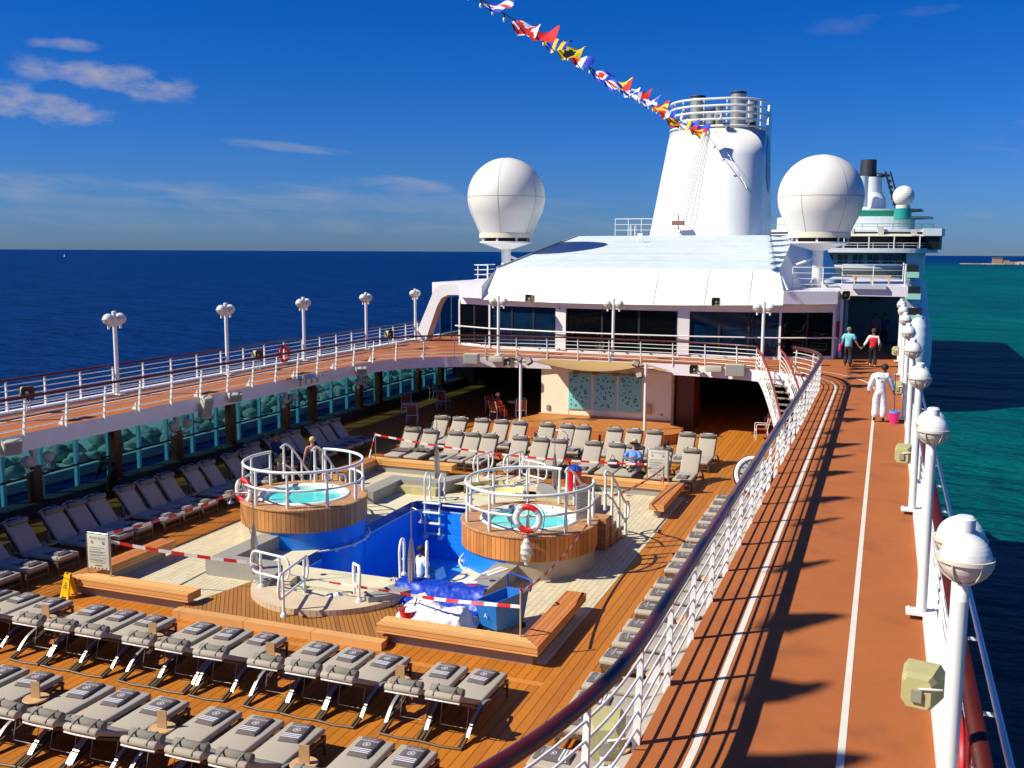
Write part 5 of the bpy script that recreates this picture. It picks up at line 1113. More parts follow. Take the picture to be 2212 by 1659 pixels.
# two rows beyond the pool, facing the camera
XA = [5.75, 4.75, 3.68, 2.97, 2.10, .78, .05, -.77, -2.02, -2.76, -3.50, -4.58, -5.40]
row('steep', [(x, 33.42) for x in XA], 0.0, 'pale sun lounger, %s from the right in the row just beyond the pool', 'sun loungers facing the pool from the far side', towels=(0, 4, 7, 8, 9, 10))
XB = [5.80, 4.98, 3.72, 2.89, 2.10, .78, .08, -.74, -1.99, -2.79, -3.64, -4.70, -5.50]
row('steep', [(x, 36.56) for x in XB], 0.0, 'pale sun lounger, %s from the right in the row against the stage', 'sun loungers facing the pool from the far side', towels=(1, 2, 3, 5, 8))
for k, (x, y) in enumerate(((4.18, 38.75), (1.35, 38.75), (-1.40, 38.75), (-4.18, 38.75))):
    side_table(x, y, 'round side table, %s from the right in the row against the stage' % ORDS[k], 'menu' if k == 2 else 'vase', .3, ('wooden menu stand' if k == 2 else 'dark tall vase') + ', %s from the right in the row against the stage' % ORDS[k])
for k, (x, y) in enumerate(((1.40, 35.7), (-1.42, 35.7), (-4.0, 35.9))):
    side_table(x, y, 'round side table, %s from the right in the row just beyond the pool' % ORDS[k], 'vase' if k < 2 else 'menu', .3, ('dark tall vase' if k < 2 else 'wooden menu stand') + ', %s from the right in the row just beyond the pool' % ORDS[k])
# starboard row under the right walkway: feet to the left, head to the right
YR = [12.2, 13.80, 15.10, 15.93, 16.76, 17.98, 18.86, 19.68, 20.80, 21.72, 22.62, 23.86, 24.74, 25.64, 26.72, 27.66, 28.54, 29.58, 30.52, 31.4]
row('low', [(7.24, y) for y in YR], -PI / 2, 'grey sun lounger, %s from the near end of the row under the right walkway', 'sun loungers under the right walkway', towels=range(20))
for k, y in enumerate((14.45, 17.37, 20.24, 23.24, 26.18, 29.06)):
    side_table(8.42, y, 'round side table, %s from the near end of the row under the right walkway' % ORDS[k], 'menu', 1.3, 'wooden menu stand, %s from the near end of the row under the right walkway' % ORDS[k])
# port row in the shade
YL = [16.4, 17.28, 18.12, 19.12, 20.30, 21.14, 21.92, 23.12, 24.0, 24.88, 26.1, 27.0, 28.2, 29.1, 30.2, 31.4, 32.2, 33.0, 34.3, 35.1, 36.0]
row('steep', [(-7.2 - (.5 if y > 30 else 0), y) for y in YL], PI / 2, 'shaded sun lounger, %s from the near end of the row along the left windbreak', 'sun loungers along the left windbreak', towels=[i for i in range(21) if i != 13])
for k, y in enumerate((19.72, 22.5, 25.5, 27.6, 30.8)):
    side_table(-8.5, y, 'round side table, %s from the near end of the row along the left windbreak' % ORDS[k], 'vase', 0, 'dark tall vase, %s from the near end of the row along the left windbreak' % ORDS[k])
# ------------------------------------------------------------------ lamp posts
def lamp_proto():
    root = bpy.data.objects.new('lamp_post', None); C.objects.link(root); root.empty_display_size = .2; ORG[root.name] = Vector()
    mb = MB(); mb.cyl((0, 0, 0), (0, 0, 2.6), .07, 14); mb.cyl((0, 0, 2.42), (0, 0, 2.86), .082, 14); mb.lathe([(.082, 2.86), (.06, 2.88), (.001, 2.88)], seg=14); mb.b2((-.2, -.13, 0), (.2, .13, .035))
    for x in (-.16, .16):
        for y in (-.09, .09): mb.cyl((x, y, .03), (x, y, .055), .016, 6)
    mb.build('post', rail_white, root, world=False)
    for s in (-1, 1):
        mb = MB(); mb.bar((0, 0, 2.4), (0, s * .28, 2.4), .05, .05); mb.cyl((0, s * .28, 2.28), (0, s * .28, 2.44), .045, 10); mb.build('bracket', rail_white, root, world=False)
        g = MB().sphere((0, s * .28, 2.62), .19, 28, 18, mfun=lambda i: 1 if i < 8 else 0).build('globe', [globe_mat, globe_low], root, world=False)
        mb = MB(); mb.lathe([(.192, -.018), (.21, -.018), (.21, .012), (.192, .012)], (0, s * .28, 2.62), 28)
        for k in range(6):
            a = k * PI / 3; mb.tube([(.203 * math.cos(a) * math.cos(b), s * .28 + .203 * math.sin(a) * math.cos(b), 2.62 - .203 * math.sin(b)) for b in [PI / 2 * q / 6 for q in range(7)]], .009, 5)
        mb.build('guard', mat('guard_cream', (.66, .62, .50), .4), g, world=False)
    return root
LAMP = lamp_proto(); USED['lamp'] = False
for k, y in enumerate((8.42, 14.38, 20.32, 26.1, 31.9, 37.8, 43.6, 49.0)):
    put('lamp', LAMP, (12.70, y, 3.23), 0, 'white twin globe lamp post on the right walkway, %s from the camera' % ORDS[k], 'lamp post', 'twin globe lamp posts')
for k, y in enumerate((27.05, 33.2, 38.87, 44.66, 50.3)):
    put('lamp', LAMP, (-12.62, y, 3.2), 0, 'white twin globe lamp post on the left walkway, %s from the left' % ORDS[k], 'lamp post', 'twin globe lamp posts')
put('lamp', LAMP, (-12.62, 21.15, 3.2), 0, 'white twin globe lamp post nearest the camera on the left walkway, beyond the frame', 'lamp post', 'twin globe lamp posts')
for k, x in enumerate((-5.49, .23, 7.02)):
    put('lamp', LAMP, (x, 44.85, 3.16), PI / 2, 'white twin globe lamp post in front of the dark windows, %s from the left' % ORDS[k], 'lamp post', 'twin globe lamp posts')
# ------------------------------------------------------------------ loudspeakers and floodlights
def hornthing(p, az, label, legs=None, scale=1.0):
    t = thing('horn_loudspeaker', label, 'loudspeaker', p, 0, 'beige horn loudspeakers'); horn(t, p, az, name='horn', scale=scale)
    if legs:
        mb = MB()
        for dx in (-.06, .06): mb.cyl((p[0] + dx, p[1] + legs[1], legs[0]), (p[0] + dx, p[1] + .05, p[2] - .1), .018, 6)
        mb.build('stand', rail_white, t)
    else:
        mb = MB(); mb.cyl(p, (p[0], p[1] + .45, p[2] + .02), .03, 6); mb.build('bracket', offwhite, t)
hornthing((-12.5, 23.06, 3.8), R(65), 'beige horn loudspeaker on the left walkway railing, nearest the camera', (3.2, .05))
hornthing((-12.5, 35.1, 3.82), R(70), 'beige horn loudspeaker on the left walkway railing, just before the red lifebuoy', (3.2, .05))
hornthing((-12.5, 46.9, 3.8), R(75), 'beige horn loudspeaker on the left walkway railing, near the white arch', (3.2, .05))
hornthing((-.33, 44.62, 3.88), 0, 'beige horn loudspeaker on two thin legs behind the railing above the stage', (3.16, .1))
hornthing((-4.5, 46.55, 5.86), R(-25), 'beige horn loudspeaker hanging under the roof edge above the left windows')
hornthing((4.67, 46.55, 5.9), 0, 'beige horn loudspeaker hanging under the roof edge above the right windows')
hornthing((10.2, 49.55, 6.2), R(30), 'beige horn loudspeaker under the roof corner at the covered passage')
hornthing((-4.42, 43.9, 3.0), R(5), 'beige horn loudspeaker on the deck edge left of the stage awning', None)
hornthing((4.22, 43.85, 3.03), R(5), 'beige horn loudspeaker on the deck edge right of the stage awning', None)
hornthing((12.56, 10.4, 3.85), R(168), 'large beige horn loudspeaker on the right walkway railing, nearest the camera', None, 1.0)
hornthing((12.56, 22.7, 3.88), R(168), 'large beige horn loudspeaker on the right walkway railing, second from the camera', None, 1.0)
hornthing((12.56, 34.1, 3.88), R(168), 'large beige horn loudspeaker on the right walkway railing, near the man in white', None, 1.0)
hornthing((12.56, 47.0, 3.88), R(168), 'large beige horn loudspeaker on the right walkway railing, near the couple holding hands', None, 1.0)
hornthing((9.52, 9.5, 3.2), R(-165), 'large beige horn loudspeaker fixed below the right walkway handrail over the loungers', None, 1.1)
lt = thing('lamp_plate', 'round white lamp plate below the beige loudspeaker at the near right railing', 'lamp', (9.68, 9.0, 3.0)); MB().lathe([(.001, .0), (.17, .0), (.19, .03), (.17, .05), (.001, .06)], (9.68, 9.0, 3.0), 24).build('plate', offwhite, lt); MB().bar((9.5, 9.5, 3.1), (9.6, 9.1, 3.08), .04, .03).build('arm', rail_white, lt)
def boxthing(name, label, lo, hi, m, face=None, grp=None):
    c = [(lo[i] + hi[i]) / 2 for i in range(3)]; t = thing(name, label, 'speaker' if 'speaker' in name else 'floodlight', c, 0, grp)
    MB().rbox(c, [hi[i] - lo[i] for i in range(3)], .025).build('case', m, t)
    if face == '-y': MB().b2((lo[0] + .03, lo[1] - .008, lo[2] + .03), (hi[0] - .03, lo[1] + .01, hi[2] - .03)).build('grille', grille, t)
    MB().bar((c[0], hi[1], c[2]), (c[0], hi[1] + .25, c[2] - .05), .08, .06).build('bracket', offwhite, t)
boxthing('wall_speaker', 'large grey loudspeaker cabinet on the deck edge left of the stage', (-6.68, 43.35, 2.84), (-5.95, 43.65, 3.34), box_beige, '-y')
boxthing('wall_speaker', 'large grey loudspeaker cabinet on the deck edge beside the stairway', (5.63, 43.45, 2.84), (6.46, 43.8, 3.37), box_beige, '-y')
boxthing('flood_light', 'flat beige floodlight box on the deck edge left of the stage', (-5.57, 43.75, 2.95), (-4.86, 44.05, 3.2), box_beige)
boxthing('flood_light', 'flat beige floodlight box on the deck edge right of the stage', (4.72, 43.8, 2.95), (5.42, 44.1, 3.22), box_beige)
def tilted(name, label, p, size, rots, m, cat):
    t = thing(name, label, cat, p); M = Matrix.Translation(Vector(p)) @ Matrix.Rotation(rots[0], 4, 'Z') @ Matrix.Rotation(rots[1], 4, 'Y') @ Matrix.Rotation(rots[2], 4, 'X')
    MB().rbox((0, 0, 0), size, .03, M=M).build('case', m, t); MB().box((size[0] / 2, 0, 0), (.012, size[1] * .8, size[2] * .8), M=M).build('front', grille, t)
    MB().bar(p, (p[0] - .3, p[1], p[2] + .1), .05, .05).build('bracket', offwhite, t)
tilted('wall_speaker', 'tall beige loudspeaker leaning out from the left walkway edge', (-9.62, 27.9, 2.82), (.3, .36, .78), (R(-20), R(18), 0), box_beige, 'speaker')
tilted('flood_light', 'beige floodlight under the left walkway edge right of the tall loudspeaker', (-9.6, 29.5, 2.95), (.22, .5, .3), (R(-35), R(25), 0), box_beige, 'floodlight')
tilted('flood_light', 'beige floodlight under the left walkway edge at the left edge of the picture', (-9.6, 19.75, 2.92), (.22, .5, .4), (R(-20), R(15), 0), box_beige, 'floodlight')
tilted('flood_light', 'beige floodlight under the left walkway edge where it starts to curve', (-9.5, 38.5, 2.92), (.22, .5, .3), (R(-50), R(25), 0), box_beige, 'floodlight')
sp = thing('spotlight_bar', 'clear plate with four small spotlights on the left walkway edge', 'spotlight', (-9.7, 34, 3.0))
MB().b2((-9.9, 33.2, 3.15), (-9.1, 35.0, 3.17)).build('plate', glass('clear_plate', (.75, .8, .8), .15), sp)
for k in range(4): MB().lathe([(.04, .12), (.07, -.1), (.06, -.1)], (-9.4, 33.45 + .42 * k, 2.98), 10).build('spotlight', box_beige, sp)
MB().cyl((-9.85, 34.2, 2.7), (-9.85, 34.2, 3.15), .04, 8).build('stem', offwhite, sp)
# big clock under the right handrail
ck = thing('clock', 'large round clock with white rim seen through the right railing', 'clock', (8.9, 27.0, 2.2))
CM = Matrix.Translation((8.9, 27.0, 2.22)) @ Matrix.Rotation(R(8), 4, 'Z') @ Matrix.Rotation(R(68), 4, 'X')
MB().lathe([(.46, -.1), (.5, -.08), (.5, .03), (.47, .06), (.41, .05), (.40, 0)], seg=40, M=CM).build('rim', offwhite, ck)
MB().lathe([(.001, .005), (.405, .005)], seg=40, M=CM).build('face', mat('clock_face', (.34, .40, .35), .5), ck)
mb = MB()
for k in range(12): mb.box((0, .33, .012), (.03 if k % 3 else .045, .07, .004), 0, CM @ Matrix.Rotation(k * PI / 6, 4, 'Z'))
mb.box((.0, .11, .016), (.022, .24, .004), 0, CM @ Matrix.Rotation(R(-60), 4, 'Z')); mb.box((.0, .15, .02), (.018, .32, .004), 0, CM @ Matrix.Rotation(R(50), 4, 'Z')); mb.build('hands', black, ck)
MB().lathe([(.5, -.12), (.54, -.12), (.54, -.09), (.5, -.09)], seg=40, M=CM).build('back_ring', black, ck); MB().bar((8.95, 27.1, 2.2), (9.88, 27.3, 2.85), .06, .06).build('bracket', rail_white, ck)

# ------------------------------------------------------------------ barrier tape, signs
def tape(pts, label, sag=0.0, w=.075, tw=0.0):
    P = smooth_curve(pts, 8) if len(pts) > 2 else [Vector(pts[0]).lerp(Vector(pts[1]), k / 20) for k in range(21)]
    if sag and len(pts) == 2:
        for k, p in enumerate(P): p.z -= sag * 4 * (k / 20) * (1 - k / 20)
    t = thing('barrier_tape', label, 'barrier tape', tuple(P[0]), 0, 'red and white barrier tapes'); al = along(P, .08); mb = MB(); prev = None
    for i, (p, d) in enumerate(al):
        a = tw * math.sin(i * .11) ; up = Vector((0, 0, 1)); sd = d.cross(up).normalized(); q = (up * math.cos(a) + sd * math.sin(a)) * (w / 2)
        cur = (p - q, p + q)
        if prev: mb.add([prev[0], cur[0], cur[1], prev[1]], [(0, 1, 2, 3)], (i // 4) % 2)
        prev = cur
    mb.build('ribbon', [mat('tape_white', (.78, .75, .72), .4), mat('tape_red', (.62, .02, .02), .4)], t)
tape([(-5.0, 18.2, 1.26), (-1.72, 19.1, .86)], 'red and white barrier tape from the near rules sign to the pool grab rail', .04, .085)
tape([(-1.72, 19.1, .86), (.95, 19.1, .64)], 'twisted barrier tape between the two near pool grab rails', .05, .05, 1.4)
tape([(.95, 19.1, .64), (2.2, 18.8, .74), (3.6, 18.45, .86), (5.46, 18.1, 1.08)], 'barrier tape passing in front of the white sheets to the post by the blue cart', 0, .075, .5)
tape([(-5.1, 18.2, 1.44), (-5.02, 23.6, 1.38)], 'barrier tape from the near rules sign to the left hot tub lifebuoy', .12)
tape([(-5.5, 32.3, 1.4), (4.78, 32.55, 1.05)], 'long red and white barrier tape along the far end of the pool', .22)
tape([(-5.5, 32.28, 1.4), (-5.58, 32.2, .95), (-5.62, 32.0, .5)], 'short barrier tape hanging down from the far left post', 0, .06, .9)
tape([(5.33, 32.35, 1.0), (4.95, 27.3, 1.2)], 'barrier tape from the far right post to the hot tub stair', .1)
tape([(5.33, 32.3, .98), (5.36, 32.25, .75), (5.3, 32.2, .5)], 'crumpled barrier tape hanging on the far right post', 0, .10, .8)
tape([(5.08, 24.3, 1.2), (5.46, 18.1, 1.36)], 'barrier tape from the right hot tub down to the post by the blue cart', .18)
for x, y, z1, lab, m in ((5.46, 18.1, 1.42, 'thin wooden barrier post standing on the near right bench', wood_light), (-5.5, 32.32, 1.42, 'thin steel barrier post on the far left bench', steel), (5.34, 32.38, 1.02, 'short barrier post on the far right bench', steel)):
    t = thing('barrier_post', lab, 'post', (x, y, .45), 0, 'posts holding the barrier tape'); MB().cyl((x, y, .45), (x, y, z1), .022, 8).build('post', m, t); MB().lathe([(.001, z1), (.03, z1 + .01), (.03, z1 + .05), (.001, z1 + .06)], (x, y, 0), 10).build('cap', red, t)
def rules_sign(x0, x1, y, z0, z1, label):
    t = thing('rules_sign', label, 'sign', ((x0 + x1) / 2, y, z0), 0, 'pool rules signs')
    r = .05; P = [(x0, y, z0)] + [(x0 + r + r * math.cos(a), y, z1 - r + r * math.sin(a)) for a in [PI - PI / 2 * k / 5 for k in range(6)]] + [(x1 - r + r * math.cos(a), y, z1 - r + r * math.sin(a)) for a in [PI / 2 - PI / 2 * k / 5 for k in range(6)]] + [(x1, y, z0)]
    MB().tube(P, .022, 8).build('frame', steel, t)
    b = MB().rbox(((x0 + x1) / 2, y, (z0 + z1) / 2 + .06), (x1 - x0 - .04, .03, z1 - z0 - .17), .012).build('board', mat('sign_board', (.60, .60, .50), .4), t)
    M = Matrix.Translation(((x0 + x1) / 2, y - .017, 0)) @ Matrix.Rotation(R(90), 4, 'X'); mb = MB(); zt = z1 - .10
    mb.text('POOL RULES', .085, M @ Matrix.Translation((0, zt - .02, 0)))
    rnd = random.Random(1); z = zt - .25; w = x1 - x0 - .14
    while z > z0 + .27:
        for q in range(rnd.choice((1, 2, 2))):
            ww = w * rnd.uniform(.55, 1); mb.box((-(w - ww) / 2, z, 0), (ww, .011, .002), 0, M); z -= .026
        z -= .022
    for k in range(5): mb.box((-w / 2 + .05 + (w - .1) * k / 4, z0 + .17, 0), (.04, .04, .002), 0, M)
    mb.box((0, z0 + .235, 0), (.22, .025, .002), 0, M)
    ring = [(.04 * math.cos(2 * PI * k / 18), .04 * math.sin(2 * PI * k / 18)) for k in range(18)]
    for cx, mi in ((-w / 2 + .1, 1), (w / 2 - .1, 2)):
        c = (cx, zt - .12); mb.strip([M @ Vector((c[0] + x, c[1] + y_, .001)) for x, y_ in ring], [M @ Vector((c[0] + x * .68, c[1] + y_ * .68, .001)) for x, y_ in ring], mi, closed=True); mb.box((c[0], c[1], .001), (.015, .055, .001), mi, M @ Matrix.Translation((c[0], c[1], 0)) @ Matrix.Rotation(R(40), 4, 'Z') @ Matrix.Translation((-c[0], -c[1], 0)))
    mb.build('lettering', [mat('sign_ink', (.10, .10, .10), .6), red, mat('sign_navy', (.04, .05, .16), .5)], t)
rules_sign(-5.58, -4.90, 18.07, .45, 1.47, 'white rules board in a steel frame standing on the near left bench')
rules_sign(4.72, 5.44, 32.66, .45, 1.56, 'white rules board in a steel frame standing on the far right bench')
hs = thing('tub_notice', 'narrow white notice board fixed to the rail of the right hot tub', 'sign', (4.86, 24.42, 1.2))
NM = Matrix.Translation((4.88, 24.40, 1.68)) @ Matrix.Rotation(R(50), 4, 'Z') @ Matrix.Rotation(R(90), 4, 'X')
MB().box((0, 0, 0), (.42, .9, .02), 0, NM).build('board', mat('notice_board', (.55, .56, .55), .4), hs)
mb = MB()
for k in range(15): mb.box((0, .26 - .04 * k, .012), (.3 if k % 3 else .2, .012, .002), 0, NM)
mb.text('WHIRLPOOL RULES', .038, NM @ Matrix.Translation((0, .40, .012)))
for k in range(3): mb.box((-.1 + .1 * k, .33, .012), (.045, .045, .002), 0, NM)
mb.build('lettering', mat('sign_ink', (0, 0, 0)), hs)
cs = thing('caution_sign', 'yellow folding wet floor sign beside the near left bench', 'wet floor sign', (-5.75, 17.45, 0), R(-12))
MA = Matrix.Rotation(R(-12), 4, 'X'); mb = MB(); MBk = Matrix.Translation((0, .27, 0)) @ Matrix.Rotation(R(12), 4, 'X')
for M_ in (MA, MBk):
    mb = MB(); o = [(-.16, 0), (-.1, 0), (-.08, .05), (.08, .05), (.1, 0), (.16, 0), (.10, .60), (.045, .62), (.045, .57), (-.045, .57), (-.045, .62), (-.10, .60)]
    vs = [M_ @ Vector((x, -.012, z)) for x, z in o] + [M_ @ Vector((x, .012, z)) for x, z in o]; n = len(o); mb.add(vs, [tuple(range(n)), tuple(range(2 * n - 1, n - 1, -1))] + [(i, (i + 1) % n, n + (i + 1) % n, n + i) for i in range(n)])
    mb.build('panel', mat('sign_yellow', (.80, .47, .005), .4), cs, world=False, fix=True)
mb = MB(); Mx = MA @ Matrix.Translation((0, -.016, 0)) @ Matrix.Rotation(R(90), 4, 'X'); mb.text('CAUTION', .045, Mx @ Matrix.Translation((0, .47, 0)))
tri = [(-.085, .24), (.085, .24), (0, .40)]; ti = [(x * .78, .293 + (y - .293) * .72) for x, y in tri]; mb.strip([Mx @ Vector((x, y, 0)) for x, y in tri], [Mx @ Vector((x, y, 0)) for x, y in ti], closed=True); mb.box((0, .29, 0), (.03, .05, .001), 0, Mx); mb.text('WET FLOOR', .026, Mx @ Matrix.Translation((0, .2, 0)))
mb.build('lettering', black, cs, world=False)

# ------------------------------------------------------------------ pool cleaning gear
from mathutils import noise as _ns
def crumple(nx, ny, fn, name, m, parent, amp=.05, sc=5, seed=0):
    rows = []
    for j in range(ny + 1):
        rr = []
        for i in range(nx + 1):
            p = Vector(fn(i / nx, j / ny)); q = p * sc + Vector((seed * 9.1, seed, 0))
            d = abs(_ns.noise(q)) * 1.2 + .7 * (.5 - abs(_ns.noise(q * 2.3))) + .5 * abs(_ns.noise(q * 4.6)); rr.append(p + Vector((_ns.noise(q + Vector((5, 0, 0))) * amp * .6, _ns.noise(q + Vector((0, 9, 0))) * amp * .6, d * amp)))
        rows.append(rr)
    mb = MB()
    for a, b in zip(rows[:-1], rows[1:]): mb.strip(a, b, sm=True)
    return mb.build(name, m, parent, fix=True)
tp = thing('tarpaulin', 'crumpled blue tarpaulin draped over the pool coaming', 'tarpaulin', (3, 20.2, 0))
crumple(60, 34, lambda u, v: (1.72 + 2.1 * u - .2 * v + .25 * v * u, 20.5 - (1.15 + .15 * math.sin(u * 5)) * v, (.48 if v < .33 else max(.48 - (v - .33) * .95, .10)) + .02), 'sheet', mat('tarp_blue', (.008, .05, .46), .42, spec=.4), tp, .055, 3.2, 2)
wp_ = thing('sheet_pile', 'pile of crumpled white plastic sheets in front of the blue tarpaulin', 'plastic sheets', (3, 19, 0))
def heap(u, v):
    x = 2.12 + 1.95 * u; y = 18.45 + 1.15 * v; h = .50 * math.exp(-((u - .36) / .26) ** 2 - ((v - .55) / .33) ** 2) + .34 * math.exp(-((u - .86) / .16) ** 2 - ((v - .5) / .3) ** 2) + .22 * math.exp(-((u - .62) / .25) ** 2 - ((v - .3) / .28) ** 2); e = min(u, 1 - u, v, 1 - v) * 8; return (x, y, .03 + h * min(e, 1) + (.06 if e > .5 else 0))
crumple(80, 46, heap, 'sheet', mat('white_sheet', (.74, .74, .76), .35, spec=.5), wp_, .085, 4.2, 5)
bk = thing('paint_bucket', 'red bucket full of debris on the white sheets', 'bucket', (2.62, 18.75, .1))
MB().lathe([(.001, .16), (.16, .16), (.2, .40), (.215, .40), (.215, .42), (.19, .42), (.17, .3), (.001, .32)], (2.62, 18.75, 0), 22, mfun=lambda i: 1 if i >= 6 else 0).build('bucket', [red_plastic, mat('debris', (.32, .22, .15), .9, vary=.5, vscale=25)], bk); MB().cyl((2.68, 18.8, .3), (2.78, 18.88, .68), .015, 6).build('stick', black, bk)
ct = thing('laundry_cart', 'blue open cart with a handle inside the near right bench', 'cart', (4.5, 19.4, 0))
lo = [(4.12, 19.22), (4.60, 18.98), (4.95, 19.66), (4.45, 19.92)]; hi = [(4.00, 19.22), (4.62, 18.86), (5.06, 19.72), (4.42, 20.06)]; hz = [.66, .78, .86, .74]; cm_ = Vector((4.53, 19.45, 0)); mb = MB()
L0 = [(x, y, .12) for x, y in lo]; H0 = [(x, y, z) for (x, y), z in zip(hi, hz)]; Hi = [tuple(cm_ + (Vector((x, y, 0)) - cm_) * .93 + Vector((0, 0, z))) for (x, y), z in zip(hi, hz)]; Li = [tuple(cm_ + (Vector((x, y, 0)) - cm_) * .9 + Vector((0, 0, .16))) for x, y in lo]
mb.strip(L0, H0, closed=True); mb.strip(H0, Hi, closed=True); mb.strip(Hi, Li, closed=True); mb.add(Li, [(0, 1, 2, 3)]); mb.add(L0, [(3, 2, 1, 0)]); mb.build('tub', mat('cart_blue', (.02, .16, .50), .35, vary=.12, vscale=4), ct, fix=True)
for x, y in lo: MB().lathe([(.001, -.05), (.06, -.05), (.06, .05), (.001, .05)], seg=12, M=Matrix.Translation((x, y, .064)) @ Matrix.Rotation(R(90), 4, 'X')).build('wheel', black, ct)
MB().tube([(4.42, 20.1, .7), (4.4, 20.14, 1.0), (4.5, 20.12, 1.04), (5.05, 19.82, 1.05), (5.12, 19.76, 1.0), (5.08, 19.72, .82)], .026, 8).build('handle', mat('handle_blue', (.01, .05, .35), .4), ct)
AM = Matrix.Translation((4.345, 19.02, .42)) @ Matrix.Rotation(math.atan2(-.36, .62), 4, 'Z') @ Matrix.Rotation(R(90), 4, 'X'); MB().text('A', .15, AM @ Matrix.Translation((0, 0, .03))).build('marking', offwhite, ct)
rb = thing('red_bin', 'round red bin with blue plastic on top at the far side of the pool', 'bin', (2.3, 32.05, 0))
MB().lathe([(.001, .0), (.20, .0), (.27, .72), (.30, .74), (.29, .77), (.25, .72), (.001, .6)], (2.3, 32.05, 0), 24).build('bin', red_plastic, rb)
crumple(20, 20, lambda u, v: (2.3 + .5 * (u - .5), 32.05 + .5 * (v - .5), .72 + .16 * math.exp(-((u - .5) ** 2 + (v - .5) ** 2) * 6)), 'bag', mat('bag_blue', (.01, .06, .40), .4), rb, .10, 8, 3)
crumple(14, 14, lambda u, v: (1.98 + .22 * u, 31.9 + .3 * v, .76 - .5 * (1 - u)), 'cloth', red_plastic, rb, .06, 7, 8)
mh = thing('floor_mop', 'pale mop head lying on the coaming by the pool worker', 'mop', (1.5, 20.28, .42)); mb = MB(); rnd = random.Random(6)
for k in range(26): a = rnd.uniform(0, 6.28); l = rnd.uniform(.08, .2); mb.tube([(1.5, 20.3, .47), (1.5 + l * .6 * math.cos(a), 20.3 + l * .5 * math.sin(a), .49), (1.5 + l * math.cos(a), 20.3 + l * .8 * math.sin(a), .435)], .012, 5)
mb.build('strands', mat('mop_strand', (.55, .45, .36), .9), mh)
wt = thing('crumpled_cloth', 'crumpled white cloth lying on the pool entry shelf', 'cloth', (.35, 19.6, 0)); crumple(30, 16, lambda u, v: (.02 + .66 * u, 19.42 + .34 * v + .1 * u, .03 + .14 * math.sin(PI * u) * math.sin(PI * v)), 'cloth', towel_white, wt, .07, 8, 6)
tr = thing('paint_tray', 'red paint tray with a white roller on the right coaming', 'paint tray', (3.35, 20.5, .42)); MB().rbox((3.42, 20.46, .475), (.34, .22, .1), .02).build('tray', red_plastic, tr); MB().cyl((3.3, 20.45, .56), (3.52, 20.5, .57), .04, 12).build('roller', offwhite, tr)
ts = thing('tool_heap', 'small heap of steel tools on the right coaming beside the red tray', 'tools', (2.95, 20.55, .42)); mb = MB(); rnd = random.Random(9)
for k in range(14): p = (2.9 + rnd.uniform(-.12, .15), 20.5 + rnd.uniform(-.08, .1), .47 + rnd.uniform(0, .08)); mb.bar(p, (p[0] + rnd.uniform(-.15, .15), p[1] + rnd.uniform(-.1, .1), p[2] + rnd.uniform(-.03, .05)), .03, .02)
mb.build('tools', steel, ts)
dc = MB().lathe([(.001, 0), (.045, .0), (.05, .02), (.03, .05), (.001, .055)], (6.22, 31.9, .004), 14).build('paper_cup', offwhite); tag(dc, 'small white crumpled cup lying on the deck by the far right bench', 'cup')
for k, (x, y, lb_) in enumerate(((1.6, 20.62, 'folded white board leaning in the pool corner'),)): pass
bd = thing('white_board', 'pale flat board lying on the shelf at the near right pool corner', 'board', (2.6, 21.9, .02)); MB().add([(2.15, 21.6, .05), (2.75, 21.45, .05), (3.05, 22.2, .06), (2.45, 22.35, .06), (2.15, 21.6, .02), (2.75, 21.45, .02), (3.05, 22.2, .02), (2.45, 22.35, .02)], [(0, 1, 2, 3), (0, 4, 5, 1), (1, 5, 6, 2), (2, 6, 7, 3), (3, 7, 4, 0)]).build('board', mat('pale_board', (.70, .70, .62), .5), bd)

# ------------------------------------------------------------------ chairs and tables in the shaded bar
def chair(x, y, rz, label):
    t = thing('armchair', label, 'chair', (x, y, 0), rz, 'wooden armchairs in the bar area')
    mb = MB()
    for k in range(5): mb.box((0, -.2 + .1 * k, .45), (.46, .08, .02))
    mb.build('seat', chair_wood, t, world=False)
    mb = MB()
    for k in range(6): mb.box((0, .25 + .02 * k, .52 + .075 * k), (.44, .018, .06))
    mb.build('backrest', chair_wood, t, world=False)
    for s in (-1, 1):
        mb = MB(); mb.tube([(s * .25, -.24, 0), (s * .25, -.24, .66), (s * .25, -.2, .69), (s * .25, .28, .67)], .017, 6); mb.tube([(s * .25, .3, 0), (s * .25, .24, .45), (s * .25, .36, .96)], .017, 6); mb.build('frame', offwhite, t, world=False)
    mb = MB(); mb.bar((-.25, -.24, .42), (.25, -.24, .42), .03, .04); mb.bar((-.25, .26, .42), (.25, .26, .42), .03, .04); mb.build('rail', offwhite, t, world=False); return t
def table(x, y, label):
    t = thing('cafe_table', label, 'table', (x, y, 0), 0, 'cafe tables in the bar area'); MB().lathe([(.001, .71), (.4, .71), (.41, .73), (.4, .75), (.001, .75)], (x, y, 0), 24).build('table_top', offwhite, t); MB().lathe([(.25, 0), (.25, .02), (.04, .05), (.04, .71)], (x, y, 0), 14).build('pedestal', steel, t)
chair(-5.5, 44.75, R(155), 'wooden armchair in sunlight with the person in orange sitting on it')
chair(-4.62, 45.7, R(205), 'wooden armchair half in shade beside the left stage pole')
chair(-6.3, 46.2, R(60), 'dim armchair behind the person in orange at the shaded table')
table(-5.05, 46.1, 'small cafe table between the two seated people left of the stage')
chair(7.15, 44.4, R(-75), 'wooden armchair at the foot of the curved stairway')
chair(7.4, 46.2, R(-160), 'wooden armchair in deep shade behind the stairway foot')
table(8.05, 44.9, 'small cafe table at the foot of the curved stairway')
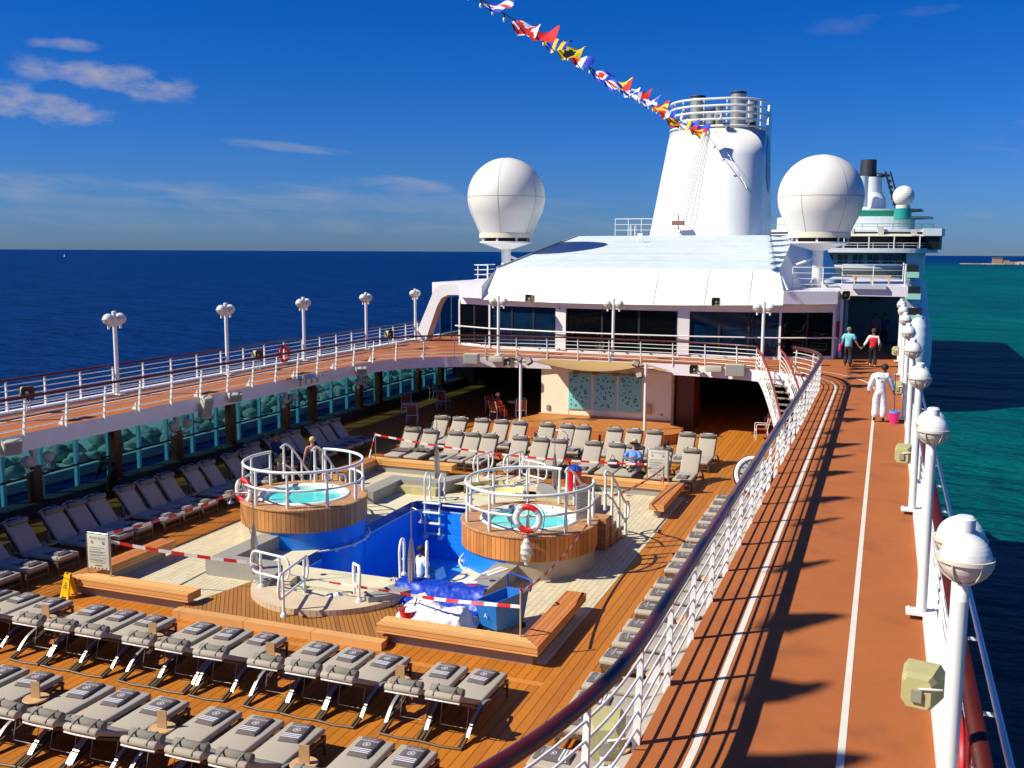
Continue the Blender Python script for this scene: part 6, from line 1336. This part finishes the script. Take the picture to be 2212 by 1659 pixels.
for k, (x, y, a) in enumerate(((-8.9, 42.3, 200), (-10.3, 44.5, 30), (-9.4, 47.0, 180), (-11.0, 49.5, 90))):
    chair(x, y, R(a), 'armchair in the dark left bar area, %s from the pool' % ORDS[k])
table(-9.6, 43.4, 'cafe table in the dark left bar area nearest the pool'); table(-10.2, 48.2, 'cafe table deeper in the dark left bar area')
hl = thing('ceiling_panel', 'tilted wooden ceiling panel under the upper deck left of the stage', 'ceiling panel', (-8, 46, 2.5)); MB().prism([(-11, 44.2), (-5.2, 45.2), (-6.2, 47.2), (-11, 47)], 2.52, 2.58).build('panel', mat('panel_wood', (.22, .1, .04), .5), hl)

# ------------------------------------------------------------------ signal flags
def flags():
    ctl = [(-.7, 71.2, 16.9), (-.7, 64, 16.28), (-.7, 56, 16.22), (-.7, 48, 16.21), (-.7, 40, 16.2), (-.7, 30, 16.22), (-.7, 15, 16.15), (-.7, 3.8, 16.2), (-.7, -14, 17.0)]
    P = smooth_curve(ctl, 10)
    t = thing('flag_line', 'dark line with small bulbs strung from the funnel over the pool deck', 'cable', (0.2, 71.3, 16.35))
    MB().tube(P, .022, 5).build('cable', mat('cable_black', (.02, .02, .03), .6), t)
    for i, (p, d) in enumerate(along(P, 1.05, .4)):
        if i > 44: break
        mb = MB(); mb.cyl(p, p + Vector((0, 0, -.12)), .035, 6); mb.sphere(p + Vector((0, 0, -.2)), .05, 8, 6, 1, (1, 1, 1.7)); mb.build('bulb', [black, offwhite], t)
    W_, R_, B_, Y_, K_ = 0, 1, 2, 3, 4
    def pat(n, u, v):
        if n == 0: return (B_, W_, R_, W_, B_)[min(int(v * 5), 4)]
        if n == 1: return R_ if abs(u - v) < .18 or abs(u + v - 1) < .18 else W_
        if n == 2: return R_
        if n == 3: return (Y_, B_)[int(u * 6) % 2]
        if n == 4: return K_ if (u - .5) ** 2 + ((v - .5) * .8) ** 2 < .05 else Y_
        if n == 5: return (R_, W_, B_)[min(int(u * 3), 2)]
        if n == 6: m = min(u, 1 - u, v, 1 - v); return B_ if m < .18 else W_ if m < .34 else R_
        if n == 7: return Y_ if u + v < 1 else R_
        if n == 8: return B_ if (int(u * 4) + int(v * 4)) % 2 else W_
        if n == 9: return W_ if u < .5 else R_
        if n == 10: return W_ if abs(u - v) < .16 or abs(u + v - 1) < .16 else B_
        if n == 11: return (R_, Y_)[int(v * 5) % 2]
        if n == 12: return B_ if v < .5 else R_
        return W_
    seq = [(3, 0), (0, 0), (1, 1), (2, 2), (3, 3), (4, 4), (5, 5), (6, 6), (0, 6), (7, 7), (8, 8), (9, 9), (10, 10), (11, 11), (8, 8), (3, 3), (12, 12), (11, 11), (7, 7), (12, 12)]
    names = {0: 'blue white and red striped', 1: 'white flag with red cross', 2: 'plain red', 3: 'yellow and blue striped', 4: 'yellow with black dot', 5: 'red white and blue banded', 6: 'nested blue white and red', 7: 'yellow and red diagonal', 8: 'blue and white chequered', 9: 'white and red halved', 10: 'blue with white cross', 11: 'red and yellow striped', 12: 'blue and red halved'}
    ms = [mat('flag_white', (.78, .78, .78), .8), mat('flag_red', (.62, .015, .02), .8), blue, yellow, black]
    al = along(P, .1); tot = len(al); rnd = random.Random(12)
    def mk(s, n, label, size):
        i0 = int(s / .1); 
        p, d = al[min(i0, tot - 1)]; t2 = thing('signal_flag', label, 'flag', tuple(p), 0, 'signal flags on the line from the funnel'); mb = MB(); nu, nv = 14, 10; ph = rnd.uniform(0, 6); rows = []; dr = rnd.uniform(-.45, .3); el = rnd.uniform(-.1, .5)
        for j in range(nv + 1):
            v = j / nv; q, dd = al[min(i0 + int(v * size * 7), tot - 1)]; row_ = []
            for i in range(nu + 1):
                u = i / nu; L = size * 1.25 * u
                row_.append(q + Vector((L * math.cos(dr) * (1 - .12 * v), el * L - .15 * math.sin(u * 5 + ph) * u, L * math.sin(dr) * .9 + .10 * math.sin(u * 6.2 + v * 3 + ph) * u ** .6 - (.16 + .5 * min(u * 3, 1)) * size * v)) + Vector((0, -.15 * v * u, .08 * math.sin(v * 5 + ph) * u)))
            rows.append(row_)
        for j in range(nv):
            for i in range(nu): mb.add([rows[j][i], rows[j][i + 1], rows[j + 1][i + 1], rows[j + 1][i]], [(0, 1, 2, 3)], pat(n, (i + .5) / nu, (j + .5) / nv), True)
        mb.build('cloth', ms, t2, fix=True)
    # visible flags, from the funnel towards the camera
    vis = [(1.8, 12), (3.9, 11), (6.0, 12), (8.1, 3), (9.7, 8), (11.5, 11), (13.1, 5), (15.0, 11), (17.6, 10), (19.9, 9), (22.0, 8), (23.6, 7), (25.4, 0), (27.2, 6), (30.4, 5), (32.1, 4), (33.6, 3), (35.2, 2), (37.1, 1), (39.8, 0)]
    for k, (s, n) in enumerate(vis): mk(s, n, '%s signal flag, %s along the line counting from the funnel' % (names[n], ORDS[k]), .78)
    s = 46.0; k = 0
    while s < 76: mk(s, (6, 9, 2, 10, 4, 12)[k % 6], 'signal flag further along the line, casting its shadow on the right walkway', rnd.uniform(.55, .85)); s += rnd.uniform(1.7, 2.7); k += 1
flags()
# ------------------------------------------------------------------ people
from mathutils import noise
def skin_mesh(name, verts, edges, mats, parent, sub=1, mfun=None):
    me = bpy.data.meshes.new(name); me.from_pydata([v[0] for v in verts], edges, []); o = bpy.data.objects.new(name, me); C.objects.link(o)
    md = o.modifiers.new('skin', 'SKIN'); md.use_smooth_shade = True; md.branch_smoothing = .4
    if not me.skin_vertices: me.skin_vertices.new()
    sv = me.skin_vertices[0].data; seen = set(); adj = {}
    for a, b in edges: adj.setdefault(a, []).append(b); adj.setdefault(b, []).append(a)
    for i, v in enumerate(verts): sv[i].radius = (v[1], v[1]) if not isinstance(v[1], tuple) else v[1]; sv[i].use_root = False
    for i in range(len(verts)):
        if i in seen: continue
        sv[i].use_root = True; st = [i]
        while st:
            k = st.pop()
            if k in seen: continue
            seen.add(k); st += adj.get(k, [])
    ss = o.modifiers.new('sub', 'SUBSURF'); ss.levels = sub; ss.render_levels = sub
    dg = bpy.context.evaluated_depsgraph_get(); m2 = bpy.data.meshes.new_from_object(o.evaluated_get(dg)); bpy.data.objects.remove(o); bpy.data.meshes.remove(me)
    if not isinstance(mats, (list, tuple)): mats = [mats]
    m2.materials.clear()
    for m in mats: m2.materials.append(m)
    for p in m2.polygons:
        p.use_smooth = True; p.material_index = mfun(p.center) if mfun else 0
    m2.name = name; r = bpy.data.objects.new(name, m2); C.objects.link(r); r.parent = parent; KIDS.setdefault(parent.name, []).append(r); return r
BASE = dict(pelvis=(0, 0, .96), spine=(0, .01, 1.12), chest=(0, .0, 1.30), neck=(0, -.01, 1.48), jaw=(0, .025, 1.575), skull=(0, .0, 1.66), crown=(0, -.01, 1.74),
            shL=(-.18, -.01, 1.42), elL=(-.25, -.03, 1.13), wrL=(-.27, .06, .89), hdL=(-.27, .08, .81), shR=(.18, -.01, 1.42), elR=(.25, -.03, 1.13), wrR=(.27, .06, .89), hdR=(.27, .08, .81),
            hipL=(-.095, 0, .90), knL=(-.11, .03, .49), anL=(-.12, -.02, .09), toL=(-.14, .13, .035), hipR=(.095, 0, .90), knR=(.11, .03, .49), anR=(.12, -.02, .09), toR=(.14, .13, .035))
RAD = dict(pelvis=.135, spine=.120, chest=.145, neck=.055, jaw=.062, skull=.092, crown=.055, sh=.062, el=.042, wr=.028, hd=.034, hip=.092, kn=.058, an=.04, to=.038)
def figure(label, loc, rz, J=None, skin=None, hair=None, hairlong=0.0, wear=(), fat=1.0, shoes=None, hat=None, face=False, scale=1.0, bald=False):
    t = thing('person', label, 'person', loc, rz); t.scale = (scale,) * 3
    Q = dict(BASE); Q.update(J or {}); Q = {k: Vector(v) for k, v in Q.items()}
    def r(k, add=0.0):
        b = k[:-1] if k[-1] in 'LR' else k; return RAD[b] * (fat if b in ('pelvis', 'spine', 'chest', 'hip', 'sh') else 1) + add
    keys = list(Q); ix = {k: i for i, k in enumerate(keys)}; V = [(Q[k], r(k)) for k in keys]
    E_ = [('pelvis', 'spine'), ('spine', 'chest'), ('chest', 'neck'), ('neck', 'jaw'), ('jaw', 'skull'), ('skull', 'crown')]
    for s in 'LR': E_ += [('chest', 'sh' + s), ('sh' + s, 'el' + s), ('el' + s, 'wr' + s), ('wr' + s, 'hd' + s), ('pelvis', 'hip' + s), ('hip' + s, 'kn' + s), ('kn' + s, 'an' + s), ('an' + s, 'to' + s)]
    E = [(ix[a], ix[b]) for a, b in E_]
    for s in 'LR':   # five fingers per hand, each its own short chain rooted in the palm
        w, h = Q['wr' + s], Q['hd' + s]; d = (h - w).normalized(); sd = d.cross(Vector((0, 1, 0)) if abs(d.y) < .8 else Vector((1, 0, 0))).normalized(); cu = d.cross(sd).normalized()
        for k, (o, L) in enumerate(((-.026, .065), (-.009, .078), (.009, .074), (.025, .058))):
            a = h + sd * o; k0 = len(V); V += [(a, .010), (a + d * L * .5 + cu * .006, .0095), (a + d * L * .9 + cu * .026, .008)]; E += [(k0, k0 + 1), (k0 + 1, k0 + 2)]
        a = w + (h - w) * .45 + cu * .02; k0 = len(V); V += [(a, .012), (a + cu * .035 + d * .03, .0105), (a + cu * .04 + d * .062, .009)]; E += [(k0, k0 + 1), (k0 + 1, k0 + 2)]
    shm = shoes or black; fz = max(min(Q['anL'].z, Q['anR'].z) - .02, .03)
    def near_foot(c):
        return 1 if min((c - Q['toL']).length, (c - Q['toR']).length, (c - Q['anL']).length * 1.3, (c - Q['anR']).length * 1.3) < .085 else 0
    body = skin_mesh('body', V, E, [skin or skin_m, shm], t, 2, near_foot)
    for w in wear:
        kind, m = w[0], w[1]; ad = w[2] if len(w) > 2 else .014
        if kind in ('shirt', 'longshirt', 'vest', 'tube_top'):
            v = [(Q['pelvis'] + (Q['pelvis'] - Q['spine']).normalized() * .13, r('pelvis', ad + .008)), (Q['spine'], r('spine', ad)), (Q['chest'], r('chest', ad))]; e = [(0, 1), (1, 2)]
            if kind == 'tube_top': v[2] = (Q['chest'] - (Q['chest'] - Q['spine']) * .0, r('chest', ad)); 
            else:
                v.append((Q['neck'].lerp(Q['chest'], .25), .07 + ad)); e.append((2, 3))
                for s in 'LR':
                    k = len(v); v.append((Q['sh' + s], r('sh', ad))); e.append((2, k))
                    if kind == 'shirt': v.append((Q['sh' + s].lerp(Q['el' + s], .75), .062 + ad)); e.append((k, k + 1))
                    if kind == 'longshirt': v += [(Q['el' + s], r('el', ad + .008)), (Q['wr' + s], r('wr', ad))]; e += [(k, k + 1), (k + 1, k + 2)]
            skin_mesh({'tube_top': 'top', 'longshirt': 'shirt'}.get(kind, kind), v, e, m, t, 2)
        if kind == 'coverall':
            ks = ['neckb', 'chest', 'spine', 'waist', 'seat']; v = [(Q['neck'].lerp(Q['chest'], .2), .08 + ad), (Q['chest'], r('chest', ad)), (Q['spine'], r('spine', ad)), (Q['pelvis'], r('pelvis', ad + .012)), (Q['pelvis'] - Vector((0, 0, .06)), r('pelvis', ad))]; e = [(0, 1), (1, 2), (2, 3), (3, 4)]
            for s in 'LR':
                k = len(v); v += [(Q['sh' + s], r('sh', ad)), (Q['el' + s], r('el', ad + .012)), (Q['wr' + s], r('wr', ad + .006)), (Q['hip' + s], r('hip', ad)), (Q['kn' + s], r('kn', ad + .012)), (Q['kn' + s].lerp(Q['an' + s], .5) + Vector((0, -.01, 0)), .075 + ad), (Q['an' + s] + Vector((0, 0, .02)), r('an', ad + .022))]; e += [(1, k), (k, k + 1), (k + 1, k + 2), (4, k + 3), (k + 3, k + 4), (k + 4, k + 5), (k + 5, k + 6)]
            cm = skin_mesh('coverall', v, e, m, t, 2)
            for vt in cm.data.vertices:
                q_ = vt.co * 9; vt.co += vt.normal * (.011 * noise.noise(q_) + .008 * noise.noise(Vector((q_.x * 1.5, q_.y * 1.5, q_.z * 3.6))))
        if kind in ('trousers', 'shorts'):
            v = [(Q['pelvis'].lerp(Q['spine'], .75), r('spine', ad)), (Q['pelvis'] - Vector((0, 0, .03)), r('pelvis', ad))]; e = [(0, 1)]
            for s in 'LR':
                k = len(v); v += [(Q['hip' + s], r('hip', ad)), (Q['hip' + s].lerp(Q['kn' + s], .7) if kind == 'shorts' else Q['kn' + s], r('kn', ad + .012))]; e += [(1, k), (k, k + 1)]
                if kind == 'trousers': v += [(Q['an' + s] + Vector((0, 0, .02)), r('an', ad + .02))]; e += [(k + 1, k + 2)]
            skin_mesh(kind, v, e, m, t, 2)
    up = (Q['crown'] - Q['jaw']).normalized(); back = Vector((0, -1, 0)); fw = (Q['jaw'] - Q['skull']); fw = Vector((fw.x, fw.y, 0)); fw = fw.normalized() if fw.length > .005 else Vector((0, 1, 0)); back = -fw
    if hair:
        c = Q['skull'] + back * .022 + up * .012; mb = MB(); n = 10
        M_ = Matrix.Translation(c) @ up.to_track_quat('Z', 'Y').to_matrix().to_4x4()
        prof = [(.106 * math.sin(a), .112 * math.cos(a)) for a in [PI * .60 * k / n for k in range(n + 1)]]; prof[0] = (.001, .112)
        mb.lathe(prof, seg=20, M=M_)
        if hairlong: mb.tube([c + back * .05, c + back * .07 - up * .08, c + back * .06 - up * (.08 + hairlong)], [.085, .085, .05], 10)
        hb = mb.build('hair', hair, t, world=False)
    if hat:
        mb = MB(); c = Q['crown'] + up * -.02; M_ = Matrix.Translation(c) @ up.to_track_quat('Z', 'Y').to_matrix().to_4x4(); mb.lathe([(.2, -.035), (.19, -.02), (.112, .0), (.112, .02)], seg=24, M=M_); mb.lathe([(.113, .0), (.113, .035)], seg=24, mi=1, M=M_); mb.lathe([(.112, .035), (.1, .10), (.07, .125), (.001, .12)], seg=24, M=M_)
        mb.build('hat', [hat, black], t, world=False)
    if face:
        c = Q['skull']; sd = fw.cross(up).normalized(); mb = MB(); mb.sphere(c + fw * .098 - up * .03, .018, 8, 6, 0, (1, 1, 1.4)); mb.build('nose', skin or skin_m, t, world=False)
        mb = MB()
        if face == 'glasses': mb.bar(c + fw * .098 - sd * .075, c + fw * .098 + sd * .075, .02, .04)
        else:
            for s in (-1, 1): mb.sphere(c + fw * .088 + sd * s * .035, .012, 8, 6)
        mb.build('sunglasses' if face == 'glasses' else 'eyes', black, t, world=False)
        mb = MB(); mb.bar(c + fw * .083 - up * .082 - sd * .022, c + fw * .083 - up * .082 + sd * .022, .01, .012); mb.build('mouth', mat('lips', (.35, .08, .07), .5), t, world=False)
    mb = MB()
    sd = fw.cross(up).normalized()
    for s in (-1, 1): mb.sphere(Q['skull'] + sd * s * .094 - up * .02, .024, 8, 6, 0, (.5, 1, 1.3))
    mb.build('ears', skin or skin_m, t, world=False)
    return t, Q
def seg_thing(): pass
wcov = mat('coverall_white', (.78, .77, .80), .8, vary=.10, vscale=7, bump=.6, bscale=9); cyan_c = mat('shirt_cyan', (.18, .62, .66), .8, vary=.08, vscale=9, bump=.3, bscale=12); navy_c = mat('trousers_navy', (.018, .018, .03), .85); blk_c = mat('cloth_black', (.010, .010, .012), .85); red_c = mat('vest_red', (.66, .012, .015), .8, vary=.08, vscale=9); wht_c = mat('cloth_white', (.76, .75, .76), .85, vary=.08, vscale=9, bump=.4, bscale=12)
orange_c = mat('cloth_orange', (.60, .09, .04), .85); blue_c = mat('shirt_blue', (.12, .28, .72), .8, vary=.1, vscale=9, bump=.4, bscale=12); jean = mat('jeans_dark', (.03, .04, .07), .9, vary=.3, vscale=20); teal_c = mat('cloth_teal', (.03, .22, .22), .85); navyp = mat('cloth_navy_print', (.03, .05, .16), .85, vary=.4, vscale=25); pinkp = mat('cloth_pink', (.35, .12, .22), .85, vary=.4, vscale=20)
grey_h = mat('hair_grey', (.20, .19, .18), .8); dark_h = mat('hair_dark', (.02, .013, .01), .7); blond_h = mat('hair_blond', (.62, .46, .20), .7, vary=.2, vscale=30); pale_h = mat('hair_pale', (.72, .62, .42), .7); brown_h = mat('hair_brown', (.10, .035, .015), .7)
# man in a white coverall with a mop, head bowed
figure('man in a white hooded coverall standing with a mop and bucket on the right walkway', (12.0, 31.35, 3.165), R(2),
       dict(neck=(.05, .05, 1.50), jaw=(.10, .14, 1.555), skull=(.10, .11, 1.63), crown=(.10, .09, 1.715), elR=(.30, .05, 1.16), wrR=(.36, .12, .95), hdR=(.39, .12, .88), elL=(-.27, -.02, 1.14), wrL=(-.31, .04, .90), hdL=(-.33, .05, .83), anL=(-.13, 0, .09), toL=(-.14, .15, .035), anR=(.11, .03, .09), toR=(.14, .18, .035)), skin_tan, dark_h, 0, (('coverall', wcov, .034),), 1.12, black, scale=1.0)
cv = [o for o in C.objects if o.name.startswith('coverall')][-1]
mb = MB(); pr = cv.parent
M_ = Matrix.Translation((-.07, -.20, 1.34)) @ Matrix.Rotation(R(90), 4, 'X'); ring = [(.032 * math.cos(2 * PI * k / 16), .032 * math.sin(2 * PI * k / 16), 0) for k in range(16)]; mb.add(ring, [tuple(range(16))], 0, False, M_); mb.box((.12, .005, 0), (.20, .022, .002), 0, M_); mb.box((.11, -.028, 0), (.16, .01, .002), 0, M_); mb.build('back_emblem', mat('emblem_ink', (.05, .06, .09), .6), cv, world=False)
mp = thing('mop', 'mop with a long blue handle standing in the pink bucket', 'mop', (12.43, 31.32, 3.2)); MB().cyl((12.42, 31.32, 3.32), (12.40, 31.46, 4.66), .014, 8).build('handle', mat('mop_handle', (.04, .06, .16), .4), mp); MB().lathe([(.001, .0), (.05, -.02), (.09, -.14), (.001, -.15)], (12.42, 31.32, 3.4), 10).build('head', offwhite, mp)
pb = thing('pink_bucket', 'bright pink bucket with a blue wringer on the right walkway', 'bucket', (12.43, 31.3, 3.165))
MB().lathe([(.001, .01), (.125, .0), (.155, .30), (.168, .31), (.165, .32), (.15, .31), (.12, .1), (.001, .1)], (12.43, 31.3, 3.165), 24).build('bucket', mat('pink', (.78, .02, .22), .4), pb); MB().lathe([(.1, .25), (.155, .30), (.15, .37), (.11, .36), (.09, .27)], (12.43, 31.3, 3.165), 20).build('wringer', mat('wringer_blue', (.10, .30, .70), .4), pb)
MB().tube([(12.43 + .165 * math.cos(a), 31.3 - .02, 3.47 - .02 + .10 * -math.sin(a)) for a in [PI * k / 10 for k in range(11)]], .007, 5).build('handle', steel, pb)
# couple holding hands, walking away
walkA = dict(knL=(-.10, .12, .50), anL=(-.10, -.02, .13), toL=(-.11, .12, .05), knR=(.10, .04, .49), anR=(.10, -.06, .09), toR=(.12, .09, .035))
figure('man in a cyan shirt and dark trousers walking away, holding a woman by the hand', (10.57, 46.25, 3.165), R(0), dict(walkA, elR=(.30, .0, 1.14), wrR=(.44, .06, .92), hdR=(.51, .08, .86), wrL=(-.30, .04, .92), hdL=(-.32, .06, .85)), skin_m, grey_h, 0, (('trousers', navy_c, .028), ('shirt', cyan_c, .035)), 1.12)
figure('woman in a red vest with white sleeves walking away, holding a man by the hand', (11.60, 46.6, 3.165), R(0), dict(walkA, elL=(-.30, -.0, 1.14), wrL=(-.45, -.1, .93), hdL=(-.51, -.18, .87)), skin_m, brown_h, .03, (('trousers', blk_c, .026), ('longshirt', wht_c, .018), ('vest', red_c, .036)), 1.08, mat('shoe_pale', (.6, .58, .55), .6), scale=.97)
hb = thing('handbag', 'black handbag hanging at the right side of the woman in the red vest', 'handbag', (11.88, 46.5, 4.1)); MB().rbox((11.90, 46.52, 4.13), (.14, .30, .24), .05).build('bag', blk_c, hb); MB().tube([(11.9, 46.4, 4.24), (11.83, 46.5, 4.58), (11.9, 46.62, 4.24)], .012, 6).build('strap', blk_c, hb)
mg = thing('magenta_bag', 'small magenta bag carried by the man in the cyan shirt', 'bag', (10.2, 46.25, 4.0)); MB().rbox((10.22, 46.25, 4.0), (.14, .24, .36), .06).build('bag', mat('magenta', (.55, .02, .12), .7), mg)
figure('woman in a dark floral top standing in the shaded passage beside a companion', (11.55, 57.4, 3.165), R(170), None, skin_tan, dark_h, .1, (('trousers', blk_c, .026), ('shirt', pinkp, .03)), 1.1)
figure('person in a navy patterned top standing in the shaded passage beside a companion', (12.02, 57.6, 3.165), R(185), None, skin_tan, dark_h, .0, (('trousers', navy_c, .026), ('shirt', navyp, .03)), 1.1)
# by the left hot tub
figure('woman with short blond hair and bare shoulders standing behind the left hot tub', (-6.35, 29.35, 0.004), R(40), dict(elL=(-.27, -.05, 1.14), wrL=(-.31, -.02, .92), hdL=(-.33, 0, .84)), mat('skin_pink', (.52, .24, .17), .55), blond_h, 0, (('trousers', jean, .02), ('tube_top', blk_c, .018)), .98, scale=1.0)
bend = dict(pelvis=(0, -.12, .90), spine=(0, .02, 1.04), chest=(0, .20, 1.14), neck=(0, .38, 1.20), jaw=(0, .47, 1.17), skull=(0, .50, 1.24), crown=(0, .54, 1.31), shL=(-.18, .28, 1.18), elL=(-.24, .34, .90), wrL=(-.25, .46, .70), hdL=(-.25, .50, .63), shR=(.18, .28, 1.18), elR=(.28, .36, .92), wrR=(.34, .52, .74), hdR=(.36, .58, .68), hipL=(-.095, -.10, .86), hipR=(.095, -.10, .86))
figure('person in a black shirt bending over the loungers behind the left hot tub', (-6.6, 27.85, 0.004), R(30), bend, skin_tan, dark_h, 0, (('trousers', blk_c, .02), ('shirt', blk_c, .022)), 1.05)
bt = [o for o in C.objects if o.name.startswith('person')]
MB().lathe([(.155, .95), (.16, .95), (.16, 1.0), (.155, 1.0)], (-6.54, 27.75, 0), 20).build('belt', red_c, bt[-1] if False else ([o for o in C.objects if o.get('label', '').startswith('person in a black shirt and red belt')][0]), world=False) if False else None
figure('person in black clothing bending by the left windbreak beside a pillar', (-11.7, 25.6, 0.004), R(80), bend, skin_dark, dark_h, 0, (('trousers', blk_c, .03), ('longshirt', blk_c, .03)), 1.2)
# seated at the tables
def seated(dz=0.0, lean=0.05): return dict(pelvis=(0, 0, .55), spine=(0, -.02, .72), chest=(0, .0, .90), neck=(0, .02, 1.08), jaw=(0, .06, 1.175), skull=(0, .035, 1.26), crown=(0, .03, 1.34), shL=(-.18, .0, 1.02), elL=(-.25, .08, .76), wrL=(-.18, .30, .74), hdL=(-.14, .37, .75), shR=(.18, .0, 1.02), elR=(.25, .08, .76), wrR=(.18, .30, .74), hdR=(.14, .37, .75), hipL=(-.10, .04, .53), knL=(-.13, .45, .50), anL=(-.13, .44, .09), toL=(-.14, .59, .035), hipR=(.10, .04, .53), knR=(.13, .45, .50), anR=(.13, .44, .09), toR=(.14, .59, .035))
figure('person with pale hair in an orange top sitting in an armchair left of the stage', (-5.5, 44.75, -.03), R(-25), seated(), skin_tan, pale_h, 0, (('trousers', orange_c, .02), ('shirt', orange_c, .028)), 1.12)
figure('person in a red and teal top sitting half in shade beside the left stage pole', (-4.62, 45.7, -.03), R(25), seated(), skin_tan, dark_h, 0, (('trousers', blk_c, .02), ('shirt', teal_c, .028)), 1.1)
# woman in a straw hat on a lounger, and her neighbour behind the rules board
def lying(): return dict(pelvis=(0, -1.28, .56), spine=(0, -1.40, .68), chest=(0, -1.50, .84), neck=(0, -1.60, 1.04), jaw=(0, -1.60, 1.13), skull=(0, -1.63, 1.21), crown=(0, -1.67, 1.29), shL=(-.18, -1.53, .96), elL=(-.30, -1.38, .74), wrL=(-.13, -1.14, .76), hdL=(-.07, -1.08, .77), shR=(.18, -1.53, .96), elR=(.30, -1.38, .74), wrR=(.13, -1.14, .76), hdR=(.07, -1.08, .77), hipL=(-.10, -1.22, .55), knL=(-.10, -.80, .70), anL=(-.07, -.42, .50), toL=(-.08, -.30, .58), hipR=(.10, -1.22, .55), knR=(.06, -.80, .66), anR=(.02, -.38, .56), toR=(.05, -.27, .64))
figure('woman in a blue shirt and straw hat reclining on a lounger by the rules board', (3.68, 33.42, 0), PI, lying(), skin_m, brown_h, .05, (('shorts', wht_c, .016), ('longshirt', blue_c, .03)), 1.05, black, mat('straw', (.62, .48, .20), .8, vary=.15, vscale=40), 'glasses')
figure('person in a white shirt reclining on a lounger half hidden behind the far rules board', (4.75, 33.42, 0), PI, lying(), skin_m, dark_h, 0, (('trousers', navy_c, .02), ('longshirt', wht_c, .03)), 1.05, black, None, True)
pbag = thing('beach_bag', 'dark beach bag on the lounger next to the woman in the straw hat', 'bag', (3.0, 34.3, .43)); mb = MB(); mb.sphere((3.1, 34.35, .58), .2, 14, 10, 0, (1.2, .9, .8)); mb.build('bag', mat('bag_purple', (.03, .02, .06), .6, vary=.3, vscale=9), pbag); MB().tube([(2.95, 34.35, .68), (3.05, 34.35, .9), (3.2, 34.35, .68)], .014, 6).build('handle', blk_c, pbag)
bkk = thing('newspaper', 'open pale book held by the woman in the straw hat', 'book', (3.62, 34.45, .8)); MB().add([(3.40, 34.40, .92), (3.66, 34.34, .84), (3.66, 34.52, .70), (3.40, 34.56, .78), (3.92, 34.40, .92), (3.92, 34.56, .78)], [(0, 1, 2, 3), (1, 4, 5, 2)]).build('pages', mat('paper', (.66, .60, .48), .8), bkk)
tw = thing('draped_towel', 'grey towel with white emblem draped over a lounger back at the far left', 'towel', (-5.4, 35.2, .4))
crumple(14, 30, lambda u, v: (-5.4 + .70 * (u - .5), (34.0 + .75 * v / .45) if v < .45 else (34.75 + .56 * (v - .45) / .55), (.45 if v < .45 else .47 + .72 * (v - .45) / .55)), 'cloth', towel_grey, tw, .04, 4, 1)
DM = Matrix.Translation((-5.4, 35.10, 1.02)) @ Matrix.Rotation(R(52), 4, 'X'); mb = MB(); mb.text('AZAMARA', .075, DM @ Matrix.Translation((0, -.14, 0))); mb.text('CLUB CRUISES', .03, DM @ Matrix.Translation((0, -.2, 0))); ring = [(.065 * math.cos(2 * PI * k / 20), .065 * math.sin(2 * PI * k / 20), 0) for k in range(20)]; mb.strip([DM @ Vector(q) for q in ring], [DM @ (Vector(q) * .75) for q in ring], closed=True); mb.build('emblem', towel_white, tw)
tw2 = thing('draped_towel', 'dark grey towel spread loosely over the second lounger from the far left', 'towel', (-4.58, 35.0, .4))
crumple(14, 26, lambda u, v: (-4.58 + .74 * (u - .5), 34.2 + .9 * v, .455 if v < .55 else .455 + (v - .55) * 1.05), 'cloth', towel_grey, tw2, .08, 5, 4)
# pool worker
figure('pool worker with dark hair in a white shirt standing inside the drained pool', (.12, 24.6, -1.9), R(-35), dict(elR=(.26, .06, 1.14), wrR=(.20, .26, 1.02), hdR=(.17, .33, 1.0)), skin_dark, dark_h, 0, (('trousers', wht_c, .03), ('shirt', wht_c, .035)), 1.1, scale=1.04)
cl_ = thing('white_cloth', 'white cloth held by the pool worker', 'cloth', (.5, 24.8, -.9)); MB().add([(.42, 24.75, -.82), (.62, 24.95, -.70), (.70, 24.98, -1.0), (.50, 24.78, -1.12), (.44, 24.72, -.83), (.64, 24.92, -.71), (.72, 24.95, -1.01), (.52, 24.75, -1.13)], [(0, 1, 2, 3), (7, 6, 5, 4), (0, 4, 5, 1), (1, 5, 6, 2), (2, 6, 7, 3), (3, 7, 4, 0)]).build('cloth', wht_c, cl_)
figure('person in dark blue clothes lying on a shaded lounger near the back left', (-7.7, 31.4, 0), PI * 1.5, lying(), skin_tan, dark_h, 0, (('trousers', navy_c, .02), ('longshirt', navyp, .03)), 1.1)
